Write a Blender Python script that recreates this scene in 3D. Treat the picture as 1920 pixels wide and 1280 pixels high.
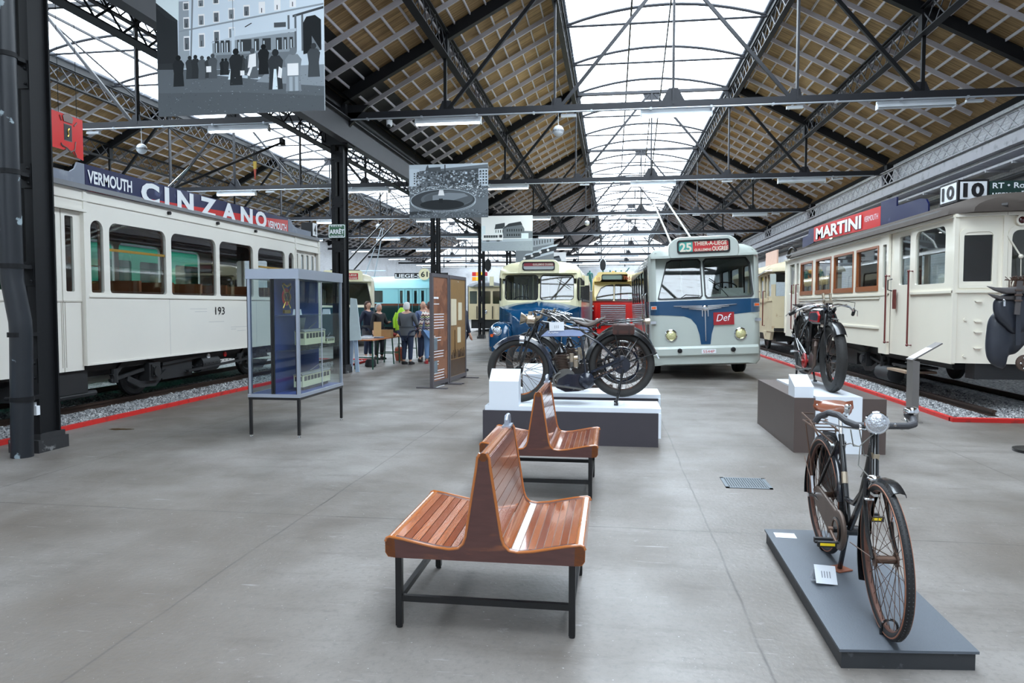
import bpy, math, random
from mathutils import Vector, Matrix, Euler
from mathutils.geometry import tessellate_polygon

for _o in list(bpy.data.objects):
    bpy.data.objects.remove(_o, do_unlink=True)
scene = bpy.context.scene
COL = scene.collection
PI = math.pi
R = math.radians
random.seed(7)

# ------------------------------------------------------------------ camera, sky, exposure
cam_data = bpy.data.cameras.new('camera')
cam_data.sensor_width = 36.0
cam_data.lens = 1355.0 / 1920.0 * 36.0
cam_data.clip_end = 400
cam = bpy.data.objects.new('camera', cam_data)
COL.objects.link(cam)
cam.location = (0, 0, 1.6)
cam.rotation_euler = (PI / 2 - 0.0488, 0, 0.1385)
scene.camera = cam

world = bpy.data.worlds.new('overcast_sky')
scene.world = world
world.use_nodes = True
_bg = world.node_tree.nodes['Background']
_bg.inputs['Color'].default_value = (0.90, 0.955, 1.0, 1)
_bg.inputs['Strength'].default_value = 10.5

scene.view_settings.view_transform = 'Standard'
scene.view_settings.look = 'None'
scene.view_settings.gamma = 1.0
scene.view_settings.use_curve_mapping = False
scene.view_settings.exposure = 0.14
cy = scene.cycles
cy.use_denoising = True
cy.max_bounces = 8
cy.diffuse_bounces = 4
cy.glossy_bounces = 4
cy.transmission_bounces = 6
cy.transparent_max_bounces = 16
cy.sample_clamp_indirect = 6.0
cy.caustics_reflective = False
cy.caustics_refractive = False

BAY = 9.35
TR0 = 7.2                     # first truss line
NTR = 8
YEND = 82.2
YBACK = -12.0
CX = 1.29                    # centre of the main bay
LX = CX - 15.5               # centre of the side bay
HALF = 7.75
TIE = 6.05
SL = 0.535                   # roof pitch

def portal(x):
    l = bpy.data.lights.new('skylight_portal', 'AREA')
    l.shape = 'RECTANGLE'; l.size = 5.2; l.size_y = YEND - YBACK
    l.cycles.is_portal = True
    o = bpy.data.objects.new('skylight_portal', l)
    o.location = (x, (YEND + YBACK) / 2, 9.12)
    COL.objects.link(o)
portal(CX); portal(LX)
# ------------------------------------------------------------------ materials
def lin(c):
    return tuple(((v / 255) / 12.92 if v / 255 <= 0.04045 else ((v / 255 + 0.055) / 1.055) ** 2.4) for v in c)

MATS = {}
def mat(name, rgb, rough=0.5, metal=0.0, coat=0.0, var=0.0, vscale=6.0, bump=0.0, bscale=40.0, spec=0.5,
        stretch=None, rough_var=0.0, emit=0.0, dirt=None, dscale=3.0, dlo=0.55, dhi=0.75):
    """painted / metal / cloth surface: base colour, slow colour variation, optional dirt patches, fine bump"""
    if name in MATS:
        return MATS[name]
    m = bpy.data.materials.new(name)
    m.use_nodes = True
    nt = m.node_tree
    b = nt.nodes['Principled BSDF']
    c = lin(rgb) + (1,)
    b.inputs['Base Color'].default_value = c
    b.inputs['Roughness'].default_value = rough
    b.inputs['Metallic'].default_value = metal
    b.inputs['Coat Weight'].default_value = coat
    b.inputs['Coat Roughness'].default_value = 0.08
    b.inputs['Specular IOR Level'].default_value = spec
    if emit:
        b.inputs['Emission Color'].default_value = c
        b.inputs['Emission Strength'].default_value = emit
    if var or bump or dirt or rough_var:
        tc = nt.nodes.new('ShaderNodeTexCoord')
        mp = nt.nodes.new('ShaderNodeMapping')
        nt.links.new(tc.outputs['Object'], mp.inputs[0])
        if stretch:
            mp.inputs['Scale'].default_value = stretch
    out = None
    if var or rough_var:
        n = nt.nodes.new('ShaderNodeTexNoise'); n.inputs['Scale'].default_value = vscale
        n.inputs['Detail'].default_value = 5
        nt.links.new(mp.outputs[0], n.inputs['Vector'])
        if var:
            mx = nt.nodes.new('ShaderNodeMix'); mx.data_type = 'RGBA'
            mx.inputs[6].default_value = tuple(max(0, v * (1 - var)) for v in c[:3]) + (1,)
            mx.inputs[7].default_value = tuple(min(1, v * (1 + var)) for v in c[:3]) + (1,)
            nt.links.new(n.outputs['Fac'], mx.inputs[0])
            out = mx.outputs[2]
        if rough_var:
            mr = nt.nodes.new('ShaderNodeMapRange')
            mr.inputs[1].default_value = 0.3; mr.inputs[2].default_value = 0.7
            mr.inputs[3].default_value = max(0.02, rough - rough_var); mr.inputs[4].default_value = min(1, rough + rough_var)
            nt.links.new(n.outputs['Fac'], mr.inputs[0]); nt.links.new(mr.outputs[0], b.inputs['Roughness'])
    if dirt:
        n2 = nt.nodes.new('ShaderNodeTexNoise'); n2.inputs['Scale'].default_value = dscale
        n2.inputs['Detail'].default_value = 8
        nt.links.new(mp.outputs[0], n2.inputs['Vector'])
        mr2 = nt.nodes.new('ShaderNodeMapRange')
        mr2.inputs[1].default_value = dlo; mr2.inputs[2].default_value = dhi
        nt.links.new(n2.outputs['Fac'], mr2.inputs[0])
        mx2 = nt.nodes.new('ShaderNodeMix'); mx2.data_type = 'RGBA'
        mx2.inputs[6].default_value = c
        if out: nt.links.new(out, mx2.inputs[6])
        mx2.inputs[7].default_value = lin(dirt) + (1,)
        nt.links.new(mr2.outputs[0], mx2.inputs[0]); out = mx2.outputs[2]
    if out:
        nt.links.new(out, b.inputs['Base Color'])
    if bump:
        n3 = nt.nodes.new('ShaderNodeTexNoise'); n3.inputs['Scale'].default_value = bscale
        n3.inputs['Detail'].default_value = 4
        nt.links.new(mp.outputs[0], n3.inputs['Vector'])
        bp = nt.nodes.new('ShaderNodeBump'); bp.inputs['Strength'].default_value = bump
        bp.inputs['Distance'].default_value = 0.01
        nt.links.new(n3.outputs['Fac'], bp.inputs['Height']); nt.links.new(bp.outputs[0], b.inputs['Normal'])
    MATS[name] = m
    return m

def glass(name, tint=(225, 235, 235), refl=0.08, dark=0.0):
    """thin pane: mostly see-through, with a mirror reflection that grows at a grazing angle"""
    if name in MATS: return MATS[name]
    m = bpy.data.materials.new(name); m.use_nodes = True
    nt = m.node_tree; nt.nodes.clear()
    o = nt.nodes.new('ShaderNodeOutputMaterial'); mx = nt.nodes.new('ShaderNodeMixShader')
    t = nt.nodes.new('ShaderNodeBsdfTransparent'); g = nt.nodes.new('ShaderNodeBsdfGlossy')
    lw = nt.nodes.new('ShaderNodeLayerWeight'); lw.inputs[0].default_value = 0.5
    pw = nt.nodes.new('ShaderNodeMath'); pw.operation = 'POWER'; pw.inputs[1].default_value = 4.0
    nt.links.new(lw.outputs['Facing'], pw.inputs[0])
    mr = nt.nodes.new('ShaderNodeMapRange'); mr.inputs[1].default_value = 0.0; mr.inputs[2].default_value = 1.0
    mr.inputs[3].default_value = refl; mr.inputs[4].default_value = 1.0
    t.inputs[0].default_value = lin(tint) + (1,)
    g.inputs[0].default_value = (1, 1, 1, 1); g.inputs['Roughness'].default_value = 0.02
    nt.links.new(pw.outputs[0], mr.inputs[0]); nt.links.new(mr.outputs[0], mx.inputs[0])
    nt.links.new(t.outputs[0], mx.inputs[1]); nt.links.new(g.outputs[0], mx.inputs[2])
    nt.links.new(mx.outputs[0], o.inputs[0])
    MATS[name] = m
    return m

def print_mat(name='printed_picture', rough=0.7):
    """ink on a panel: colours come from the mesh's own colour attribute"""
    if name in MATS: return MATS[name]
    m = bpy.data.materials.new(name); m.use_nodes = True
    nt = m.node_tree; b = nt.nodes['Principled BSDF']
    a = nt.nodes.new('ShaderNodeAttribute'); a.attribute_name = 'ink'
    nt.links.new(a.outputs['Color'], b.inputs['Base Color']); b.inputs['Roughness'].default_value = rough; b.inputs['Specular IOR Level'].default_value = .15
    MATS[name] = m
    return m

def bands(name, stops, axis='Z', rough=0.3, coat=0.4, dirt=None):
    """paint scheme in constant bands along a local axis: stops = [(from, rgb), ...]"""
    if name in MATS: return MATS[name]
    m = bpy.data.materials.new(name); m.use_nodes = True
    nt = m.node_tree; b = nt.nodes['Principled BSDF']
    tc = nt.nodes.new('ShaderNodeTexCoord'); sp = nt.nodes.new('ShaderNodeSeparateXYZ')
    nt.links.new(tc.outputs['Object'], sp.inputs[0])
    mr = nt.nodes.new('ShaderNodeMapRange')
    lo, hi = -1.0, 5.0
    mr.inputs[1].default_value = lo; mr.inputs[2].default_value = hi
    nt.links.new(sp.outputs[axis], mr.inputs[0])
    cr = nt.nodes.new('ShaderNodeValToRGB'); cr.color_ramp.interpolation = 'CONSTANT'
    els = cr.color_ramp.elements
    while len(els) < len(stops): els.new(0.5)
    for e, (z, c) in zip(els, stops):
        e.position = min(1, max(0, (z - lo) / (hi - lo))); e.color = lin(c) + (1,)
    nt.links.new(mr.outputs[0], cr.inputs[0])
    out = cr.outputs[0]
    if dirt:
        n2 = nt.nodes.new('ShaderNodeTexNoise'); n2.inputs['Scale'].default_value = 2.5; n2.inputs['Detail'].default_value = 8
        nt.links.new(tc.outputs['Object'], n2.inputs['Vector'])
        r2 = nt.nodes.new('ShaderNodeMapRange'); r2.inputs[1].default_value = 0.5; r2.inputs[2].default_value = 0.75; r2.inputs[4].default_value = 0.6
        nt.links.new(n2.outputs['Fac'], r2.inputs[0])
        mx = nt.nodes.new('ShaderNodeMix'); mx.data_type = 'RGBA'
        nt.links.new(r2.outputs[0], mx.inputs[0]); nt.links.new(out, mx.inputs[6]); mx.inputs[7].default_value = lin(dirt) + (1,)
        out = mx.outputs[2]
    nt.links.new(out, b.inputs['Base Color'])
    b.inputs['Roughness'].default_value = rough; b.inputs['Coat Weight'].default_value = coat
    b.inputs['Coat Roughness'].default_value = 0.1
    MATS[name] = m
    return m

# ------------------------------------------------------------------ mesh builder
def frame_of(d):
    d = Vector(d).normalized()
    a = Vector((0, 0, 1)) if abs(d.z) < 0.9 else Vector((1, 0, 0))
    u = d.cross(a).normalized(); w = d.cross(u).normalized()
    return d, u, w

class MB:
    def __init__(s, xf=None):
        s.v = []; s.f = []; s.mi = []; s.ink = []; s.cur = 0; s.col = (1, 1, 1); s.xf = xf
    def add(s, vs, fs):
        o = len(s.v)
        if s.xf is not None:
            vs = [s.xf @ Vector(p) for p in vs]
        s.v.extend(tuple(p) for p in vs)
        for f in fs:
            s.f.append(tuple(i + o for i in f)); s.mi.append(s.cur); s.ink.append(s.col)
        return s
    def box(s, x0, x1, y0, y1, z0, z1):
        vs = [(x, y, z) for z in (z0, z1) for y in (y0, y1) for x in (x0, x1)]
        return s.add(vs, [(0, 2, 3, 1), (4, 5, 7, 6), (0, 1, 5, 4), (2, 6, 7, 3), (0, 4, 6, 2), (1, 3, 7, 5)])
    def cbox(s, c, d, rot=None):
        c = Vector(c); q = Euler(rot).to_matrix() if rot else Matrix.Identity(3)
        h = [v / 2 for v in d]
        vs = [c + q @ Vector((x, y, z)) for z in (-h[2], h[2]) for y in (-h[1], h[1]) for x in (-h[0], h[0])]
        return s.add(vs, [(0, 2, 3, 1), (4, 5, 7, 6), (0, 1, 5, 4), (2, 6, 7, 3), (0, 4, 6, 2), (1, 3, 7, 5)])
    def bar(s, p, q, w, h=None, up=(0, 0, 1)):
        """rectangular bar from p to q; w across, h along up"""
        p = Vector(p); q = Vector(q); h = h or w
        d = (q - p).normalized(); upv = Vector(up)
        if abs(d.dot(upv)) > 0.98: upv = Vector((0, 1, 0))
        a = d.cross(upv).normalized(); b = a.cross(d).normalized()
        vs = [e + a * sx * w / 2 + b * sy * h / 2 for e in (p, q) for sx, sy in ((-1, -1), (1, -1), (1, 1), (-1, 1))]
        return s.add(vs, [(3, 2, 1, 0), (4, 5, 6, 7), (0, 1, 5, 4), (1, 2, 6, 5), (2, 3, 7, 6), (3, 0, 4, 7)])
    def cyl(s, p, q, r, r2=None, n=16, caps=True):
        p = Vector(p); q = Vector(q); r2 = r if r2 is None else r2
        d, u, w = frame_of(q - p)
        vs = []
        for e, rr in ((p, r), (q, r2)):
            for i in range(n):
                t = 2 * PI * i / n
                vs.append(e + (u * math.cos(t) + w * math.sin(t)) * rr)
        fs = [(i, (i + 1) % n, n + (i + 1) % n, n + i) for i in range(n)]
        if caps: fs += [tuple(range(n - 1, -1, -1)), tuple(range(n, 2 * n))]
        return s.add(vs, fs)
    def tube(s, pts, r, n=8, closed=False, caps=True):
        pts = [Vector(p) for p in pts]; m = len(pts)
        rs = r if isinstance(r, (list, tuple)) else [r] * m
        vs = []; prev = None
        for i, p in enumerate(pts):
            if closed: d = pts[(i + 1) % m] - pts[i - 1]
            else: d = pts[min(i + 1, m - 1)] - pts[max(i - 1, 0)]
            d.normalize()
            if prev is None: _, u, w = frame_of(d)
            else:
                u = prev - d * prev.dot(d)
                u = u.normalized() if u.length > 1e-6 else frame_of(d)[1]
                w = d.cross(u)
            prev = u
            for k in range(n):
                t = 2 * PI * k / n
                vs.append(p + (u * math.cos(t) + w * math.sin(t)) * rs[i])
        fs = []
        for i in range(m if closed else m - 1):
            j = (i + 1) % m
            for k in range(n):
                fs.append((i * n + k, i * n + (k + 1) % n, j * n + (k + 1) % n, j * n + k))
        if caps and not closed:
            fs += [tuple(range(n - 1, -1, -1)), tuple(range((m - 1) * n, m * n))]
        return s.add(vs, fs)
    def loft(s, rings, caps=True, closed=True):
        n = len(rings[0]); vs = [p for r in rings for p in r]; fs = []
        for i in range(len(rings) - 1):
            for k in range(n if closed else n - 1):
                fs.append((i * n + k, i * n + (k + 1) % n, (i + 1) * n + (k + 1) % n, (i + 1) * n + k))
        if caps:
            fs += [tuple(range(n - 1, -1, -1)), tuple(range((len(rings) - 1) * n, len(rings) * n))]
        return s.add(vs, fs)
    def lathe(s, prof, c=(0, 0, 0), axis=(0, 0, 1), n=24):
        """prof = [(radius, along)]"""
        d, u, w = frame_of(axis); c = Vector(c)
        rings = [[c + d * h + (u * math.cos(2 * PI * i / n) + w * math.sin(2 * PI * i / n)) * max(r, 1e-4) for i in range(n)] for r, h in prof]
        return s.loft(rings)
    def ball(s, c, rx, ry=None, rz=None, n=16, m=10, rot=None):
        ry = ry or rx; rz = rz or rx
        q = Euler(rot).to_matrix() if rot else Matrix.Identity(3); c = Vector(c)
        rings = []
        for j in range(m + 1):
            a = -PI / 2 + PI * j / m
            rr = max(math.cos(a), 0.02)
            rings.append([c + q @ Vector((rx * rr * math.cos(2 * PI * i / n), ry * rr * math.sin(2 * PI * i / n), rz * math.sin(a))) for i in range(n)])
        return s.loft(rings)
    def torus(s, c, axis, R0, r, n=40, m=10, a0=0.0, a1=2 * PI, flat=1.0):
        d, u, w = frame_of(axis); c = Vector(c)
        full = abs(a1 - a0 - 2 * PI) < 1e-6
        k = n if full else n + 1
        rings = []
        for i in range(k):
            t = a0 + (a1 - a0) * i / n
            e = u * math.cos(t) + w * math.sin(t)
            rings.append([c + e * (R0 + r * math.cos(2 * PI * j / m)) + d * r * flat * math.sin(2 * PI * j / m) for j in range(m)])
        if full: rings.append(rings[0]); return s.loft(rings, caps=False)
        return s.loft(rings)
    def prism(s, poly, map3, d0, d1, holes=()):
        """solid plate: 2-D polygon (with holes) mapped by map3(u, v, depth)"""
        loops = [list(poly)] + [list(h) for h in holes]
        tris = tessellate_polygon([[Vector((u, v, 0)) for u, v in lp] for lp in loops])
        flat = [p for lp in loops for p in lp]; n = len(flat)
        vs = [map3(u, v, d0) for u, v in flat] + [map3(u, v, d1) for u, v in flat]
        fs = [tuple(t) for t in tris] + [tuple(i + n for i in reversed(t)) for t in tris]
        o = 0
        for lp in loops:
            k = len(lp)
            for i in range(k):
                a, b = o + i, o + (i + 1) % k
                fs.append((a, b, b + n, a + n))
            o += k
        return s.add(vs, fs)
    def quad(s, a, b, c, d):
        return s.add([a, b, c, d], [(0, 1, 2, 3)])
    def face(s, pts):
        return s.add(pts, [tuple(range(len(pts)))])
    def build(s, name, mats=None, parent=None, smooth=True, angle=35, loc=None, normals=True):
        me = bpy.data.meshes.new(name)
        me.from_pydata(s.v, [], s.f)
        mats = mats if isinstance(mats, (list, tuple)) else [mats]
        for m in mats:
            if m: me.materials.append(m)
        if len(mats) > 1:
            me.polygons.foreach_set('material_index', s.mi)
        if any(c != (1, 1, 1) for c in s.ink):
            at = me.color_attributes.new('ink', 'FLOAT_COLOR', 'CORNER')
            k = 0
            for p, c in zip(me.polygons, s.ink):
                for _ in range(p.loop_total):
                    at.data[k].color = (c[0], c[1], c[2], 1); k += 1
        if normals and len(s.f) < 60000:
            import bmesh
            bm = bmesh.new(); bm.from_mesh(me)
            bmesh.ops.recalc_face_normals(bm, faces=bm.faces); bm.to_mesh(me); bm.free()
        if smooth:
            me.polygons.foreach_set('use_smooth', [True] * len(me.polygons))
            me.set_sharp_from_angle(angle=R(angle))
        me.update()
        o = bpy.data.objects.new(name, me); COL.objects.link(o)
        if parent: o.parent = parent
        if loc: o.location = loc
        return o

def tag(o, label=None, cat=None, group=None, kind=None):
    if label: o['label'] = label
    if cat: o['category'] = cat
    if group: o['group'] = group
    if kind: o['kind'] = kind
    return o
def thing(name, label, cat, loc=(0, 0, 0), rz=0.0, group=None, kind=None):
    o = bpy.data.objects.new(name, None); o.empty_display_size = 0.1
    COL.objects.link(o); o.location = loc; o.rotation_euler = (0, 0, rz)
    return tag(o, label, cat, group, kind)
def struct(o):
    o['kind'] = 'structure'; return o
def dup(root, loc=None, rz=None, label=None):
    r = root.copy(); COL.objects.link(r)
    if loc is not None: r.location = loc
    if rz is not None: r.rotation_euler = (0, 0, rz)
    if label: r['label'] = label
    for ch in list(root.children):
        c = ch.copy(); COL.objects.link(c); c.parent = r
        for g in list(ch.children):
            d = g.copy(); COL.objects.link(d); d.parent = c
    return r

def text(s, m, parent, origin, right, up, height, width=None, align='CENTER', bold=0.0, name='lettering', depth=0.002, shear=0.0):
    """lettering standing on the plane (right, up); width fits the line to that length"""
    cu = bpy.data.curves.new(name, 'FONT'); cu.body = s
    cu.align_x = align; cu.align_y = 'CENTER'; cu.size = 1.0; cu.extrude = 0.0; cu.offset = bold; cu.shear = shear
    cu.resolution_u = 3
    cu.materials.append(m)
    o = bpy.data.objects.new(name, cu); COL.objects.link(o)
    bpy.context.view_layer.update()
    dx, dy = max(o.dimensions.x, 1e-4), max(o.dimensions.y, 1e-4)
    sy = height / dy
    sx = width / dx if width else sy
    rt = Vector(right).normalized(); uv = Vector(up).normalized(); nn = rt.cross(uv)
    mw = Matrix((rt, uv, nn)).transposed()
    dg = bpy.context.evaluated_depsgraph_get()
    me = bpy.data.meshes.new_from_object(o.evaluated_get(dg))
    cxm = (min(v.co.x for v in me.vertices) + max(v.co.x for v in me.vertices)) / 2
    cym = (min(v.co.y for v in me.vertices) + max(v.co.y for v in me.vertices)) / 2
    for v in me.vertices:
        v.co = mw @ Vector(((v.co.x - (cxm if align == 'CENTER' else 0)) * sx, (v.co.y - cym) * sy, depth)) + Vector(origin)
    me.name = name
    bpy.data.objects.remove(o, do_unlink=True); bpy.data.curves.remove(cu)
    o = bpy.data.objects.new(name, me); COL.objects.link(o)
    if parent: o.parent = parent
    return o

def rrect(x0, x1, y0, y1, r=0.05, n=5, rt=None):
    """rounded rectangle loop; rt = radius of the two top corners"""
    rt = r if rt is None else rt
    pts = []
    for cx_, cy_, rr, a in ((x1 - r, y0 + r, r, -90), (x1 - rt, y1 - rt, rt, 0), (x0 + rt, y1 - rt, rt, 90), (x0 + r, y0 + r, r, 180)):
        for i in range(n + 1):
            t = R(a + 90 * i / n)
            pts.append((cx_ + rr * math.cos(t), cy_ + rr * math.sin(t)))
    return pts
def inset(poly, d):
    cx_ = sum(p[0] for p in poly) / len(poly); cy_ = sum(p[1] for p in poly) / len(poly)
    mx = max(abs(p[0] - cx_) for p in poly); my = max(abs(p[1] - cy_) for p in poly)
    return [(cx_ + (p[0] - cx_) * (mx - d) / mx, cy_ + (p[1] - cy_) * (my - d) / my) for p in poly]
def ring_plate(mb, poly, w, map3, d0, d1):
    """frame that follows a closed outline, w wide inwards"""
    return mb.prism(poly, map3, d0, d1, holes=[inset(poly, w)])

def cut(name, solid, cutters, mats, parent=None, angle=30):
    """boolean: solid MB minus each cutter MB, baked to a plain mesh"""
    a = solid.build(name, mats, None, smooth=False)
    tmp = []
    for c in cutters:
        b = c.build('cutter', [mats[0] if isinstance(mats, (list, tuple)) else mats], None, smooth=False)
        tmp.append(b)
        md = a.modifiers.new('cut', 'BOOLEAN'); md.operation = 'DIFFERENCE'; md.object = b; md.solver = 'EXACT'
    bpy.context.view_layer.update()
    dg = bpy.context.evaluated_depsgraph_get()
    me = bpy.data.meshes.new_from_object(a.evaluated_get(dg))
    a.modifiers.clear(); old = a.data; a.data = me; bpy.data.meshes.remove(old); me.name = name
    for b in tmp: 
        bm_ = b.data; bpy.data.objects.remove(b, do_unlink=True); bpy.data.meshes.remove(bm_)
    me.polygons.foreach_set('use_smooth', [True] * len(me.polygons)); me.set_sharp_from_angle(angle=R(angle))
    if parent: a.parent = parent
    return a
# ------------------------------------------------------------------ hall materials
STEEL = mat('dark_steel_paint', (15, 16, 19), 0.6, spec=.3, var=0.15, vscale=3)
STEEL2 = mat('grey_steel_paint', (34, 35, 40), 0.55, spec=.4, var=0.12, vscale=3)
PLATE = mat('plate_girder_paint', (52, 53, 57), 0.55, spec=.4, var=0.12, vscale=2)
BATTEN = mat('pale_batten', (190, 186, 190), 0.7, var=0.15, vscale=4)
WALLGREY = mat('pale_wall_girder', (176, 176, 182), 0.6, var=0.1, vscale=3, dirt=(130, 130, 134), dscale=5)
REDKERB = mat('red_kerb_paint', (205, 38, 34), 0.45, var=0.08, dirt=(150, 40, 36), dscale=7, dlo=0.55, dhi=0.7)
WHITE = mat('white_paint', (228, 232, 236), 0.4)
BLACK = mat('black_paint', (16, 16, 18), 0.35)
RUBBER = mat('black_rubber', (24, 24, 26), 0.65, bump=0.1, bscale=80)
CHROME = mat('chrome', (225, 228, 232), 0.12, 1.0)
ALU = mat('brushed_aluminium', (176, 184, 198), 0.35, 0.7)
DARKHOLE = mat('dark_interior', (26, 22, 20), 0.8)

def concrete():
    m = bpy.data.materials.new('worn_concrete'); m.use_nodes = True
    nt = m.node_tree; L = nt.links.new; b = nt.nodes['Principled BSDF']
    tc = nt.nodes.new('ShaderNodeTexCoord')
    def noise(scale, det, sc=None, rough=0.55):
        n = nt.nodes.new('ShaderNodeTexNoise'); n.inputs['Scale'].default_value = scale; n.inputs['Detail'].default_value = det
        n.inputs['Roughness'].default_value = rough
        if sc:
            mp = nt.nodes.new('ShaderNodeMapping'); mp.inputs['Scale'].default_value = sc
            L(tc.outputs['Object'], mp.inputs[0]); L(mp.outputs[0], n.inputs['Vector'])
        else: L(tc.outputs['Object'], n.inputs['Vector'])
        return n.outputs['Fac']
    def ramp(f, lo, hi, a=0.0, c=1.0):
        r = nt.nodes.new('ShaderNodeMapRange'); r.inputs[1].default_value = lo; r.inputs[2].default_value = hi
        r.inputs[3].default_value = a; r.inputs[4].default_value = c; L(f, r.inputs[0]); return r.outputs[0]
    def mix(f, a, c):
        x = nt.nodes.new('ShaderNodeMix'); x.data_type = 'RGBA'; L(f, x.inputs[0])
        for k, v in ((6, a), (7, c)):
            if isinstance(v, tuple): x.inputs[k].default_value = lin(v) + (1,)
            else: L(v, x.inputs[k])
        return x.outputs[2]
    col = mix(ramp(noise(0.9, 7), 0.35, 0.65), (100, 94, 88), (130, 125, 121))
    col = mix(ramp(noise(0.35, 5, (1, .45, 1)), 0.48, 0.66), col, (90, 81, 72))
    col = mix(ramp(noise(2.2, 9, (.5, 2.2, 1), .7), 0.54, 0.72, 0, .55), col, (78, 70, 64))
    col = mix(ramp(noise(26, 6, None, .7), 0.5, 0.68, 0, .4), col, (84, 81, 80))
    col = mix(ramp(noise(5.5, 10, (.8, 1.6, 1), .75), 0.62, 0.72, 0, .75), col, (164, 162, 162))
    col = mix(ramp(noise(9, 6, (.25, 3, 1), .6), 0.66, 0.72, 0, .5), col, (172, 170, 170))
    col = mix(ramp(noise(60, 2), 0.70, 0.76, 0, .6), col, (198, 196, 194))
    # slab joints and cracks
    wob = nt.nodes.new('ShaderNodeTexNoise'); wob.inputs['Scale'].default_value = 0.8; wob.inputs['Detail'].default_value = 6
    L(tc.outputs['Object'], wob.inputs['Vector'])
    vm = nt.nodes.new('ShaderNodeVectorMath'); vm.operation = 'MULTIPLY_ADD'
    vm.inputs[1].default_value = (.09, .09, 0); L(wob.outputs['Color'], vm.inputs[0]); L(tc.outputs['Object'], vm.inputs[2])
    sp = nt.nodes.new('ShaderNodeSeparateXYZ'); L(vm.outputs[0], sp.inputs[0])
    def joints(comp, step, off, w):
        a = nt.nodes.new('ShaderNodeMath'); a.operation = 'SUBTRACT'; a.inputs[1].default_value = off; L(comp, a.inputs[0])
        p = nt.nodes.new('ShaderNodeMath'); p.operation = 'PINGPONG'; p.inputs[1].default_value = step / 2; L(a.outputs[0], p.inputs[0])
        return ramp(p.outputs[0], 0.0, w, 1.0, 0.0)
    j1 = joints(sp.outputs[0], 3.02, 0.74, 0.011); j2 = joints(sp.outputs[1], 3.3, 5.25, 0.012)
    mxx = nt.nodes.new('ShaderNodeMath'); mxx.operation = 'MAXIMUM'; L(j1, mxx.inputs[0]); L(j2, mxx.inputs[1])
    jm = nt.nodes.new('ShaderNodeMath'); jm.operation = 'MULTIPLY'; L(mxx.outputs[0], jm.inputs[0]); L(ramp(noise(1.3, 4), .38, .62, .35, 1), jm.inputs[1])
    col = mix(jm.outputs[0], col, (58, 53, 50))
    L(col, b.inputs['Base Color'])
    L(ramp(noise(1.4, 6), .3, .7, .38, .62), b.inputs['Roughness'])
    bp = nt.nodes.new('ShaderNodeBump'); bp.inputs['Strength'].default_value = .25; bp.inputs['Distance'].default_value = .01
    L(noise(30, 6), bp.inputs['Height']); L(bp.outputs[0], b.inputs['Normal'])
    return m

def roof_boards():
    m = bpy.data.materials.new('brown_reed_boards'); m.use_nodes = True
    nt = m.node_tree; L = nt.links.new; b = nt.nodes['Principled BSDF']
    tc = nt.nodes.new('ShaderNodeTexCoord')
    def noise(sc, scale, det):
        mp = nt.nodes.new('ShaderNodeMapping'); mp.inputs['Scale'].default_value = sc; L(tc.outputs['Object'], mp.inputs[0])
        n = nt.nodes.new('ShaderNodeTexNoise'); n.inputs['Scale'].default_value = scale; n.inputs['Detail'].default_value = det
        L(mp.outputs[0], n.inputs['Vector']); return n.outputs['Fac']
    r = nt.nodes.new('ShaderNodeValToRGB'); L(noise((.6, 30, .6), 1.0, 4), r.inputs[0])
    e = r.color_ramp.elements
    e[0].position = .3; e[0].color = lin((116, 91, 60)) + (1,); e[1].position = .72; e[1].color = lin((200, 166, 118)) + (1,)
    x = nt.nodes.new('ShaderNodeMix'); x.data_type = 'RGBA'; x.blend_type = 'MULTIPLY'; x.inputs[0].default_value = 1
    L(r.outputs[0], x.inputs[6])
    r2 = nt.nodes.new('ShaderNodeValToRGB'); L(noise((1, .8, 1), 1.6, 5), r2.inputs[0])
    r2.color_ramp.elements[0].position = .3; r2.color_ramp.elements[0].color = (.62, .6, .58, 1); r2.color_ramp.elements[1].position = .7
    L(r2.outputs[0], x.inputs[7]); L(x.outputs[2], b.inputs['Base Color']); b.inputs['Roughness'].default_value = .85
    return m

def glazing_mat(name, base=0.12, dirtcol=(150, 160, 175), trans=(232, 240, 246)):
    """weathered roof glass: lets most daylight straight through, scatters the rest in faint streaks"""
    m = bpy.data.materials.new(name); m.use_nodes = True
    nt = m.node_tree; nt.nodes.clear(); L = nt.links.new
    o = nt.nodes.new('ShaderNodeOutputMaterial'); mx = nt.nodes.new('ShaderNodeMixShader')
    t = nt.nodes.new('ShaderNodeBsdfTransparent'); t.inputs[0].default_value = lin(trans) + (1,)
    d = nt.nodes.new('ShaderNodeBsdfTranslucent'); d.inputs[0].default_value = lin(dirtcol) + (1,)
    tc = nt.nodes.new('ShaderNodeTexCoord'); mp = nt.nodes.new('ShaderNodeMapping'); mp.inputs['Scale'].default_value = (.5, 4, 1)
    n = nt.nodes.new('ShaderNodeTexNoise'); n.inputs['Scale'].default_value = 2.5; n.inputs['Detail'].default_value = 9
    L(tc.outputs['Object'], mp.inputs[0]); L(mp.outputs[0], n.inputs['Vector'])
    r = nt.nodes.new('ShaderNodeMapRange'); r.inputs[1].default_value = .58; r.inputs[2].default_value = .72
    r.inputs[3].default_value = base; r.inputs[4].default_value = base + .45
    L(n.outputs['Fac'], r.inputs[0]); L(r.outputs[0], mx.inputs[0]); L(t.outputs[0], mx.inputs[1]); L(d.outputs[0], mx.inputs[2]); L(mx.outputs[0], o.inputs[0])
    return m

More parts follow.
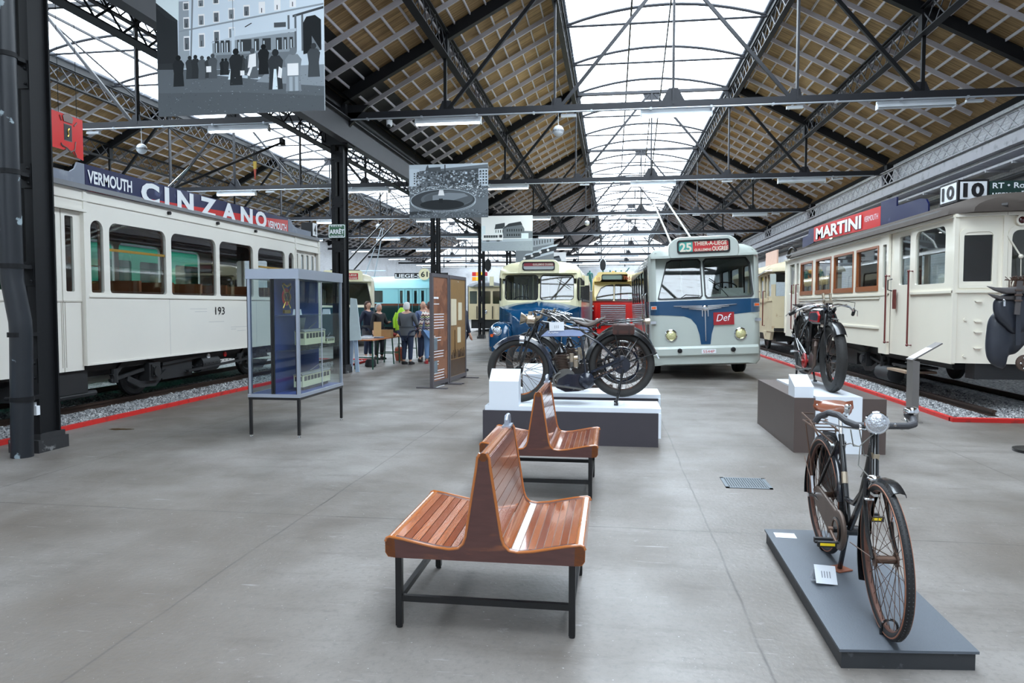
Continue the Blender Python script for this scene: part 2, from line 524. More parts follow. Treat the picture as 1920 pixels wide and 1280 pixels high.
def brick_white():
    m = bpy.data.materials.new('whitewashed_brick'); m.use_nodes = True
    nt = m.node_tree; L = nt.links.new; b = nt.nodes['Principled BSDF']
    tc = nt.nodes.new('ShaderNodeTexCoord'); sp = nt.nodes.new('ShaderNodeSeparateXYZ'); L(tc.outputs['Object'], sp.inputs[0])
    ad = nt.nodes.new('ShaderNodeMath'); ad.operation = 'ADD'; L(sp.outputs[0], ad.inputs[0]); L(sp.outputs[1], ad.inputs[1])
    cb = nt.nodes.new('ShaderNodeCombineXYZ'); L(ad.outputs[0], cb.inputs[0]); L(sp.outputs[2], cb.inputs[1])
    br = nt.nodes.new('ShaderNodeTexBrick'); L(cb.outputs[0], br.inputs['Vector'])
    br.inputs['Scale'].default_value = 1; br.inputs['Brick Width'].default_value = .22; br.inputs['Row Height'].default_value = .075
    br.inputs['Mortar Size'].default_value = .008
    br.inputs['Color1'].default_value = lin((214, 216, 220)) + (1,); br.inputs['Color2'].default_value = lin((224, 226, 230)) + (1,); br.inputs['Mortar'].default_value = lin((188, 190, 196)) + (1,)
    n = nt.nodes.new('ShaderNodeTexNoise'); n.inputs['Scale'].default_value = 1.2; n.inputs['Detail'].default_value = 8; L(tc.outputs['Object'], n.inputs['Vector'])
    r = nt.nodes.new('ShaderNodeMapRange'); r.inputs[1].default_value = .5; r.inputs[2].default_value = .8; r.inputs[4].default_value = .5; L(n.outputs['Fac'], r.inputs[0])
    x = nt.nodes.new('ShaderNodeMix'); x.data_type = 'RGBA'; L(r.outputs[0], x.inputs[0]); L(br.outputs['Color'], x.inputs[6]); x.inputs[7].default_value = lin((150, 148, 148)) + (1,)
    L(x.outputs[2], b.inputs['Base Color']); b.inputs['Roughness'].default_value = .75
    bp = nt.nodes.new('ShaderNodeBump'); bp.inputs['Strength'].default_value = .4; bp.inputs['Distance'].default_value = .01; L(br.outputs['Fac'], bp.inputs['Height']); bp.invert = True
    L(bp.outputs[0], b.inputs['Normal'])
    return m

CONC = concrete(); BOARDS = roof_boards(); GLZ = glazing_mat('weathered_roof_glass'); BRICK = brick_white()
XW = CX + HALF + .35                # face of the white side wall
XL = LX - HALF                      # face of the far side wall

# ------------------------------------------------------------------ floor, track beds, kerbs, walls
f = MB(); f.box(XL - .3, XW + .3, YBACK - .3, YEND + .3, -.3, 0)
struct(f.build('floor', CONC, smooth=False))
def gravel_mat():
    m = bpy.data.materials.new('grey_ballast'); m.use_nodes = True
    nt = m.node_tree; L = nt.links.new; b = nt.nodes['Principled BSDF']
    tc = nt.nodes.new('ShaderNodeTexCoord'); v = nt.nodes.new('ShaderNodeTexVoronoi'); v.inputs['Scale'].default_value = 26
    L(tc.outputs['Object'], v.inputs['Vector'])
    r = nt.nodes.new('ShaderNodeValToRGB'); L(v.outputs['Color'], r.inputs[0])
    e = r.color_ramp.elements; e[0].position = .1; e[0].color = lin((92, 94, 98)) + (1,); e[1].position = .9; e[1].color = lin((206, 206, 206)) + (1,)
    L(r.outputs[0], b.inputs['Base Color']); b.inputs['Roughness'].default_value = .8
    bp = nt.nodes.new('ShaderNodeBump'); bp.inputs['Strength'].default_value = 1; bp.inputs['Distance'].default_value = .03; bp.invert = True
    L(v.outputs['Distance'], bp.inputs['Height']); L(bp.outputs[0], b.inputs['Normal'])
    return m
GRAVEL = gravel_mat()
KX = -6.97                           # inner face of the old tram track bed
g = MB(); g.box(-10.6, KX - .06, YBACK + .02, 20.4, .001, .012)
def stones(mb, x0, x1, y0, y1, n, z=.012, s=(.015, .032)):
    for _ in range(n):
        x = random.uniform(x0, x1)
        if min(abs(x + 8.0), abs(x - 5.45)) < .11: continue
        y = random.uniform(y0, y1); r_ = random.uniform(*s); a = random.uniform(0, PI)
        vs = []
        for j in range(4):
            t = a + j * PI / 2 + random.uniform(-.3, .3); q = r_ * random.uniform(.7, 1.2)
            vs.append((x + q * math.cos(t), y + q * math.sin(t), z - .004))
        k = random.uniform(.4, .7)
        top = [(x + (p[0] - x) * k + random.uniform(-.3, .3) * r_, y + (p[1] - y) * k + random.uniform(-.3, .3) * r_, z + r_ * random.uniform(.4, 1.0)) for p in vs]
        mb.add(vs + top, [(4, 5, 6, 7), (0, 1, 5, 4), (1, 2, 6, 5), (2, 3, 7, 6), (3, 0, 4, 7)])
stones(g, -9.0, KX - .05, 6.2, 12, 5200); stones(g, -8.6, KX - .07, 12, 20.3, 3600, s=(.02, .04))
tag(g.build('gravel', GRAVEL, smooth=False, normals=False), 'grey crushed stone ballast under the tram numbered 193', 'gravel', kind='stuff')
g = MB(); g.box(4.735, 8.6, 10.79, 34, .001, .012)
stones(g, 4.76, 6.4, 10.8, 16, 4200); stones(g, 4.76, 5.6, 16, 26, 2200, s=(.02, .04))
tag(g.build('gravel', GRAVEL, smooth=False, normals=False), 'grey crushed stone ballast under the cream tram showing number 10', 'gravel', kind='stuff')
k = MB(); k.box(KX - .05, KX + .02, -6, 8.0 - .2, 0, .055); k.box(KX - .05, KX + .02, 7.8, 20.4, 0, .055); k.box(-10.6, KX + .02, 20.4, 20.47, 0, .055)
tag(struct(k.build('kerb', REDKERB, smooth=False)), 'long red timber kerb along the ballast of the tram numbered 193', 'kerb')
k = MB(); k.box(4.66, 4.73, 10.75, 34, 0, .055); k.box(4.66, XW, 10.68, 10.78, 0, .055)
tag(struct(k.build('kerb', REDKERB, smooth=False)), 'red kerb bent round the ballast of the tram showing number 10', 'kerb')
RAIL = mat('rusty_rail', (70, 54, 46), .5, .5, var=.2)
def rail(x, y0, y1, lab):
    r_ = MB()
    r_.box(x - .06, x + .06, y0, y1, .0125, .02); r_.box(x - .012, x + .012, y0, y1, .02, .07); r_.box(x - .033, x + .033, y0, y1, .07, .1)
    tag(r_.build('rail', RAIL, smooth=False), lab, 'rail', 'track rails')
for x, lab in ((-8.0, 'worn steel rail under the outer wheels of tram 193'), (-9.4, 'worn steel rail under the inner wheels of tram 193'),
               (5.45, 'worn steel rail under the aisle side wheels of tram 10'), (6.9, 'worn steel rail under the wall side wheels of tram 10')):
    rail(x, -4 if x < 0 else 11.2, 20.2 if x < 0 else 33.5, lab)

def wall(name, x0, x1, y0, y1, z0, z1, m=BRICK):
    w_ = MB(); w_.box(x0, x1, y0, y1, z0, z1); return struct(w_.build(name, m, smooth=False))
wall('wall_right', XW, XW + .3, YBACK, YEND, 0, 7.0)
wall('wall_left', XL - .3, XL, YBACK, YEND, 0, 7.0)
wall('wall_back', XL - .3, XW + .3, YBACK - .3, YBACK, 0, 6.7)
wall('wall_front', XL, XW, YEND, YEND + .3, 0, TIE + .05)
# gables: translucent ribbed sheets above the end walls
def ribbed():
    m = bpy.data.materials.new('translucent_sheet'); m.use_nodes = True
    nt = m.node_tree; nt.nodes.clear(); L = nt.links.new
    o = nt.nodes.new('ShaderNodeOutputMaterial'); mx = nt.nodes.new('ShaderNodeMixShader'); mx.inputs[0].default_value = .62
    d = nt.nodes.new('ShaderNodeBsdfDiffuse'); d.inputs[0].default_value = lin((225, 228, 230)) + (1,)
    t = nt.nodes.new('ShaderNodeBsdfTranslucent'); t.inputs[0].default_value = lin((150, 156, 160)) + (1,)
    L(d.outputs[0], mx.inputs[1]); L(t.outputs[0], mx.inputs[2]); L(mx.outputs[0], o.inputs[0])
    return m
SHEET = ribbed()
def gable(cx, y, name):
    mb = MB()
    n = 76
    for i in range(n):
        x0 = cx - HALF + 2 * HALF * i / n; x1 = x0 + 2 * HALF / n
        def top(x): 
            d = abs(x - cx); return TIE + .4 + (HALF - max(d, 2.6)) * SL + (.35 if d < 2.6 else 0)
        dy = .05 if i % 2 else 0
        mb.add([(x0, y + dy, TIE), (x1, y + dy, TIE), (x1, y + dy, top(x1)), (x0, y + dy, top(x0))], [(0, 1, 2, 3)])
        if i: mb.add([(x0, y, TIE), (x0, y + .05, TIE), (x0, y + .05, top(x0)), (x0, y, top(x0))], [(0, 1, 2, 3)])
    return struct(mb.build(name, SHEET, smooth=False, normals=False))
gable(CX, YEND + .05, 'wall_front'); gable(LX, YEND + .05, 'wall_front')
for cx in (CX, LX):
    w_ = MB(); w_.box(cx - HALF, cx + HALF, YBACK - .3, YBACK, 6.4, 10.2); struct(w_.build('wall_back', BRICK, smooth=False))
    gi = MB()
    for z in (TIE + .1, TIE + .75, TIE + 1.4, TIE + 2.1, TIE + 2.75):
        hw = HALF - max(0, (z - TIE - .3)) / SL
        gi.box(cx - hw, cx + hw, YEND - .08, YEND + .02, z, z + .09)
    for x in (-5.2, -2.6, 0, 2.6, 5.2):
        gi.box(cx + x - .05, cx + x + .05, YEND - .06, YEND + .02, TIE, TIE + .3 + (HALF - max(2.6, abs(x))) * SL)
    struct(gi.build('trim_1', STEEL, smooth=False))

# ------------------------------------------------------------------ roof slopes
def slope(cx, sgn, name):
    def P(d, h): return (cx + sgn * d, TIE + .25 + (HALF - d) * SL + h)      # d from ridge line, h above the rafters
    mb = MB()
    (xa, za), (xb, zb) = P(HALF + .4, .26), P(2.7, .26)
    (xm, zm) = P(HALF - (.9 if sgn < 0 else -.2), .26)
    mb.add([(xm, YBACK, zm), (xm, YEND, zm), (xb, YEND, zb), (xb, YBACK, zb)], [(0, 1, 2, 3)])
    mb.add([(xm, YBACK, zm + .05), (xm, YEND, zm + .05), (xb, YEND, zb + .05), (xb, YBACK, zb + .05)], [(0, 1, 2, 3)])
    mb.cur = 1
    mb.add([(xa, YBACK, za), (xa, YEND, za), (xm, YEND, zm), (xm, YBACK, zm)], [(0, 1, 2, 3)])
    mb.add([(xa, YBACK, za + .05), (xa, YEND, za + .05), (xm, YEND, zm + .05), (xm, YBACK, zm + .05)], [(0, 1, 2, 3)])
    c = struct(mb.build(name, [BOARDS, STEEL], smooth=False, normals=False))
    bt = MB(); d = 2.75
    while d < HALF:
        x, z = P(d, .228); bt.box(x - .013, x + .013, YBACK, YEND, z - .03, z + .03); d += .36
    tag(bt.build('batten', BATTEN, c, smooth=False), kind='stuff')
    rf = MB(); n = 8; y = TR0 - BAY * 2
    while y < YEND:
        for i in range(1, n):
            yy = y + BAY * i / n
            if yy < YBACK or yy > YEND: continue
            a, b_ = P(HALF - .05, .15), P(2.72, .15)
            rf.bar((a[0], yy, a[1]), (b_[0], yy, b_[1]), .042, .11)
            a2 = P(HALF - .35, .3)
        y += BAY
    tag(rf.build('common_rafter', BATTEN, c, smooth=False), kind='stuff')
slope(CX, -1, 'ceiling_1'); slope(CX, 1, 'ceiling_2'); slope(LX, -1, 'ceiling_3'); slope(LX, 1, 'ceiling_4')

# arched roof glazing and its ribs
def arch(x, e=2.6, z0=9.12, rise=.42):
    return z0 + rise * (1 - (x / e) ** 2)
for cx, nm in ((CX, 'window_1'), (LX, 'window_2')):
    gm = MB(); n = 14
    ring = [[(cx - 2.62 + 5.24 * i / n, y, arch(-2.6 + 5.2 * i / n)) for i in range(n + 1)] for y in (YBACK, YEND)]
    gm.loft(ring, caps=False, closed=False)
    w = struct(gm.build(nm, GLZ, smooth=True, normals=False))
    for s in (-1, 1):
        up = MB(); x = cx + s * 2.64
        up.box(x - .03, x + .03, YBACK, YEND, 8.95, 9.22); up.box(x - .12, x + .12, YBACK, YEND, 9.18, 9.24)
        up.build('window_sill', STEEL, w, smooth=False)
    rib = MB(); bars = MB(); y = TR0 - BAY * 2
    for k in range(-4, 3 * NTR + 3):
        y = TR0 + BAY / 3 * k
        if y < YBACK + .2 or y > YEND: continue
        rb = MB()
        rb.tube([(cx - 2.55 + 5.1 * i / 12, y, arch(-2.55 + 5.1 * i / 12) - .06) for i in range(13)], .042, 6)
        if k % 3:
            rb.tube([(cx - 2.6, y, 9.03), (cx + 2.6, y, 9.03)], .032, 6)
        rb.build('glazing_rib', STEEL2, w)
    for off in ((-.86,) if cx == CX else (0, 1.3)):
        lb = MB(); z = arch(off) - .1 if cx == CX else 9.0; lb.box(cx + off - .025, cx + off + .025, YBACK, YEND, z - .03, z + .03)
        lb.build('ridge_bar', STEEL2, w, smooth=False)

# ------------------------------------------------------------------ trusses
def truss_parts(t, cx, k):
    TS = lambda nm, mb, m=STEEL: mb.build(nm, m, t, smooth=False)
    z = TIE
    tb = MB(); tb.box(-HALF, HALF, -.05, -.02, z - .06, z + .08); tb.box(-HALF, HALF, .02, .05, z - .06, z + .08); tb.box(-HALF, HALF, -.08, .08, z - .075, z - .06)
    TS('tie_beam', tb, STEEL if k == 0 else STEEL2)
    def zr(d): return TIE + .25 + (HALF - d) * SL
    for s in (-1, 1):
        rf = MB(); rf.bar((s * HALF, 0, zr(HALF) + .1), (s * 2.6, 0, zr(2.6) + .1), .16, .24)
        TS('principal_rafter', rf)
        p = MB(); p.bar((s * 5.15, 0, z), (s * 5.15, 0, zr(5.15)), .07, .07); TS('strut', p)
        p = MB(); p.bar((s * 5.1, 0, z + .05), (s * 2.62, 0, zr(2.6)), .08, .08); TS('strut', p)
        p = MB(); p.bar((s * 2.62, -.03, z), (s * 2.62, -.03, zr(2.6)), .045, .05); p.bar((s * 2.62, .04, z), (s * 2.62, .04, zr(2.6)), .045, .05); TS('strut', p, STEEL2)
        p = MB(); p.bar((s * 2.5, 0, z + .03), (s * .1, 0, 8.95), .07, .07); TS('brace', p, STEEL2)
        gs = MB(); gs.prism([(-.2, 0), (.2, 0), (.1, .24), (-.1, .24)], lambda u, v, d: (s * 5.12 + u, d, z + .04 + v), -.012, .012)
        gs.prism([(-.15, 0), (.15, 0), (.1, .2), (-.08, .2)], lambda u, v, d: (s * 2.58 + u, d, z + .04 + v), -.012, .012)
        gs.prism([(0, 0), (0, -.35), (-s * .22, 0)], lambda u, v, d: (s * 2.6 + u, d, 9.0 + v), -.012, .012)
        TS('gusset', gs, STEEL2)
    p = MB(); p.bar((0, -.035, z), (0, -.035, 9.0), .05, .04); p.bar((0, .035, z), (0, .035, 9.0), .05, .04); TS('king_post', p, STEEL2)
    p = MB(); p.box(-2.6, 2.6, -.06, .06, 8.97, 9.07); TS('collar_beam', p, STEEL2)
    gs = MB(); gs.prism([(-.3, 0), (.3, 0), (.22, -.22), (-.22, -.22)], lambda u, v, d: (u, d, 8.97 + v), -.015, .015)
    gs.prism([(-.26, 0), (.26, 0), (.1, .3), (-.1, .3)], lambda u, v, d: (u, d, z + .06 + v), -.015, .015); TS('gusset', gs, STEEL2)

ORD = ['first', 'second', 'third', 'fourth', 'fifth', 'sixth', 'seventh', 'eighth']
for cx, bn in ((CX, 'main aisle bay'), (LX, 'old tram bay')):
    t0 = None
    for k in range(NTR):
        y = TR0 + BAY * k
        if k == 0:
            t0 = thing('roof_truss', '', '', (cx, y, 0), kind='structure'); truss_parts(t0, cx, 1); o = t0
        else: o = dup(t0, (cx, y, 0))
        tag(o, f'dark riveted steel roof truss, {ORD[k]} in line along the {bn}', 'roof truss', 'roof trusses')
    # long thin sway braces from one tie up to the next collar
    for k in range(1, NTR - 1):
        b_ = MB(Matrix.Translation((-cx, -(TR0 + BAY * (k + 1)), 0)))
        b_.bar((cx, TR0 + BAY * (k + 1), TIE + .1), (cx, TR0 + BAY * k, 8.95), .035, .035)
        o = struct(b_.build('sway_brace', STEEL2, smooth=False)); o.location = (cx, TR0 + BAY * (k + 1), 0)

# ------------------------------------------------------------------ lattice girders along the hall
def lattice(name, z0, z1, n, L_=BAY, m=STEEL, chord=.09, plate=None, m2=STEEL2, bw=.035):
    mb = MB(); mb.cur = 0
    for z in (z0, z1):
        mb.box(-chord, chord, 0, L_, z - .012, z + .012); mb.box(-.025, .025, 0, L_, z - .05 if z == z1 else z, z if z == z1 else z + .05)
    mb.cur = 1
    for i in range(n):
        a = L_ * i / n; b_ = L_ * (i + 1) / n
        mb.bar((-.012, a, z0 + .03), (-.012, b_, z1 - .03), .012, bw, up=(0, 1, 1))
        mb.bar((.012, b_, z0 + .03), (.012, a, z1 - .03), .012, bw, up=(0, 1, 1))
    mb.cur = 0
    mb.box(-.05, .05, -.1, .1, z0, z1)
    if plate:
        mb.box(plate[0] - .01, plate[0] + .01, 0, L_, plate[1], plate[2])
        for z in (plate[1], plate[2]): mb.box(plate[0] - .08, plate[0] + .08, 0, L_, z - .012, z + .012)
    return struct(mb.build(name, [m, m2], smooth=False))
def run(o, x, k0=-1, k1=NTR):
    first = True
    for k in range(k0, k1):
        y = TR0 + BAY * k
        if first: o.location = (x, y, 0); first = False
        else:
            c = o.copy(); COL.objects.link(c); c.location = (x, y, 0)
for cx in (CX, LX):
    for s in (-1, 1):
        zr_ = TIE + .25 + (HALF - 5.12) * SL
        run(lattice('lattice_girder', zr_ - .42, zr_ + .12, 17), cx + s * 5.12)
        run(lattice('lattice_girder', 8.42, 8.95, 17, chord=.07), cx + s * 2.62)
# valley girder on the columns and its twin along the white wall
run(lattice('lattice_girder', 5.35, 5.85, 17, chord=.1), -6.78)
PLG = lambda: lattice('plate_girder', 6.0, 6.12, 1)
pg = MB(); pg.box(-.01, .01, 0, BAY, 5.42, 5.95); pg.box(-.1, .1, 0, BAY, 5.40, 5.42); pg.box(-.1, .1, 0, BAY, 5.95, 5.97)
run(struct(pg.build('plate_girder', PLATE, smooth=False)), -6.18)
vg = MB(); vg.box(-.16, .16, 0, BAY, 6.2, 6.5)
run(struct(vg.build('valley_gutter', STEEL, smooth=False)), -6.46)
WDARK = mat('shadow_grey_paint', (150, 150, 156), .6, var=.1)
run(lattice('lattice_girder', 5.55, 6.0, 17, m=WALLGREY, m2=WALLGREY, chord=.09, bw=.045), 8.9)
pg = MB(); pg.box(-.01, .06, 0, BAY, 5.22, 5.52); pg.box(-.1, .1, 0, BAY, 5.2, 5.22)
run(struct(pg.build('plate_girder', WALLGREY, smooth=False)), 8.9)
ld = MB(); ld.box(0, .55, 0, BAY, 4.85, 4.9); ld.box(.1, .5, 0, BAY, 5.1, 5.16)
for i in range(8): ld.box(-.02, .5, BAY * i / 8, BAY * i / 8 + .06, 4.8, 4.86)
run(struct(ld.build('wall_shelf', WALLGREY, smooth=False)), 8.85)
for k in range(-1, NTR):
    br = MB(); br.box(-.1, .1, -.12, .12, 5.3, 6.3); br.prism([(-.25, 0), (.1, 0), (.1, -.9)], lambda u, v, d: (u, d, 5.9 + v), -.1, .1)
    o = struct(br.build('wall_bracket', STEEL, smooth=False)); o.location = (9.1, TR0 + BAY * k, 0)
pp = MB(); pp.cyl((9.2, YBACK + .1, 4.6), (9.2, YEND - .1, 4.6), .07, n=10)
for i in range(26): pp.box(9.2, XW - .005, -6 + i * 3.1, -5.94 + i * 3.1, 4.58, 4.62)
tag(pp.build('heating_pipe', STEEL, None), 'long dark pipe running along the white brick wall', 'pipe')
for yy in (19.8, 26.0):
    yb = MB(); yb.cyl((9.2, yy, 4.6), (9.2, yy + .2, 4.6), .085, n=10)
    yb.build('yellow_band', mat('yellow_tape', (225, 190, 40), .5), bpy.data.objects['heating_pipe'])

# ------------------------------------------------------------------ columns
def column_parts(t, first=False):
    B = lambda nm, mb, m=STEEL: mb.build(nm, m, t, smooth=True)
    for s in (-1, 1):
        c = MB(); x = s * .1
        c.box(x - .012, x + .012, -.14, .14, .2, 5.4); c.box(x - .05, x + .05, -.15, -.13, .2, 5.4); c.box(x - .05, x + .05, .13, .15, .2, 5.4)
        c.build('stanchion', STEEL, t, smooth=False)
    b_ = MB()
    for z in (.9, 1.95, 3.0, 4.05, 5.1): b_.box(-.14, .14, -.16, -.145, z - .13, z + .13)
    for z in (.9, 1.95, 3.0, 4.05, 5.1):
        for x in (-.11, .11):
            for dz in (-.08, .08): b_.ball((x, -.165, z + dz), .016, n=8, m=4)
    b_.build('batten_plate', STEEL, t)
    c = MB(); c.box(-.3, .3, -.24, .24, 5.36, 5.42); c.box(-.24, .24, -.2, .2, 5.42, 6.3); c.prism([(.2, 0), (.75, 0), (.2, -.55)], lambda u, v, d: (u, d, 6.3 + v), -.05, .05)
    c.prism([(-.2, 0), (-.75, 0), (-.2, -.55)], lambda u, v, d: (u, d, 6.3 + v), -.05, .05)
    c.build('capital', STEEL, t, smooth=False)
    q = MB(); q.box(-.2, .06, -.2, .24, 0, .14) ; q.box(-.16, .16, -.16, .2, .14, .2); q.box(.0, .17, -.2, .24, 0, .14)
    q.build('concrete_base', mat('black_base', (38, 38, 40), .7, var=.3, vscale=20, dirt=(120, 120, 120), dscale=9, dlo=.62, dhi=.7), t, smooth=False)
col0 = thing('column', '', '', (-6.335, TR0, 0), kind='structure'); column_parts(col0)
for k in range(-1, NTR):
    y = TR0 + BAY * k
    if k == -1: continue
    o = col0 if k == 0 else dup(col0, (-6.43, y, 0))
    tag(o, f'black riveted steel column, {ORD[k]} of the row between the two bays', 'column', 'steel columns')
# rainwater pipe strapped to the first column, paint chipped
CHIP = mat('chipped_black_paint', (30, 34, 40), .4, dirt=(150, 165, 172), dscale=3.4, dlo=.63, dhi=.65, var=.2)
dp = thing('drainpipe', 'thick black drainpipe with chipped paint strapped to the first column', 'pipe', (-6.215, 6.83, 0))
p = MB(); p.tube([(-.05, 0, 6.2), (-.05, 0, 1.95), (-.045, 0, 1.85), (.03, .0, 1.44), (.035, 0, 1.3), (0, 0, 0)], .107, 20); p.build('pipe', CHIP, dp)
for z in (1.3, .62, 2.02, 3.0, 4.2):
    c = MB(); x = .02 if z < 1.5 else -.05
    c.cyl((x, 0, z - .025), (x, 0, z + .025), .115, n=20); c.box(x - .06, x + .06, .08, .22, z - .02, z + .02); c.build('strap', STEEL, dp)
c = MB(); c.cyl((-.15, -.03, .62), (-.08, -.03, .62), .02, n=8); c.build('bolt', STEEL, dp)
sb = MB(); sb.box(-.04, .04, -.05, 0, 0, .1); sb.cyl((0, -.02, .1), (0, -.02, .14), .012, n=8)
o = sb.build('socket_box', WHITE, None, smooth=False); o.location = (-6.21, 7.04, .42); tag(o, 'small white plastic socket box fixed low on the first column', 'socket')

# ------------------------------------------------------------------ lamps, conduits and speakers under the ties
TUBE = mat('lit_tube', (250, 252, 255), .3, emit=9.0)
OFF = mat('unlit_tube', (220, 224, 228), .3)
LAMPW = mat('lamp_white', (214, 220, 226), .35)
def lamp(lit):
    h = MB(); h.box(-.78, .78, -.035, .035, 0, .06); h.prism([(-.1, -.075), (.1, -.075), (.035, 0), (-.035, 0)], lambda u, v, d: (d, u, v + .005), -.76, .76)
    t_ = MB()
    t_.cyl((-.74, 0, -.085), (.74, 0, -.085), .02, n=8)
    for x in (-.765, .765): h.box(x - .012, x + .012, -.07, .07, -.11, .0)
    return h, t_
lamp_src = {}
def place_lamp(x, y, lit, label):
    if lit not in lamp_src:
        r = thing('strip_light', label, 'ceiling light', (x, y, TIE - .16), group='fluorescent strip lights')
        h, t_ = lamp(lit)
        h.build('housing', LAMPW, r, smooth=False); t_.build('fluorescent_tube', TUBE if lit else OFF, r)
        for xx in (-.5, .5):
            st = MB(); st.box(xx - .01, xx + .01, -.01, .01, .06, .16); st.build('bracket', STEEL, r, smooth=False)
        lamp_src[lit] = r
    else: r = dup(lamp_src[lit], (x, y, TIE - .16), 0, label)
    return r
spots = [(-3.8, 1, 'in the main aisle beside the columns'), (1.36, 1, 'under the main skylight'), (6.32, 0, 'near the white brick wall'),
         (-8.95, 1, 'over the old trams beside the columns'), (-14.15, 1, 'under the side skylight'), (-19.3, 1, 'close to the far side wall')]
CON = mat('galvanised_conduit', (170, 176, 184), .4, .3)
for k in range(1, NTR):
    y = TR0 + BAY * k + .02
    for x, lit, where in spots:
        place_lamp(x, y, lit and True, f'white {"lit" if lit else "unlit"} strip light on the {ORD[k]} truss, {where}')
    for cx, x0, x1, nm in ((CX, -6.1, 8.6, 'main aisle bay'), (LX, XL + .3, -6.9, 'old tram bay')):
        c = MB(Matrix.Translation((-cx, -y, 0))); c.cyl((x0, y - .13, TIE - .1), (x1, y - .13, TIE - .1), .018, n=6)
        i = x0 + .4
        while i < x1: c.box(i - .02, i + .02, y - .15, y - .05, TIE - .12, TIE - .07); i += 1.3
        o = c.build('conduit', CON, None, smooth=False); o.location = (cx, y, 0)
        tag(o, f'pale cable conduit clipped under the {ORD[k]} truss of the {nm}', 'cable conduit', 'conduits')
    for x, where in ((-1.02, 'beside the skylight on the column side'), (3.87, 'beside the skylight on the wall side'), (7.48, 'close to the brick wall'), (-12.8, 'in the old tram bay')):
        if k > 4 : continue
        e = MB(); e.prism([(-.05, 0), (.05, 0), (.03, .06), (-.03, .06)], lambda u, v, d: (d, u, v), -.17, .17)
        o = e.build('emergency_light', LAMPW, None, smooth=False); o.location = (x, y, TIE - .18)
        tag(o, f'small white emergency light under the {ORD[k]} truss, {where}', 'emergency light', 'emergency lights')
def speaker(x, y, z, label):
    t = thing('globe_speaker', label, 'loudspeaker', (x, y, z), group='hanging globe speakers')
    b_ = MB(); b_.ball((0, 0, 0), .125, n=24, m=16); b_.build('globe', LAMPW, t)
    s = MB()
    for i in range(22):
        a = 2 * PI * i / 22; s.cbox((.124 * math.cos(a), .124 * math.sin(a), -.005), (.012, .02, .045), (0, 0, a))
    s.build('grille', mat('speaker_slots', (120, 122, 126), .6), t, smooth=False)
    w = MB(); w.cyl((0, 0, .12), (0, 0, TIE - .075 - z), .008, n=6); w.build('cord', WHITE, t)
speaker(-1.25, 16.55, 5.56, 'white globe loudspeaker hanging from the second truss, main aisle')
speaker(-11.5, 16.55, 5.46, 'white globe loudspeaker hanging above the tram numbered 193')
speaker(-11.7, 35.25, 5.6, 'white globe loudspeaker hanging beyond the green stop sign')
speaker(-1.26, 35.25, 5.6, 'white globe loudspeaker hanging from the fourth truss, main aisle')
speaker(-1.25, 53.95, 5.6, 'small distant white globe loudspeaker over the red bus')
cc = thing('dome_camera', 'white dome security camera under the tie beam beside a strip light', 'camera', (-5.2, 16.55, 5.775))
m_ = MB(); m_.lathe([(.07, .16), (.07, .06), (.06, .02), (.02, 0)], n=16); m_.build('housing', WHITE, cc); m_ = MB(); m_.ball((0, -.03, .03), .045, n=12, m=8); m_.build('lens', BLACK, cc)
m_ = MB(); m_.cyl((0, 0, .15), (0, 0, .2), .02, n=8); m_.build('mount', WHITE, cc)
# ------------------------------------------------------------------ trams
CREAM = mat('white_tram_enamel', (238, 235, 226), .22, coat=.35, var=.03, vscale=1.5, rough_var=.05)
IVORY = mat('ivory_tram_enamel', (240, 234, 218), .2, coat=.4, var=.03, vscale=1.5)
OLDCREAM = mat('aged_cream_paint', (206, 192, 160), .45, var=.1, vscale=3, dirt=(150, 104, 66), dscale=3.5, dlo=.62, dhi=.76)
CHASSIS = mat('black_chassis', (30, 31, 33), .6, var=.3, vscale=6)
ROOFG = mat('grey_tram_roof', (126, 128, 132), .7, var=.1)
WOOD = mat('varnished_wood', (150, 84, 40), .3, coat=.4, var=.25, vscale=6, stretch=(1, 1, 8))
DWOOD = mat('dark_wood_lining', (84, 50, 34), .4, coat=.3, var=.25, vscale=5)
BRASS = mat('brass', (200, 160, 80), .25, .9)
GLS = glass('tram_window_glass', (214, 222, 222), .06)
GREYB = mat('grey_roof_board', (128, 136, 150), .6, var=.1, dirt=(160, 166, 176), dscale=4)
NAVY = mat('navy_enamel', (17, 26, 74), .3, coat=.3, var=.08, dirt=(120, 130, 170), dscale=2.2, dlo=.66, dhi=.8)
SIGNRED = mat('red_enamel', (208, 38, 38), .28, coat=.4)
INK = mat('black_lettering', (18, 18, 22), .4)
WINK = mat('white_lettering', (236, 240, 244), .35)
OXBLOOD = mat('oxblood_handrail', (96, 32, 28), .35, coat=.3)
SEATB = mat('slatted_seat_wood', (146, 82, 46), .35, coat=.3, var=.2)

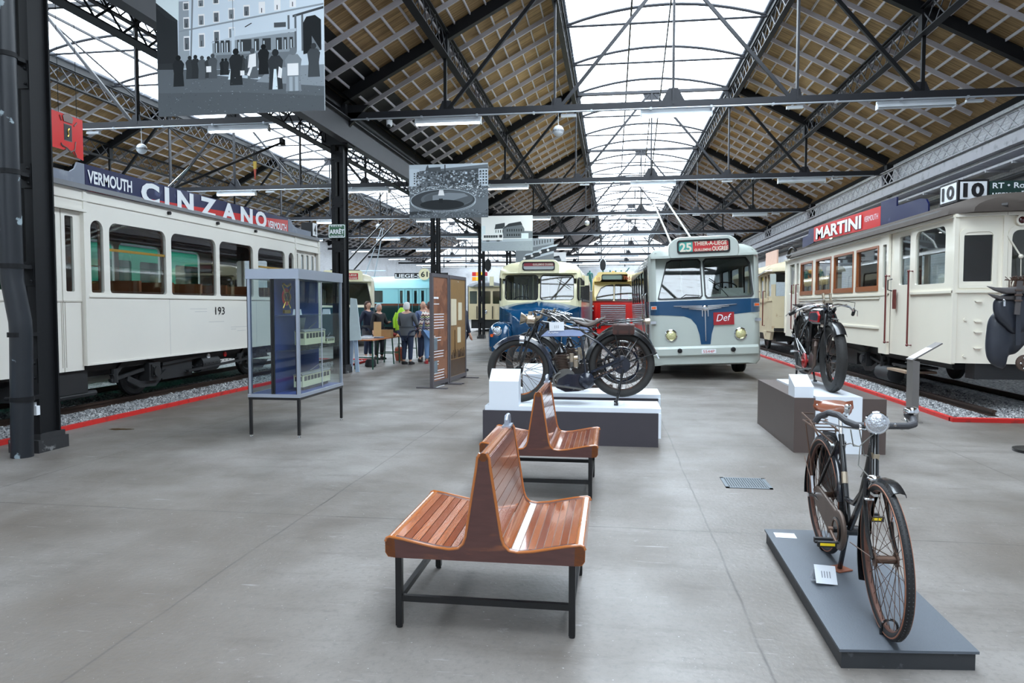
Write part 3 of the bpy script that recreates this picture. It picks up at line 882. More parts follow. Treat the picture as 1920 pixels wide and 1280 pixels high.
def arch_win(y0, y1, z0, z1, n=8):
    r = (y1 - y0) / 2 - .005
    return rrect(y0, y1, z0, z1, .03, 4, rt=r)
def wheelset(t, T, xs, y, zc, r=.38, box=True):
    w = MB(T)
    for x in xs: w.lathe([(r - .02, -.05), (r, -.05), (r + .025, -.045), (r + .025, .03), (r, .05), (r * .8, .05), (r * .7, .02), (.12, .02), (.1, .08), (.01, .08)], (x, y, zc), (1 if x > sum(xs) / 2 else -1, 0, 0), 28)
    w.cyl((min(xs), y, zc), (max(xs), y, zc), .06, n=10)
    w.build('wheelset', CHASSIS, t)
def truck(t, T, xo, n, y0, y1, axles, ztop, zc=.43):
    """running gear seen from one side: sole bar, axle boxes, leaf springs, brake rods"""
    b = MB(T); b.box(min(xo, xo - n * .1), max(xo, xo - n * .1), y0, y1, zc + .12, ztop); b.build('sole_bar', CHASSIS, t, smooth=False)
    b = MB(T); b.box(xo - n * 1.0 - .85, xo - n * 1.0 + .85, y0 + .3, y1 - .3, ztop - .2, ztop - .01) ; b.build('underframe', CHASSIS, t, smooth=False)
    for y in axles:
        wheelset(t, T, (xo - n * .32, xo - n * 1.72), y, zc)
        a = MB(T); a.cbox((xo - n * .02, y, zc), (.2, .3, .3)); a.cbox((xo + n * .05, y, zc + .02), (.1, .2, .2)); a.cyl((xo + n * .05, y, zc), (xo + n * .14, y, zc), .09, n=12)
        for dy in (-.07, .07):
            for dz in (-.07, .07): a.ball((xo + n * .11, y + dy, zc + dz), .018, n=8, m=4)
        a.build('axle_box', CHASSIS, t)
        s = MB(T)
        for i in range(6):
            L_ = .52 - .07 * i
            s.tube([(xo + n * .02, y - L_, zc + .36 - .02 * i - .0), (xo + n * .02, y, zc + .3 - .025 * i), (xo + n * .02, y + L_, zc + .36 - .02 * i)], .013, 6)
        s.build('leaf_spring', CHASSIS, t)
        k = MB(T); k.prism([(-.62, -.1), (-.3, -.24), (.1, -.26), (.42, -.05), (.4, .0), (.1, -.16), (-.28, -.14), (-.6, -.02)], lambda u, v, d: (d, y + u, zc + v), xo - .02, xo + .02); k.build('axle_guard', CHASSIS, t, smooth=False)
        r = MB(T); r.bar((xo, y - 1.0, zc - .06), (xo, y - .2, zc + .05), .05); r.bar((xo, y - .95, zc + .0), (xo, y - .55, zc + .34), .07); r.bar((xo, y + .3, zc + .1), (xo, y + 1.6, zc + .16), .05)
        r.cyl((xo, y - .9, zc - .1), (xo, y - .9, zc + .12), .06, n=10); r.build('brake_rigging', CHASSIS, t)
    e = MB(T); e.cbox((xo - n * .2, (y0 + y1) / 2, zc - .02), (.35, .9, .32)); e.cyl((xo - n * .1, (y0 + y1) / 2 + .7, zc), (xo - n * .1, (y0 + y1) / 2 + 1.3, zc), .16, n=14); e.build('air_tank', CHASSIS, t)

def side(t, T, xs, n, outer, holes, m, name='side_panel', thick=.05, glaze=True, inner=None):
    P3 = lambda u, v, d: (xs + n * d, u, v)
    p = MB(T); p.prism(outer, P3, -thick, 0, holes=holes); b = p.build(name, m, t, smooth=False)
    if glaze:
        for h in holes:
            w = MB(T); w.face([P3(u, v, -thick * .6) for u, v in inset(h, -.004)]); w.build('window_pane', GLS, b, smooth=False, normals=False)
    return b
def frame(t, T, xs, n, h, w, m, name='window_frame', d0=-.03, d1=.012):
    f_ = MB(T); ring_plate(f_, inset(h, -.006), w, lambda u, v, d: (xs + n * d, u, v), d0, d1); return f_.build(name, m, t, smooth=False)

def tram193():
    loc = (-8.7, 12.5, 0); T = Matrix.Translation((-loc[0], -loc[1], 0))
    t = thing('tram', 'long white electric tram numbered 193 with a vermouth advert board on its roof', 'tram', loc)
    X, n = -7.6, 1
    zb, zt, w0, w1 = .73, 3.3, 1.80, 2.87
    wins = [arch_win(9.71, 9.98, w0, w1)] + [rrect(a, b, w0, w1, .05, 4, rt=.14) for a, b in ((10.11, 11.52), (11.67, 13.1), (13.23, 14.56), (14.78, 16.08))] + [arch_win(16.27, 16.54, w0, w1)]
    sp = side(t, T, X, n, [(9.63, zb), (16.63, zb), (16.63, zt), (9.63, zt)], wins, CREAM)
    wn2 = [rrect(a, b, w0, w1, .05, 4, rt=.14) for a, b in ((10.11, 11.52), (11.67, 13.1), (13.23, 14.56), (14.78, 16.08))]
    side(t, T, X - 2.2, -1, [(6.0, zb), (18.1, zb), (18.1, zt), (6.0, zt)], wn2, CREAM)
    # two pairs of folding doors at each end, set back a little
    def doors(y0, y1, leaves):
        h = MB(T); h.box(X - .05, X, y0, y1, 2.98, zt); h.box(X - .02, X + .03, y0, y1, 2.96, 3.0); h.build('door_header', CREAM, t, smooth=False)
        for a, b, win in leaves:
            hs = [rrect(c, d, 1.81, 2.88, .02, 3) for c, d in win]
            d_ = side(t, T, X - .05, n, [(a + .004, zb - .06), (b - .004, zb - .06), (b - .004, 2.96), (a + .004, 2.96)], hs, CREAM, 'door', .04)
            tr = MB(T)
            for q in (a + .03, b - .03): tr.box(X - .05, X - .042, q - .004, q + .004, zb, 1.66)
            tr.box(X - .05, X - .04, a, b, 1.66, 1.68); tr.build('door_moulding', mat('worn_edge', (196, 190, 180), .5), d_, smooth=False)
    doors(6.3, 9.62, [(9.2, 9.58, [(9.27, 9.43)]), (8.8, 9.19, [(8.90, 9.1)]), (8.36, 8.78, [(8.46, 8.66)]), (7.95, 8.34, [(8.12, 8.29)]), (7.5, 7.93, [(7.6, 7.8)]), (6.9, 7.48, [(7.0, 7.35)]), (6.32, 6.88, [(6.45, 6.75)])])
    doors(16.63, 18.1, [(16.68, 17.0, [(16.76, 16.9)]), (17.0, 17.3, [(17.08, 17.22)]), (17.3, 17.6, [(17.38, 17.52)]), (17.6, 17.9, [(17.68, 17.82)])])
    for y in (9.6, 16.65, 18.02):
        pp = MB(T); pp.box(X - .06, X + .015, y - .035, y + .035, zb, zt); pp.build('corner_post', CREAM, t, smooth=False)
    mo = MB(T); mo.box(X, X + .02, 9.63, 16.63, 1.73, 1.76); mo.box(X, X + .015, 9.63, 16.63, zb, zb + .025); mo.box(X, X + .02, 6.3, 18.1, 3.12, 3.145)
    mo.build('belt_rail', CREAM, t, smooth=False)
    sm = MB(T)
    for y in (11.59, 14.66): sm.box(X, X + .001, y - .003, y + .003, zb, 1.73)
    for z, a, b in ((1.55, 12.2, 12.75), (1.5, 12.35, 12.75), (1.3, 12.8, 13.35), (1.18, 13.6, 14.3), (1.14, 13.6, 13.8), (1.1, 13.85, 14.2)): sm.box(X, X + .001, a, b, z - .003, z + .003)
    sm.build('panel_seams', mat('seam_grey', (170, 170, 170), .6), t, smooth=False)
    text('193', INK, t, Vector((X + .004, 13.2, 1.51)) - Vector(loc), (0, 1, 0), (0, 0, 1), .15, .34, bold=.01)
    for y in (11.6, 13.15, 14.65):
        c = MB(T); c.cyl((X, y, 3.2), (X + .05, y, 3.2), .03, n=10); c.build('sign_clip', BLACK, t)
    # ends, roof, floor, lining
    e = MB(T)
    for y in (6.0, 18.1):
        e.prism([(X - 2.2, zb), (X, zb), (X, zt), (X - 2.2, zt)], lambda u, v, d: (u, y + d, v), -.03, .03, holes=[rrect(X - 2.1, X - 1.45, 1.8, 2.9, .05), rrect(X - 1.4, X - .8, 1.8, 2.9, .05), rrect(X - .75, X - .1, 1.8, 2.9, .05)])
    e.build('end_panel', CREAM, t, smooth=False)
    r = MB(T); rings = []
    for y, k in ((5.7, .75), (6.1, 1), (18.0, 1), (18.5, .75)):
        rings.append([(X - 1.1 + k * 1.16 * math.cos(PI - PI * i / 14), y, zt - .02 + .34 * k * math.sin(PI * i / 14)) for i in range(15)])
    r.loft(rings); r.build('roof', ROOFG, t)
    fl = MB(T); fl.box(X - 2.12, X - .13, 6.1, 18, zb + .12, zb + .2); fl.build('floor_board', DARKHOLE, t, smooth=False)
    cl = MB(T); cl.box(X - 2.14, X - .06, 6.1, 18, 3.24, 3.27)
    for i in range(9): cl.box(X - 2.12, X - .08, 9.9 + i * .8, 9.98 + i * .8, 3.15, 3.24)
    cl.build('ceiling_lining', mat('tram_ceiling', (150, 136, 118), .5), t, smooth=False)
    for y in (9.66, 16.6):
        b = MB(T); b.prism([(X - 2.14, zb + .2), (X - .06, zb + .2), (X - .06, 3.24), (X - 2.14, 3.24)], lambda u, v, d: (u, y + d, v), -.02, .02, holes=[rrect(X - 1.5, X - .7, zb + .25, 2.7, .06)]); b.build('bulkhead', DWOOD, t, smooth=False)
    ln = MB(T); ln.box(X - .09, X - .055, 9.66, 16.6, zb + .2, w0 - .02); ln.box(X - 2.14, X - 2.1, 9.66, 16.6, zb + .2, w0 - .02); ln.box(X - .09, X - .055, 9.66, 16.6, w1, 3.24); ln.box(X - 2.14, X - 2.1, 9.66, 16.6, w1, 3.24)
    ln.build('wall_lining', DWOOD, t, smooth=False)
    for h in wins: frame(sp, T, X - .05, 1, h, .045, DWOOD, 'inner_frame', -.02, .0)
    for y in (10.6, 11.5, 12.4, 13.3, 14.2, 15.1, 15.9):
        for x0 in (X - 2.05, X - 1.0):
            s = MB(T); s.box(x0, x0 + .85, y, y + .42, 1.2, 1.25); s.box(x0, x0 + .85, y + .4, y + .46, 1.25, 2.02); s.box(x0, x0 + .06, y, y + .42, zb + .2, 1.2); s.build('seat', SEATB, t, smooth=False)
    for a, b in ((10.11, 11.52), (14.78, 16.08)):
        c = MB(T); c.box(X - .05, X - .02, a, b, 2.44, 2.48); c.build('window_rail', BRASS, t, smooth=False)
    for y in (9.98, 8.7): 
        c = MB(T)
        for z in (1.95, 2.2): c.cyl((X - .1, y - .3, z), (X - .1, y, z), .012, n=6)
        c.build('guard_rail', BRASS, t)
    # roof edge boards
    B3 = lambda u, v, d: (X + .03 + d, u, v)
    def board(nm, poly, m, d0=-.025, d1=0.0):
        b = MB(T); b.prism(poly, B3, d0, d1); return b.build(nm, m, t, smooth=False)
    bd = board('advert_board', [(9.6, 3.27), (16.2, 3.3), (16.2, 3.66), (9.6, 3.65)], NAVY)
    rd = MB(T); rd.prism([(9.62, 3.275), (16.19, 3.305), (16.19, 3.61), (15.2, 3.55), (13.4, 3.46), (11.0, 3.36)], B3, .0, .003); rd.build('red_band', SIGNRED, bd, smooth=False)
    L_ = Vector(loc)
    text('VERMOUTH', WINK, bd, Vector((X + .036, 10.13, 3.485)) - L_, (0, 1, .0), (0, 0, 1), .19, .98, bold=.03)
    ys = [11.06, 11.62, 12.07, 12.83, 13.62, 14.3, 14.86]; ws = [.46, .12, .46, .46, .5, .42, .48]
    pos = 10.84
    for ch, a, w_ in zip('CINZANO', (10.84, 11.46, 11.82, 12.52, 13.28, 14.0, 14.62), (.48, .13, .5, .56, .54, .5, .5)):
        text(ch, WINK, bd, Vector((X + .037, a + w_ / 2, 3.45 + (a - 10.84) * .006)) - L_, (0, 1, 0), (0, 0, 1), .35, w_, bold=.045)
    text('VERMOUTH', WINK, bd, Vector((X + .036, 15.64, 3.42)) - L_, (0, 1, .005), (0, 0, 1), .16, .92, bold=.03)
    board('roof_board', [(9.0, 3.3), (9.59, 3.27), (9.59, 3.65), (9.45, 3.65), (9.4, 3.55), (9.3, 3.49), (9.0, 3.48), (6.2, 3.48), (6.2, 3.3)], GREYB)
    board('roof_board', [(16.21, 3.3), (17.5, 3.3), (17.5, 3.48), (16.75, 3.48), (16.6, 3.5), (16.45, 3.55), (16.36, 3.64), (16.21, 3.66)], GREYB)
    nb = MB(T); nb.box(X - .25, X + .05, 17.55, 17.85, 3.38, 3.72); o = nb.build('number_box', BLACK, t, smooth=False)
    pl = MB(T); pl.quad((X + .052, 17.56, 3.39), (X + .052, 17.84, 3.39), (X + .052, 17.84, 3.71), (X + .052, 17.56, 3.71)); pl.build('number_plate', WHITE, o, smooth=False)
    text('4', INK, o, Vector((X + .056, 17.7, 3.55)) - L_, (0, 1, 0), (0, 0, 1), .24, .15, bold=.03)
    po = MB(T); po.tube([(-8.7, 13.0, 3.65), (-8.7, 13.6, 4.0), (-8.7, 18.27, 5.9)], .03, 8); po.cbox((-8.7, 18.35, 5.94), (.1, .16, .16)); po.cbox((-8.7, 12.8, 3.68), (.5, .9, .12)); po.build('trolley_pole', STEEL, t)
    po = MB(T); po.tube([(-8.3, 12.4, 3.62), (-8.3, 13.4, 4.35)], .015, 6); po.build('roof_rod', CHROME, t)
    truck(t, T, -7.72, 1, 6.2, 17.8, (11.2, 15.0), zb, .505)
    bx = MB(T); bx.box(-8.2, -7.7, 8.4, 9.7, .33, .68); bx.cyl((-7.75, 8.4, .3), (-7.75, 9.9, .3), .045, n=10); bx.build('equipment_box', CHASSIS, t, smooth=False)
    rb = MB(T); rb.bar((-7.68, 12.2, .42), (-7.68, 14.6, .5), .06, .04)
    for i in range(16): rb.ball((-7.64, 12.3 + i * .14, .50 + i * .004), .012, n=6, m=4)
    rb.build('truss_bar', CHASSIS, t)
    for y, m, nm in ((12.95, WHITE, 'data_plate'), (13.55, SIGNRED, 'data_plate')):
        d = MB(T); d.cyl((-7.72, y, .64), (-7.70, y, .64), .05, n=16); d.build(nm, m, t)
tram193()

def turquoise():
    loc = (-12.2, 13, 0); T = Matrix.Translation((-loc[0], -loc[1], 0))
    t = thing('tram', 'turquoise tram standing behind the tram numbered 193, seen through its windows', 'tram', loc)
    TQ = mat('turquoise_enamel', (56, 214, 176), .3, coat=.3)
    wins = [rrect(a, a + 1.1, 1.75, 2.65, .05) for a in (8, 9.4, 10.8, 13.0, 14.4, 15.8, 17.2)] + [rrect(12.05, 12.35, 1.2, 2.65, .03), rrect(12.5, 12.8, 1.2, 2.65, .03)]
    side(t, T, -11.1, 1, [(6, .8), (19.5, .8), (19.5, 3.0), (6, 3.0)], wins, TQ)
    b = MB(T); b.box(-13.4, -11.2, 6, 19.5, .8, 1.0); b.build('floor_board', DARKHOLE, t, smooth=False)
    b = MB(T); b.box(-13.4, -13.35, 6, 19.5, .8, 3.0); b.box(-13.4, -11.1, 6, 6.05, .8, 3.0); b.box(-13.4, -11.1, 19.45, 19.5, .8, 3.0); b.build('end_panel', TQ, t, smooth=False)
    r = MB(T); r.loft([[(-12.25 + 1.2 * math.cos(PI - PI * i / 12), y, 2.98 + .3 * math.sin(PI * i / 12)) for i in range(13)] for y in (5.8, 19.7)]); r.build('roof', ROOFG, t)
    b = MB(T); b.box(-13.2, -11.3, 6.4, 19, .35, .8); b.build('underframe', CHASSIS, t, smooth=False)
    for y in (8.5, 10, 15, 17): wheelset(t, T, (-11.5, -12.9), y, .40, .34)
turquoise()

def tram10():
    loc = (6.15, 16.5, 0); T = Matrix.Translation((-loc[0], -loc[1], 0)); L_ = Vector(loc)
    t = thing('tram', 'ivory vintage tram with number 10 box on its roof and oxblood handrails', 'tram', loc)
    X, n, W = 5.1, -1, 2.1
    zb, zt, w0, w1 = .80, 2.98, 1.90, 2.77
    XR = X + W
    wins = [rrect(a, b, w0, w1, .02, 3) for a, b in ((14.92, 16.2), (16.4, 17.78), (18.0, 19.3), (19.6, 20.8))]
    sp = side(t, T, X, n, [(14.75, zb), (20.95, zb), (20.95, zt), (14.75, zt)], wins, IVORY)
    for h in wins: frame(sp, T, X, n, h, .05, WOOD)
    for h in wins:
        ys = [p[0] for p in h]; b = MB(T); b.box(X - .02, X + .02, min(ys), max(ys), w0, w0 + .1); b.build('wooden_sill', WOOD, sp, smooth=False)
    sh = [rrect(14.46, 14.66, 1.93, 2.76, .03, 3)]
    side(t, T, X - .02, n, [(14.36, .7), (14.78, .7), (14.78, zt), (14.36, zt)], sh, IVORY, 'door_post')
    dh = [rrect(13.5, 13.98, 1.98, 2.84, .04, 4)]
    d = side(t, T, X + .03, n, [(13.4, .72), (14.34, .72), (14.34, 2.95), (13.4, 2.95)], dh, IVORY, 'door')
    b = MB(T); b.box(X - .03, X, 14.0, 14.1, 1.55, 1.9); b.build('door_handle', OXBLOOD, d, smooth=False)
    b = MB(T); b.tube([(X - .0, 14.2, 2.1), (X - .07, 14.22, 2.08), (X - .07, 14.22, 1.9), (X, 14.2, 1.88)], .012, 6); b.build('door_latch', BLACK, d)
    cab = [rrect(12.08, 13.2, 1.96, 2.85, .03, 4, rt=.12)]
    side(t, T, X, n, [(11.78, .72), (13.38, .72), (13.38, zt), (11.78, zt)], cab, IVORY, 'cab_side')
    # far side, back end
    side(t, T, XR, 1, [(11.78, zb), (20.95, zb), (20.95, zt), (11.78, zt)], [rrect(a, b, w0, w1, .02, 3) for a, b in ((12.1, 13.3), (14.92, 16.2), (16.4, 17.78), (18.0, 19.3), (19.6, 20.8))], IVORY)
    bk = MB(T); bk.prism([(X, zb), (XR, zb), (XR, zt), (X, zt)], lambda u, v, d: (u, 22.6 + d, v), -.03, .03, holes=[rrect(X + .2, X + .75, 1.9, 2.8, .03), rrect(X + .85, X + 1.3, 1.9, 2.8, .03), rrect(X + 1.4, XR - .2, 1.9, 2.8, .03)]); bk.build('end_panel', IVORY, t, smooth=False)
    side(t, T, X + .03, n, [(20.97, .72), (22.6, .72), (22.6, zt), (20.97, zt)], [rrect(21.15, 21.4, 1.95, 2.8, .03, 3), rrect(21.6, 22.2, 1.95, 2.8, .03, 3)], IVORY, 'rear_door')
    # three-sided front
    pts = [(X, 11.74), (X + .62, 11.62), (XR - .62, 11.62), (XR, 11.74)]
    for i, ((xa, ya), (xb, yb)) in enumerate(zip(pts, pts[1:])):
        L2 = math.hypot(xb - xa, yb - ya); ux, uy = (xb - xa) / L2, (yb - ya) / L2
        M3 = lambda u, v, dd: (xa + ux * u - uy * -dd * -1, ya + uy * u - ux * -dd * -1, v)
        M3 = lambda u, v, dd: (xa + ux * u + uy * dd, ya + uy * u - ux * dd, v)
        hole = rrect(.11, L2 - .15, 1.97, 2.66, .01, 2) if i != 1 else rrect(.1, L2 - .1, 1.97, 2.72, .02, 4, rt=.1)
        p = MB(T); p.prism([(0, .74), (L2, .74), (L2, zt), (0, zt)], M3, -.05, 0, holes=[hole]); fp = p.build('front_panel', IVORY, t, smooth=False)
        w = MB(T); w.face([M3(u, v, -.03) for u, v in inset(hole, -.004)]); w.build('window_pane', GLS, fp, smooth=False, normals=False)
        f_ = MB(T); ring_plate(f_, rrect(.05, L2 - .09, 1.87, 2.76, .02, 4, rt=.09) if i != 1 else rrect(.04, L2 - .04, 1.9, 2.78, .02, 4, rt=.12), .055, M3, -.01, .015); f_.build('window_frame', IVORY, fp, smooth=False)
        if i == 0:
            for u, v, w_ in ((L2 / 2, 1.68, .05), (L2 / 2, 1.38, .05), (L2 / 2, 1.22, .05), (L2 / 2, .98, .05)):
                s = MB(T); s.prism([(u - w_, 0), (u + w_, 0), (u + w_ - .02, -.02), (u - w_ + .02, -.02)], lambda a, b_, dd: M3(a, v + b_, dd), 0, .035); s.build('lamp_bracket', IVORY, fp, smooth=False)
            for u, v in ((.15, 1.4), (L2 - .12, 1.4), (.15, .85), (L2 - .12, .85)):
                s = MB(T); a = M3(u, v, 0); b_ = M3(u, v, .03); s.cyl(a, b_, .022, n=8); s.build('stud', IVORY, fp)
        if i == 1:
            a = M3(.2, 2.86, .0); b_ = M3(.2, 2.86, .06)
            s = MB(T); s.lathe([(.07, 0), (.085, .04), (.08, .06), (.06, .055)], a, Vector(b_) - Vector(a), 20); s.build('lamp_rim', IVORY, fp)
            s = MB(T); c = M3(.2, 2.86, .045); s.ball(c, .055, .03, .055, n=14, m=8); s.build('red_lamp', mat('dark_red_lens', (70, 16, 16), .15, coat=.6), fp)
            s = MB(T); s.tube([M3(.02, 2.64, .03), M3(.16, 2.4, .04), M3(.2, 2.33, .05)], .012, 6); s.ball(M3(.2, 2.33, .05), .035, n=10, m=6); s.tube([M3(.2, 2.33, .05), M3(.22, 1.98, .03)], .006, 6); s.build('wiper', IVORY, fp)
    for x, y in pts:
        po = MB(T); po.box(x - .03, x + .03, y - .03, y + .03, .74, zt); po.build('corner_post', IVORY, t, smooth=False)
    bl = MB(T); bl.box(X - .03, X, 11.74, 13.4, 1.8, 1.84); bl.box(X - .03, X, 14.36, 20.95, 1.8, 1.84); bl.box(X - .02, X, 14.75, 20.95, 1.74, 1.77)
    bl.box(X - .025, X, 14.75, 19.5, 1.16, 1.2); bl.bar((X, 11.72, 1.82), (X + .62, 11.6, 1.82), .05, .04); bl.bar((X + .62, 11.6, 1.82), (XR - .62, 11.6, 1.82), .05, .04)
    bl.box(X - .04, X, 11.74, 22.6, 2.93, 2.98); bl.bar((X - .02, 11.72, 2.955), (X + .62, 11.58, 2.955), .06, .05); bl.bar((X + .62, 11.58, 2.955), (XR - .62, 11.58, 2.955), .06, .05)
    bl.build('belt_rail', IVORY, t, smooth=False)
    for y, zlo, zhi, yy in ((13.28, .93, 2.2, 0), (14.32, .93, 2.16, 0), (13.0, 1.2, 2.2, 1)):
        if yy: continue
        h = MB(T); h.tube([(X, y, zhi), (X - .07, y, zhi), (X - .07, y, zlo), (X, y, zlo)], .016, 8); h.build('handrail', OXBLOOD, t)
        for z in (zlo, zhi):
            q = MB(T); q.ball((X - .07, y, z), .026, n=8, m=6); q.build('rail_bracket', OXBLOOD, t)
    for y in (21.0, 21.5):
        h = MB(T); h.tube([(X, y, 2.2), (X - .07, y, 2.2), (X - .07, y, .95), (X, y, .95)], .016, 8); h.build('handrail', OXBLOOD, t)
    # roof
    r = MB(T); rings = []
    for y, k, h in ((11.4, .45, .5), (11.5, .8, .8), (11.8, 1, 1), (21.5, 1, 1), (22.5, .9, .8), (22.8, .55, .5)):
        rings.append([(X + W / 2 + k * (W / 2 + .1) * math.cos(PI - PI * i / 16), y, zt + .0 + .32 * h * math.sin(PI * i / 16) ** .8) for i in range(17)])
    r.loft(rings); r.build('roof', mat('dark_felt_roof', (70, 62, 56), .8, var=.2), t)
    gt = MB(T); gt.tube([(X + .55, 11.42, 3.06), (X + .02, 11.75, 3.06), (X - .04, 12.2, 3.06), (X - .04, 22.2, 3.06), (X + .2, 22.7, 3.06)], .04, 8); gt.build('rain_gutter', mat('dark_gutter', (52, 50, 50), .6), t)
    B3 = lambda u, v, d: (5.5 + d, u, v)
    for nm, poly, m in (('advert_board', [(16.05, 3.26), (21.1, 3.38), (21.1, 3.78), (16.05, 3.68)], SIGNRED), ('roof_board', [(13.75, 3.2), (16.04, 3.26), (16.04, 3.76), (15.2, 3.74), (15.2, 3.56), (14.1, 3.55), (13.85, 3.5), (13.75, 3.4)], NAVY), ('roof_board', [(21.11, 3.36), (22.3, 3.3), (22.3, 3.6), (21.7, 3.62), (21.6, 3.78), (21.11, 3.78)], NAVY)):
        b = MB(T); b.prism(poly, B3, 0, .03); o = b.build(nm, m, t, smooth=False)
        if nm == 'advert_board':
            rt = Vector((0, -1, -.022))
            text('MARTINI', INK, o, Vector((5.493, 19.05, 3.52)) - L_, rt, (0, 0, 1), .3, 3.7, bold=.05)
            text('MARTINI', WINK, o, Vector((5.489, 19.02, 3.53)) - L_, rt, (0, 0, 1), .3, 3.65, bold=.035)
            text('VERMOUTH', WINK, o, Vector((5.494, 16.6, 3.5)) - L_, rt, (0, 0, 1), .12, .85)
    b = MB(T); b.box(5.22, 5.66, 12.0, 12.62, 3.2, 3.53); nbx = b.build('number_box', BLACK, t, smooth=False)
    q = MB(T); q.quad((5.25, 11.996, 3.235), (5.63, 11.996, 3.235), (5.63, 11.996, 3.5), (5.25, 11.996, 3.5)); q.build('number_plate', WHITE, nbx, smooth=False)
    q = MB(T); q.quad((5.216, 12.04, 3.235), (5.216, 12.04, 3.5), (5.216, 12.58, 3.5), (5.216, 12.58, 3.235)); q.build('number_plate', WHITE, nbx, smooth=False)
    text('10', INK, nbx, Vector((5.44, 11.99, 3.37)) - L_, (1, 0, 0), (0, 0, 1), .22, .3, bold=.045)
    text('10', INK, nbx, Vector((5.21, 12.31, 3.37)) - L_, (0, -1, 0), (0, 0, 1), .21, .42, bold=.03)
    GRN = mat('dark_green_board', (18, 52, 46), .4)
    b = MB(T); b.box(5.67, 7.1, 12.0, 12.05, 3.24, 3.5); db = b.build('destination_board', GRN, t, smooth=False)
    text('RT ⬩ Robermont', WINK, db, Vector((5.7, 11.995, 3.43)) - L_, (1, 0, 0), (0, 0, 1), .085, .95, align='LEFT', bold=.02)
    text('usay ⬩ FLÉRON', WINK, db, Vector((5.7, 11.995, 3.31)) - L_, (1, 0, 0), (0, 0, 1), .1, .95, align='LEFT', bold=.02)
    # inside
    fl = MB(T); fl.box(X + .06, XR - .06, 11.8, 22.5, zb, zb + .08); fl.build('floor_board', DARKHOLE, t, smooth=False)
    cl = MB(T); cl.box(X + .06, XR - .06, 11.8, 22.5, 2.95, 2.97); cl.build('ceiling_lining', mat('tram10_ceiling', (90, 76, 60), .5), t, smooth=False)
    for y in (14.72, 20.96):
        b = MB(T); b.prism([(X + .06, zb), (XR - .06, zb), (XR - .06, 2.95), (X + .06, 2.95)], lambda u, v, d: (u, y + d, v), -.02, .02, holes=[rrect(X + .7, XR - .7, zb + .1, 2.7, .05), rrect(X + .15, X + .6, 1.9, 2.7, .03)]); b.build('bulkhead', DWOOD, t, smooth=False)
    ln = MB(T); ln.box(X + .06, X + .09, 14.75, 20.9, zb, w0); ln.box(XR - .09, XR - .06, 14.75, 20.9, zb, w0); ln.build('wall_lining', DWOOD, t, smooth=False)
    for x0 in (X + .1, XR - .55):
        s = MB(T); s.box(x0, x0 + .45, 14.9, 20.8, 1.2, 1.26); s.box(x0 if x0 < 6 else x0 + .4, x0 + .05 if x0 < 6 else x0 + .45, 14.9, 20.8, 1.26, 1.95); s.build('bench_seat', SEATB, t, smooth=False)
    c = MB(T); c.cyl((X + .8, 12.1, zb), (X + .8, 12.1, 1.8), .14, n=14); c.cyl((X + .8, 12.1, 1.8), (X + .8, 12.1, 1.86), .17, n=14); c.cyl((X + .8, 12.1, 1.86), (X + .95, 11.98, 1.9), .02, n=6); c.build('controller', CHASSIS, t)
    truck(t, T, X + .2, -1, 12.2, 22.2, (16.0, 19.0), zb - .02, .505)
    b = MB(T); b.box(X + .3, XR - .3, 11.7, 12.0, .5, .74); b.build('front_beam', CHASSIS, t, smooth=False)
    b = MB(T); b.box(X - .02, X + .5, 13.45, 14.3, .42, .46); b.build('step_board', mat('step_wood', (150, 130, 110), .7), t, smooth=False)
    b = MB(T); b.box(X + .1, X + .5, 13.4, 14.4, .5, .54); b.cyl((X + .25, 14.6, .3), (X + .25, 15.3, .3), .16, n=12); b.build('brake_cylinder', CHASSIS, t)
tram10()

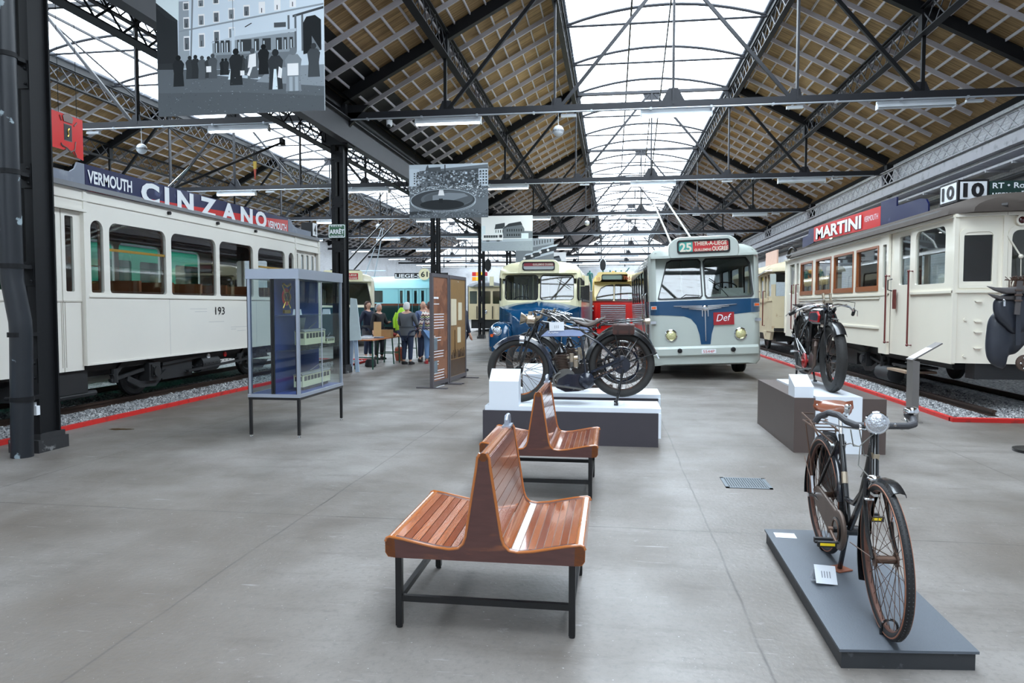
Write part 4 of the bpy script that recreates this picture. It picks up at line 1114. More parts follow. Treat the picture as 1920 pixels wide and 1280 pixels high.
def oldtram():
    loc = (6.1, 26.5, 0); T = Matrix.Translation((-loc[0], -loc[1], 0))
    t = thing('tram', 'weathered cream tram with rust stains standing behind the ivory tram', 'tram', loc)
    X, W = 5.05, 2.1; XR = X + W
    dh = [rrect(25.1, 25.5, 1.85, 2.6, .03), rrect(25.75, 26.2, 1.85, 2.6, .03)]
    wins = [rrect(24.3, 24.85, 1.92, 2.62, .02), rrect(27.2, 28.2, 1.9, 2.6, .02), rrect(28.4, 29.4, 1.9, 2.6, .02), rrect(29.6, 30.6, 1.9, 2.6, .02)]
    side(t, T, X, -1, [(24.1, .78), (24.98, .78), (24.98, 2.72), (24.1, 2.72)], wins[:1], OLDCREAM)
    side(t, T, X, -1, [(26.6, .78), (31.5, .78), (31.5, 2.72), (26.6, 2.72)], wins[1:], OLDCREAM)
    side(t, T, X + .04, -1, [(25.0, .7), (26.58, .7), (26.58, 2.72), (25.0, 2.72)], dh, OLDCREAM, 'door')
    side(t, T, XR, 1, [(24.1, .78), (31.5, .78), (31.5, 2.72), (24.1, 2.72)], [], OLDCREAM)
    for x0, x1, y0, y1, h in ((X, X + .6, 24.1, 23.8, (.1, .5)), (X + .6, XR - .6, 23.8, 23.8, (.08, .8)), (XR - .6, XR, 23.8, 24.1, (.1, .5))):
        L2 = math.hypot(x1 - x0, y1 - y0); ux, uy = (x1 - x0) / L2, (y1 - y0) / L2
        M3 = lambda u, v, dd: (x0 + ux * u + uy * dd, y0 + uy * u - ux * dd, v)
        p = MB(T); hole = rrect(h[0], min(h[1], L2 - .08), 1.92, 2.62, .03); p.prism([(0, .78), (L2, .78), (L2, 2.72), (0, 2.72)], M3, -.05, 0, holes=[hole]); fp = p.build('front_panel', OLDCREAM, t, smooth=False)
        w = MB(T); w.face([M3(u, v, -.03) for u, v in hole]); w.build('window_pane', GLS, fp, smooth=False, normals=False)
    b = MB(T); b.box(X - .02, X, 24.1, 31.5, 1.76, 1.8); b.box(X - .04, X + .02, 24.0, 31.5, 2.68, 2.74); b.build('belt_rail', OLDCREAM, t, smooth=False)
    r = MB(T); r.loft([[(X + W / 2 + k * (W / 2 + .12) * math.cos(PI - PI * i / 14), y, 2.7 + .4 * k * math.sin(PI * i / 14)) for i in range(15)] for y, k in ((23.6, .6), (24.1, 1), (31.5, 1))]); r.build('roof', mat('cream_canvas_roof', (196, 184, 156), .8, var=.15, dirt=(130, 110, 84), dscale=3), t)
    b = MB(T); b.box(X + .4, X + .45, 25.4, 27.2, 3.0, 3.5); b.build('roof_board', mat('faded_pink_board', (214, 180, 164), .7, var=.1), t, smooth=False)
    c = MB(T); c.torus((X + .9, 25.4, 3.25), (1, .2, 0), .3, .05, n=24, m=8); c.build('cable_coil', BLACK, t)
    fl = MB(T); fl.box(X + .06, XR - .06, 23.9, 31.4, .8, .9); fl.box(X + .06, XR - .06, 23.9, 31.4, 2.6, 2.66); fl.build('floor_board', DARKHOLE, t, smooth=False)
    for y in (25.2, 26.1):
        h = MB(T); h.tube([(X, y, 2.1), (X - .07, y, 2.1), (X - .07, y, .95), (X, y, .95)], .018, 8); h.build('handrail', OXBLOOD, t)
    b = MB(T); b.box(X + .2, XR - .2, 24.4, 31.2, .45, .78); b.build('underframe', CHASSIS, t, smooth=False)
    b = MB(T); b.prism([(24.3, .78), (25.6, .78), (25.3, .5), (24.5, .5)], lambda u, v, d: (d, u, v), X + .02, X + .12); b.build('step_board', OLDCREAM, t, smooth=False)
    for y in (26.6, 29.4): wheelset(t, T, (X + .4, X + 1.8), y, .486, .36)
oldtram()
# ------------------------------------------------------------------ buses
GLW = glass('windscreen_glass', (206, 214, 214), .09)
GASKET = mat('window_gasket', (22, 22, 24), .5)
BGREY = (186, 194, 188)
BUSGREY = mat('pale_grey_green_enamel', BGREY, .2, coat=.5, var=.03, vscale=2)
ROYAL = mat('royal_blue_enamel', (12, 66, 104), .15, coat=.7, var=.06, vscale=2)
CREAM2 = mat('bus_cream_enamel', (240, 234, 196), .2, coat=.4)
BUSRED = mat('bus_red_enamel', (204, 32, 26), .25, coat=.4, var=.05)
REDROLL = mat('red_roller_blind', (190, 44, 48), .4)
LENS = mat('headlamp_lens', (214, 220, 228), .12, .85, coat=.8, bump=.8, bscale=60)
YLENS = mat('yellow_headlamp_lens', (228, 225, 168), .12, .6, coat=.8, bump=.8, bscale=40)
ORANGE = mat('orange_lens', (220, 92, 30), .2, coat=.6)
PALE = mat('pale_interior', (196, 196, 188), .5)
INGREY = mat('grey_interior', (96, 98, 98), .6)

def xsec(hw, zb, zs, zt, n=10):
    """half-round roofed section: floor zb, shoulder zs, crown zt"""
    pts = [(-hw + .08, zb), (hw - .08, zb), (hw, zb + .1)]
    for i in range(n + 1):
        a = PI * i / n
        c, s_ = math.cos(a), math.sin(a)
        pts.append((hw * math.copysign(abs(c) ** .55, c), zs + (zt - zs) * s_ ** .75))
    pts.append((-hw, zb + .1))
    return pts
def hull(mb, hw, zb, zs, zt, y0, y1, R0=.3, R1=.3, dz=.25):
    rings = []
    def ring(y, d): rings.append([(x, y, z) for x, z in xsec(hw - d, zb + d * .2, zs - d * dz, zt - d * dz)])
    for i in range(6):
        t = i / 5; y = y0 + R0 * t; ring(y, R0 - math.sqrt(max(0, R0 ** 2 - (R0 - R0 * t) ** 2)))
    for i in range(6):
        t = 1 - i / 5; y = y1 - R1 * t; ring(y, R1 - math.sqrt(max(0, R1 ** 2 - (R1 - R1 * t) ** 2)))
    return mb.loft(rings)
def ycut(poly, y0=-.8, y1=1.2):
    m_ = MB(); m_.prism(poly, lambda u, v, d: (u, d, v), y0, y1); return m_
def xcut(polys, x0=-2, x1=2):
    m_ = MB()
    for p in polys: m_.prism(p, lambda u, v, d: (d, u, v), x0, x1)
    return m_
def pane(t, poly, map3, name='windscreen', gasket=.03, m=None, gd=(-.015, .02)):
    g_ = MB(); ring_plate(g_, inset(poly, -.012), gasket, map3, *gd); o = g_.build(name + '_gasket' if gasket < 1 else name, GASKET, t, smooth=False)
    w = MB(); w.face([map3(u, v, 0) for u, v in poly]); w.build(name, m or GLW, o, smooth=False, normals=False)
    return o
def lamp_round(t, c, r, lens, axis=(0, -1, 0), name='headlamp'):
    d = Vector(axis).normalized()
    h = MB(); h.lathe([(r * .7, -.1), (r, -.01), (r * 1.14, .0), (r * 1.16, .025), (r * .98, .035), (r * .94, .01), (r * .1, -.02)], c, axis, 24); o = h.build(name, CHROME, t)
    l = MB(); l.ball(Vector(c) + d * .022, r * .96, r * .96, r * .96, n=18, m=10)
    l.v = [tuple(Vector(c) + (Vector(p) - Vector(c)) - d * ((Vector(p) - Vector(c)).dot(d)) * .72) for p in l.v]
    l.build('lens', lens, o)
    return o
def tyre(t, x, y, r, w=.24, name='wheel', side=1):
    h = MB(); h.lathe([(r * .55, -w / 2), (r * .93, -w / 2), (r, -w / 2 + .04), (r, w / 2 - .04), (r * .93, w / 2), (r * .55, w / 2), (r * .5, w / 4), (.01, w / 4)], (x, y, r), (side, 0, 0), 28); return h.build(name, RUBBER, t)
def seats(t, ys, hw, m, z0=.75):
    for y in ys:
        for x in (-hw + .15, hw - 1.0):
            s = MB(); s.box(x, x + .85, y, y + .4, z0, z0 + .42); s.box(x, x + .85, y + .38, y + .45, z0 + .4, z0 + .95); s.build('seat', m, t, smooth=False)

# ---------------- grey and blue trolleybus
def trolley():
    t = thing('trolleybus', 'pale grey and blue trolleybus with route 25 sign, winged emblem and twin trolley poles', 'bus', (2.02, 16.0, 0))
    t.rotation_euler = (0, -.036, .012)
    hw, zb, zs, zt = 1.17, .32, 2.62, 2.96
    o = MB(); hull(o, hw, zb, zs, zt, 0, 10.2, .22, .3, .5)
    i_ = MB(); i_.loft([[(x, y, z) for x, z in xsec(hw - .06, .66, zs - .02, zt - .08)] for y in (.42, 10.0)])
    rec = MB(); rec.prism([(-.4, 1.72), (.04, 1.72), (.34, 2.70), (-.4, 2.70)], lambda u, v, d: (d, u, v), -1.02, 1.04)
    ly = lambda v: .04 + (v - 1.72) * .306
    lw = [(-1.0 + .02, 1.80), (-.94, 1.78), (-.09, 1.78), (-.04, 1.83), (-.04, 2.57), (-.09, 2.63), (-.66, 2.63), (-.76, 2.58)]
    rw = [(.06, 1.78), (.97, 1.78), (1.02, 1.83), (1.0, 2.5), (.92, 2.63), (.08, 2.63), (.02, 2.57), (.02, 1.83)]
    sw = [rrect(a, a + 1.25, 1.6, 2.5, .08, 3) for a in (2.2, 3.65, 5.1, 6.55, 8.0)] + [rrect(.62, 1.75, 1.25, 2.5, .08, 3)]
    body = cut('body', o, [i_, rec, ycut(lw), ycut(rw), xcut(sw)], [BUSGREY], t)
    P = lambda u, v, d: (u, ly(v) - d, v)
    for poly in (lw, rw): pane(t, poly, P)
    for h in sw:
        for s in (-1, 1): pane(t, h, lambda u, v, d: (s * (hw - .02 + d), u, v), 'side_window')
    # blue waistband that narrows to a tail, lapped round the corners
    F = lambda u, v, d: (u, (0 if abs(u) < .96 else .22 - math.sqrt(max(0, .22 ** 2 - (abs(u) - .955) ** 2))) - d, v)
    b = MB()
    pts = [(-.955, 1.44), (-.45, 1.40), (-.3, 1.34), (-.19, 1.2), (-.13, 1.0), (-.10, .78), (.10, .78), (.13, 1.0), (.19, 1.2), (.3, 1.34), (.45, 1.40), (.955, 1.44), (.955, 1.735), (-.955, 1.735)]
    b.prism(pts, F, -.004, .006)
    for s in (-1, 1):
        us = [.955 + .2 * k / 5 for k in range(6)]
        b.loft([[F(s * u, 1.44, .006), F(s * u, 1.735, .006)] for u in us], caps=False, closed=False)
        b.box(s * hw - .003 if s > 0 else s * hw - .005, s * hw + .005 if s > 0 else s * hw + .003, .2, 10.0, 1.44, 1.735)
    b.build('blue_waistband', ROYAL, t, smooth=True, angle=40)
    # winged emblem
    w = MB()
    for s in (-1, 1):
        for k, (L_, z) in enumerate(((.66, 1.60), (.5, 1.565), (.34, 1.53))):
            w.prism([(s * .06, z - .012), (s * L_, z + .022 + .0), (s * L_, z + .03), (s * .06, z + .018)], lambda u, v, d: (u, -d, v), .0, .03)
    w.lathe([(.055, -.02), (.06, .04), (.03, .05)], (0, -.01, 1.56), (0, -1, 0), 16)
    for x, z in ((-.06, 1.38), (.06, 1.38), (0, .85)): w.prism([(x - .012, 1.55), (x + .012, 1.55), (x + .008, z), (x - .008, z)], lambda u, v, d: (u, -d, v), .004, .03)
    w.build('winged_emblem', CHROME, t, smooth=False)
    # roof sign hood
    h = MB(); n = 8
    hood = rrect(-.74, .74, 2.66, 3.1, .04, 6, rt=.26)
    h.loft([[(u * k, y, 2.66 + (v - 2.66) * kz) for u, v in hood] for y, k, kz in ((-.03, .96, .97), (.0, 1, 1), (.6, 1, .98), (1.3, .9, .75))])
    h.box(-1.12, 1.12, -.02, .3, 2.66, 2.71)
    h.build('roof_sign_hood', BUSGREY, t)
    sg = MB(); S3 = lambda u, v, d: (u, -.035 - d, v)
    ring_plate(sg, rrect(-.56, .55, 2.74, 3.03, .06), .035, S3, -.01, .015); sb = sg.build('route_sign', BLACK, t, smooth=False)
    q = MB(); q.face([S3(u, v, .0) for u, v in rrect(-.54, .53, 2.755, 3.015, .05)]); q.build('red_blind', REDROLL, sb, smooth=False)
    q = MB(); q.face([S3(u, v, .003) for u, v in ((-.53, 2.765), (-.23, 2.765), (-.23, 3.0), (-.53, 3.0))]); q.build('green_panel', mat('green_blind', (70, 160, 150), .4), sb, smooth=False)
    BL = mat('blind_lettering', (222, 214, 196), .4)
    text('25', BL, sb, (-.38, -.041, 2.875), (1, 0, 0), (0, 0, 1), .19, .25, bold=.03)
    text('THIER-A-LIEGE', BL, sb, (.14, -.041, 2.945), (1, 0, 0), (0, 0, 1), .09, .68, bold=.02)
    text('GUILLEMINS', BL, sb, (-.02, -.041, 2.81), (1, 0, 0), (0, 0, 1), .055, .35, bold=.02)
    text('OUGREE', BL, sb, (.34, -.041, 2.825), (1, 0, 0), (0, 0, 1), .1, .33, bold=.03)
    for s in (-1, 1):
        for k in range(3):
            l = MB(); l.cbox((s * .93, .1, 2.70 + .045 * k), (.24 - .02 * k, .1, .012)); l.build('roof_louvre', BUSGREY, t, smooth=False)
        lamp_round(t, (s * .73, -.0, .99), .115, YLENS)
        m_ = MB(); m_.cbox((s * 1.08, .03, 1.6), (.12, .06, .075)); m_.build('indicator_bezel', CHROME, t, smooth=False)
        m_ = MB(); m_.cbox((s * 1.08, .0, 1.6), (.09, .03, .05)); m_.build('indicator', ORANGE, t, smooth=False)
        m_ = MB(); m_.cbox((s * 1.1, .02, 1.28), (.12, .07, .06)); m_.build('door_catch', CHROME, t, smooth=False)
        m_ = MB(); m_.lathe([(.05, 0), (.05, .03), (.03, .035)], (s * .56, -.07, .66), (0, -1, 0), 14); m_.build('tow_eye', BLACK, t)
        m_ = MB(); m_.tube([(s * .5, .0, 1.79), (s * .4, -.02, 1.86), (s * .1 + .0, .03, 1.83)] if s < 0 else [(.5, .02, 1.79), (.25, .1, 2.1), (.12, .14, 2.2)], .01, 6); m_.build('wiper', BLACK, t)
        tyre(t, s * .98, 1.75, .46); tyre(t, s * .98, 7.2, .46)
        p = MB(); p.tube([(s * .3, 3.6, 3.0), (s * .3, 3.9, 3.25), (s * .22 - .18, 9.6, 5.3)], .028, 8); p.build('trolley_pole', mat('pale_pole', (206, 212, 206), .4), t)
    bp = MB(); prof = [(-.02, .52), (-.07, .56), (-.075, .70), (-.02, .75)]
    bp.loft([[(x, y + e, z) for y, z in prof] for x, e in ((-1.1, .06), (-1.0, 0), (1.0, 0), (1.1, .06))]); bp.build('bumper', BUSGREY, t)
    q = MB(); q.box(-.1, .2, -.085, -.076, .585, .675); pl = q.build('number_plate', WHITE, t, smooth=False)
    text('5544P', mat('plate_red', (190, 40, 40), .4), pl, (.05, -.086, .63), (1, 0, 0), (0, 0, 1), .06, .24)
    q = MB(); q.box(.17, .6, -.03, -.012, 1.19, 1.46); ds = q.build('advert_plate', mat('dark_red_plate', (158, 26, 36), .35, coat=.3), t, smooth=False)
    text('Def', WINK, ds, (.385, -.032, 1.345), (1, 0, .04), (-.04, 0, 1), .15, .32, bold=.0, shear=.3)
    q = MB(); q.tube([(1.12, .05, 2.2), (1.25, -.1, 2.3), (1.38, -.12, 2.3)], .012, 6); q.build('mirror_arm', CHROME, t); q = MB(); q.cbox((1.4, -.1, 2.12), (.12, .04, .22)); q.build('mirror', BUSGREY, t, smooth=False)
    # inside
    f_ = MB(); f_.box(-1.08, 1.08, .5, 10, .66, .72); f_.build('floor_board', INGREY, t, smooth=False)
    d = MB(); d.box(.1, 1.05, .5, .85, .72, 1.86); d.build('dashboard', PALE, t, smooth=False)
    b_ = MB(); b_.box(.42, .9, .48, .8, 1.8, 1.98); b_.build('instrument_box', PALE, t, smooth=False)
    st = MB(); st.torus((.6, 1.0, 2.02), (0, -.5, 1), .24, .016, n=28, m=8); st.cyl((.6, 1.0, 2.02), (.6, .8, 1.6), .02, n=8); st.build('steering_wheel', BLACK, t)
    for x in (-.3, .15, -.8):
        p = MB(); p.cyl((x, 1.4 + abs(x), .72), (x, 1.4 + abs(x), 2.85), .018, n=8); p.build('grab_pole', CHROME, t)
    seats(t, (2.6, 3.5, 4.4, 5.3, 6.2), 1.1, mat('green_seat', (60, 78, 66), .6))
    bk = MB(); bk.box(.1, 1.05, 1.5, 1.55, .72, 2.0); bk.build('cab_partition', PALE, t, smooth=False)
    dr = MB()
    for y in (.6, 1.2, 1.78): dr.box(-1.185, -1.168, y - .012, y + .012, .35, 2.55)
    dr.build('door_edges', BLACK, t, smooth=False)
    for y in (.58, 1.82):
        p = MB(); p.tube([(-1.19, y, 1.0), (-1.23, y, 1.05), (-1.23, y, 1.9), (-1.19, y, 1.95)], .014, 6); p.build('grab_rail', CHROME, t)
trolley()

# ---------------- blue and cream bus with a bonnet
def bluebus():
    t = thing('bus', 'royal blue and cream bus with a broad bonnet and split windscreen', 'bus', (-2.19, 21.5, 0))
    hw = 1.25
    BODY = bands('blue_under_cream', [(-1, (12, 66, 104)), (1.56, (240, 234, 196))], 'Z', .2, .6)
    o = MB(); hull(o, hw, .4, 2.5, 2.96, 0, 9.0, .4, .4, .35)
    i_ = MB(); i_.loft([[(x, y, z) for x, z in xsec(hw - d, .8, 2.44, 2.86)] for y, d in ((.3, .2), (.55, .06), (8.4, .06))])
    rec = MB(); rec.prism([(-.5, 1.72), (.03, 1.72), (.17, 2.58), (-.5, 2.58)], lambda u, v, d: (d, u, v), -1.12, 1.12)
    lw = rrect(-1.04, -.04, 1.78, 2.54, .1, 4); rw = rrect(.04, 1.04, 1.78, 2.54, .1, 4)
    ql = [(-1.5, 1.76), (-1.13, 1.76), (-1.13, 2.5), (-1.5, 2.42)]
    sw = [rrect(.12, .5, 1.78, 2.44, .06, 3)] + [rrect(a, a + 1.0, 1.75, 2.42, .07, 3) for a in (.8, 1.95, 3.1, 4.25, 5.4, 6.55)]
    cut('body', o, [i_, rec, ycut(lw), ycut(rw), xcut(sw)], [BODY], t)
    P = lambda u, v, d: (u, .04 + (v - 1.72) * .17 + abs(u) * .09 - d, v)
    for poly in (lw, rw): pane(t, poly, P)
    for h in sw:
        for s in (-1, 1): pane(t, h, lambda u, v, d: (s * (hw - .01 - (.06 if u < .3 else 0) + d), u, v), 'side_window')
    # bonnet
    b = MB(); rings = []
    def sec(hw_, zt_, zb_, bulge):
        pts = []
        for i in range(13):
            u = -1 + 2 * i / 12
            pts.append((hw_ * u, zt_ - bulge * abs(u) ** 2.5 + (.03 if i == 6 else 0)))
        return [(-hw_, zb_)] + pts + [(hw_, zb_)]
    for y, w_, zt_, zb_, bl in ((.25, 1.2, 1.76, .5, .16), (-.05, 1.14, 1.72, .5, .16), (-.4, .95, 1.64, .5, .15), (-.75, .74, 1.52, .5, .13), (-.9, .64, 1.40, .52, .12), (-.95, .56, 1.26, .6, .1)):
        rings.append([(x, y, z) for x, z in sec(w_, zt_, zb_, bl)])
    b.loft(rings); b.build('bonnet', ROYAL, t, angle=50)
    for s in (-1, 1):
        fd = MB(); rings = []
        for y, w_, z0, z1 in ((-1.0, .2, .5, .86), (-.95, .3, .36, 1.02), (-.8, .35, .30, 1.10), (-.4, .36, .28, 1.14), (.0, .34, .28, 1.1), (.4, .3, .3, .95)):
            rings.append([(s * 1.03 + u, y, v) for u, v in rrect(-w_, w_, z0, z1, .08, 4, rt=min(.26, w_ - .02))])
        fd.loft(rings); fd.build('front_wing', ROYAL, t, angle=45)
        lamp_round(t, (s * 1.1, -.98, .89), .12, LENS)
        m_ = MB(); m_.cyl((s * 1.25, -.98, .76), (s * 1.25, -1.05, .76), .045, n=14); m_.build('indicator', ORANGE, t)
        for k in range(5):
            l = MB(); x0 = s * (.9 - .02 * k); l.bar((s * .82, -.66, 1.36 - .05 * k), (s * 1.0, -.32, 1.37 - .05 * k), .02, .014); l.build('bonnet_louvre', CHROME if k == 0 else ROYAL, t, smooth=False)
        tr = MB(); tr.tube([(s * .78, -1.02, 1.02), (s * .74, -1.02, .5), (s * .9, -1.02, .42), (s * 1.3, -1.0, .42)], .012, 6); tr.build('chrome_trim', CHROME, t)
        mr_ = MB(); mr_.cbox((s * 1.42, -.02, 2.35), (.12, .07, .28)); mr_.build('mirror', CREAM2, t); ma = MB(); ma.tube([(s * 1.2, .2, 2.2), (s * 1.36, .0, 2.2), (s * 1.4, -.02, 2.3)], .014, 6); ma.build('mirror_arm', CREAM2, t)
        tyre(t, s * 1.0, -.2, .45); tyre(t, s * 1.0, 6.6, .45)
    gr = MB(); gr.box(-.5, .5, -1.0, -.96, .62, 1.0)
    for k in range(5): gr.box(-.45, .45, -1.01, -.99, .66 + .07 * k, .68 + .07 * k)
    gr.build('grille', ROYAL, t, smooth=False)
    l = MB(); l.box(-1.05, -.98, -.9, -.83, 0, .3); l.build('axle_stand', BLACK, t, smooth=False)
    bp = MB(); bp.box(-1.25, 1.25, -1.06, -1.0, .3, .46); bp.build('bumper', ROYAL, t, smooth=False)
    h = MB(); hood = rrect(-.62, .62, 2.58, 2.98, .04, 6, rt=.2); h.loft([[(u * k, y, 2.58 + (v - 2.58) * kz) for u, v in hood] for y, k, kz in ((-.01, .97, .97), (.03, 1, 1), (.5, 1, .98), (1.2, .8, .7))]); h.build('roof_sign_hood', CREAM2, t)
    S3 = lambda u, v, d: (u, -.015 - d, v)
    sg = MB(); ring_plate(sg, rrect(-.49, .48, 2.66, 2.92, .07), .03, S3, -.01, .015); sb = sg.build('route_sign', BLACK, t, smooth=False)
    q = MB(); q.face([S3(u, v, .0) for u, v in rrect(-.48, .47, 2.67, 2.91, .06)]); q.build('grey_blind', mat('grey_blind', (170, 176, 176), .4), sb, smooth=False)
    q = MB(); q.face([S3(u, v, .003) for u, v in ((-.45, 2.79), (.45, 2.79), (.45, 2.89), (-.45, 2.89))]); q.build('red_blind', mat('dull_red_blind', (140, 52, 62), .4), sb, smooth=False)
    BL = mat('blind_lettering', (222, 214, 196), .4)
    text('GUILLEMINS OUGREE', BL, sb, (.12, -.02, 2.84), (1, 0, 0), (0, 0, 1), .06, .6, bold=.02)
    text('79', WINK, t, (-.17, -.97, 1.33), (1, 0, 0), (0, .3, 1), .1, .22, bold=.02)
    for x, z0, z1 in ((-.45, 1.8, 2.4), (.55, 2.42, 2.15)):
        w = MB(); w.tube([(x, .02, z0), (x + .14 if x < 0 else x + .4, .05, z1)], .009, 6); w.build('wiper', BLACK, t)
    f_ = MB(); f_.box(-1.15, 1.15, .2, 8.8, .8, .86); f_.build('floor_board', INGREY, t, smooth=False)
    st = MB(); st.torus((-.6, .6, 1.8), (0, -.5, 1), .23, .016, n=28, m=8); st.build('steering_wheel', BLACK, t)
    for x in (-.3, .2, .5): 
        p = MB(); p.cyl((x, 1.2, .86), (x, 1.2, 2.8), .02, n=8); p.build('grab_pole', CREAM2, t)
    seats(t, (1.6, 2.5, 3.4, 4.3, 5.2, 6.1), 1.15, mat('brown_seat', (84, 60, 48), .6), .86)
bluebus()

# ---------------- red and cream bus 766
def redbus():
    t = thing('bus', 'red bus with cream top numbered 766 and a ribbed chrome grille', 'bus', (.02, 29.0, 0))
    RB = bands('red_under_cream', [(-1, (204, 32, 26)), (1.72, (120, 24, 22)), (1.79, (232, 208, 142))], 'Z', .25, .5)
    hw, cx_ = 1.13, .29
    o = MB(); hull(o, hw, .4, 2.5, 2.97, 0, 9.0, .3, .3, .35); o.v = [(x + cx_, y, z) for x, y, z in o.v]
    i_ = MB(); i_.loft([[(x + cx_, y, z) for x, z in xsec(hw - .06, .8, 2.46, 2.9)] for y in (.4, 8.8)])
    rec = MB(); rec.prism([(-.4, 1.80), (.04, 1.80), (.3, 2.58), (-.4, 2.58)], lambda u, v, d: (d, u, v), -.76, .95)
    lw = [(-.66, 1.83), (-.04, 1.83), (0, 1.88), (0, 2.42), (-.05, 2.46), (-.3, 2.42), (-.5, 2.32), (-.68, 1.95)]
    rw = [(.07, 1.83), (.84, 1.83), (.88, 1.95), (.8, 2.3), (.62, 2.46), (.09, 2.46), (.05, 2.42), (.05, 1.88)]
    dw = rrect(1.03, 1.36, 1.95, 2.52, .03, 3)
    sw = [rrect(a, a + 1.0, 1.9, 2.5, .07, 3) for a in (1.0, 2.2, 3.4, 4.6, 5.8, 7.0)]
    cut('body', o, [i_, rec, ycut(lw), ycut(rw), ycut(dw), xcut(sw)], [RB], t)
    P = lambda u, v, d: (u, .04 + (v - 1.8) * .333 - d, v)
    for poly in (lw, rw): pane(t, poly, P)
    pane(t, dw, lambda u, v, d: (u, .12 - d, v), 'door_window')
    for h in sw:
        for s in (-1, 1): pane(t, h, lambda u, v, d: (cx_ + s * (hw - .01 + d), u, v), 'side_window')
    for k in range(11):
        g_ = MB(); z = .87 + .076 * k; g_.cbox((-.01, -.02, z), (.98, .05, .032)); g_.build('grille_bar', CHROME, t, smooth=False)
    g_ = MB(); g_.box(-.5, .48, -.012, .03, .82, 1.68); g_.build('grille_back', mat('grille_red', (150, 24, 22), .4), t, smooth=False)
    for x in (-.64, .57): lamp_round(t, (x, -.0, 1.01), .09, LENS)
    for x, z in ((-.8, 1.59), (-.8, 1.43), (.87, 1.59), (.87, 1.43)):
        m_ = MB(); m_.lathe([(.035, -.02), (.04, .02), (.02, .045)], (x, .0, z), (0, -1, 0), 12); m_.build('side_lamp', CHROME, t)
    S3 = lambda u, v, d: (u, -.012 - d, v)
    h = MB(); h.loft([[(u * k - .05, y, v) for u, v in rrect(-.6, .6, 2.58, 2.95, .03, 5, rt=.1)] for y, k in ((.0, 1), (.5, .95))]); h.build('roof_sign_hood', mat('bus766_cream', (232, 208, 142), .25, coat=.4), t)
    sg = MB(); ring_plate(sg, rrect(-.47, .35, 2.63, 2.86, .06), .03, S3, -.01, .015); sb = sg.build('route_sign', BLACK, t, smooth=False)
    q = MB(); q.face([S3(u, v, 0) for u, v in rrect(-.46, .34, 2.64, 2.85, .05)]); q.build('grey_blind', mat('green_grey_blind', (120, 140, 130), .3), sb, smooth=False)
    RD = mat('dark_red_lettering', (170, 50, 40), .4)
    text('10', RD, t, (-.6, -.02, 2.68), (1, 0, 0), (0, 0, 1), .13, .13, bold=-.01)
    text('766', RD, t, (.53, -.02, 2.72), (1, 0, 0), (0, 0, 1), .15, .26, bold=-.005)
    for s in (-1, 1): tyre(t, cx_ + s * .95, 1.8, .45); tyre(t, cx_ + s * .95, 6.6, .45)
    f_ = MB(); f_.box(-.75, 1.35, .45, 8.8, .8, .86); f_.build('floor_board', INGREY, t, smooth=False)
    st = MB(); st.torus((.5, .9, 1.9), (0, -.5, 1), .22, .016, n=24, m=8); st.build('steering_wheel', BLACK, t)
    s = MB(); s.box(.15, .6, 1.1, 1.2, .86, 2.1); s.build('driver_seat', BUSRED, t, smooth=False)
    bp = MB(); bp.box(-.82, 1.38, -.06, .02, .5, .64); bp.build('bumper', BUSRED, t, smooth=False)
redbus()

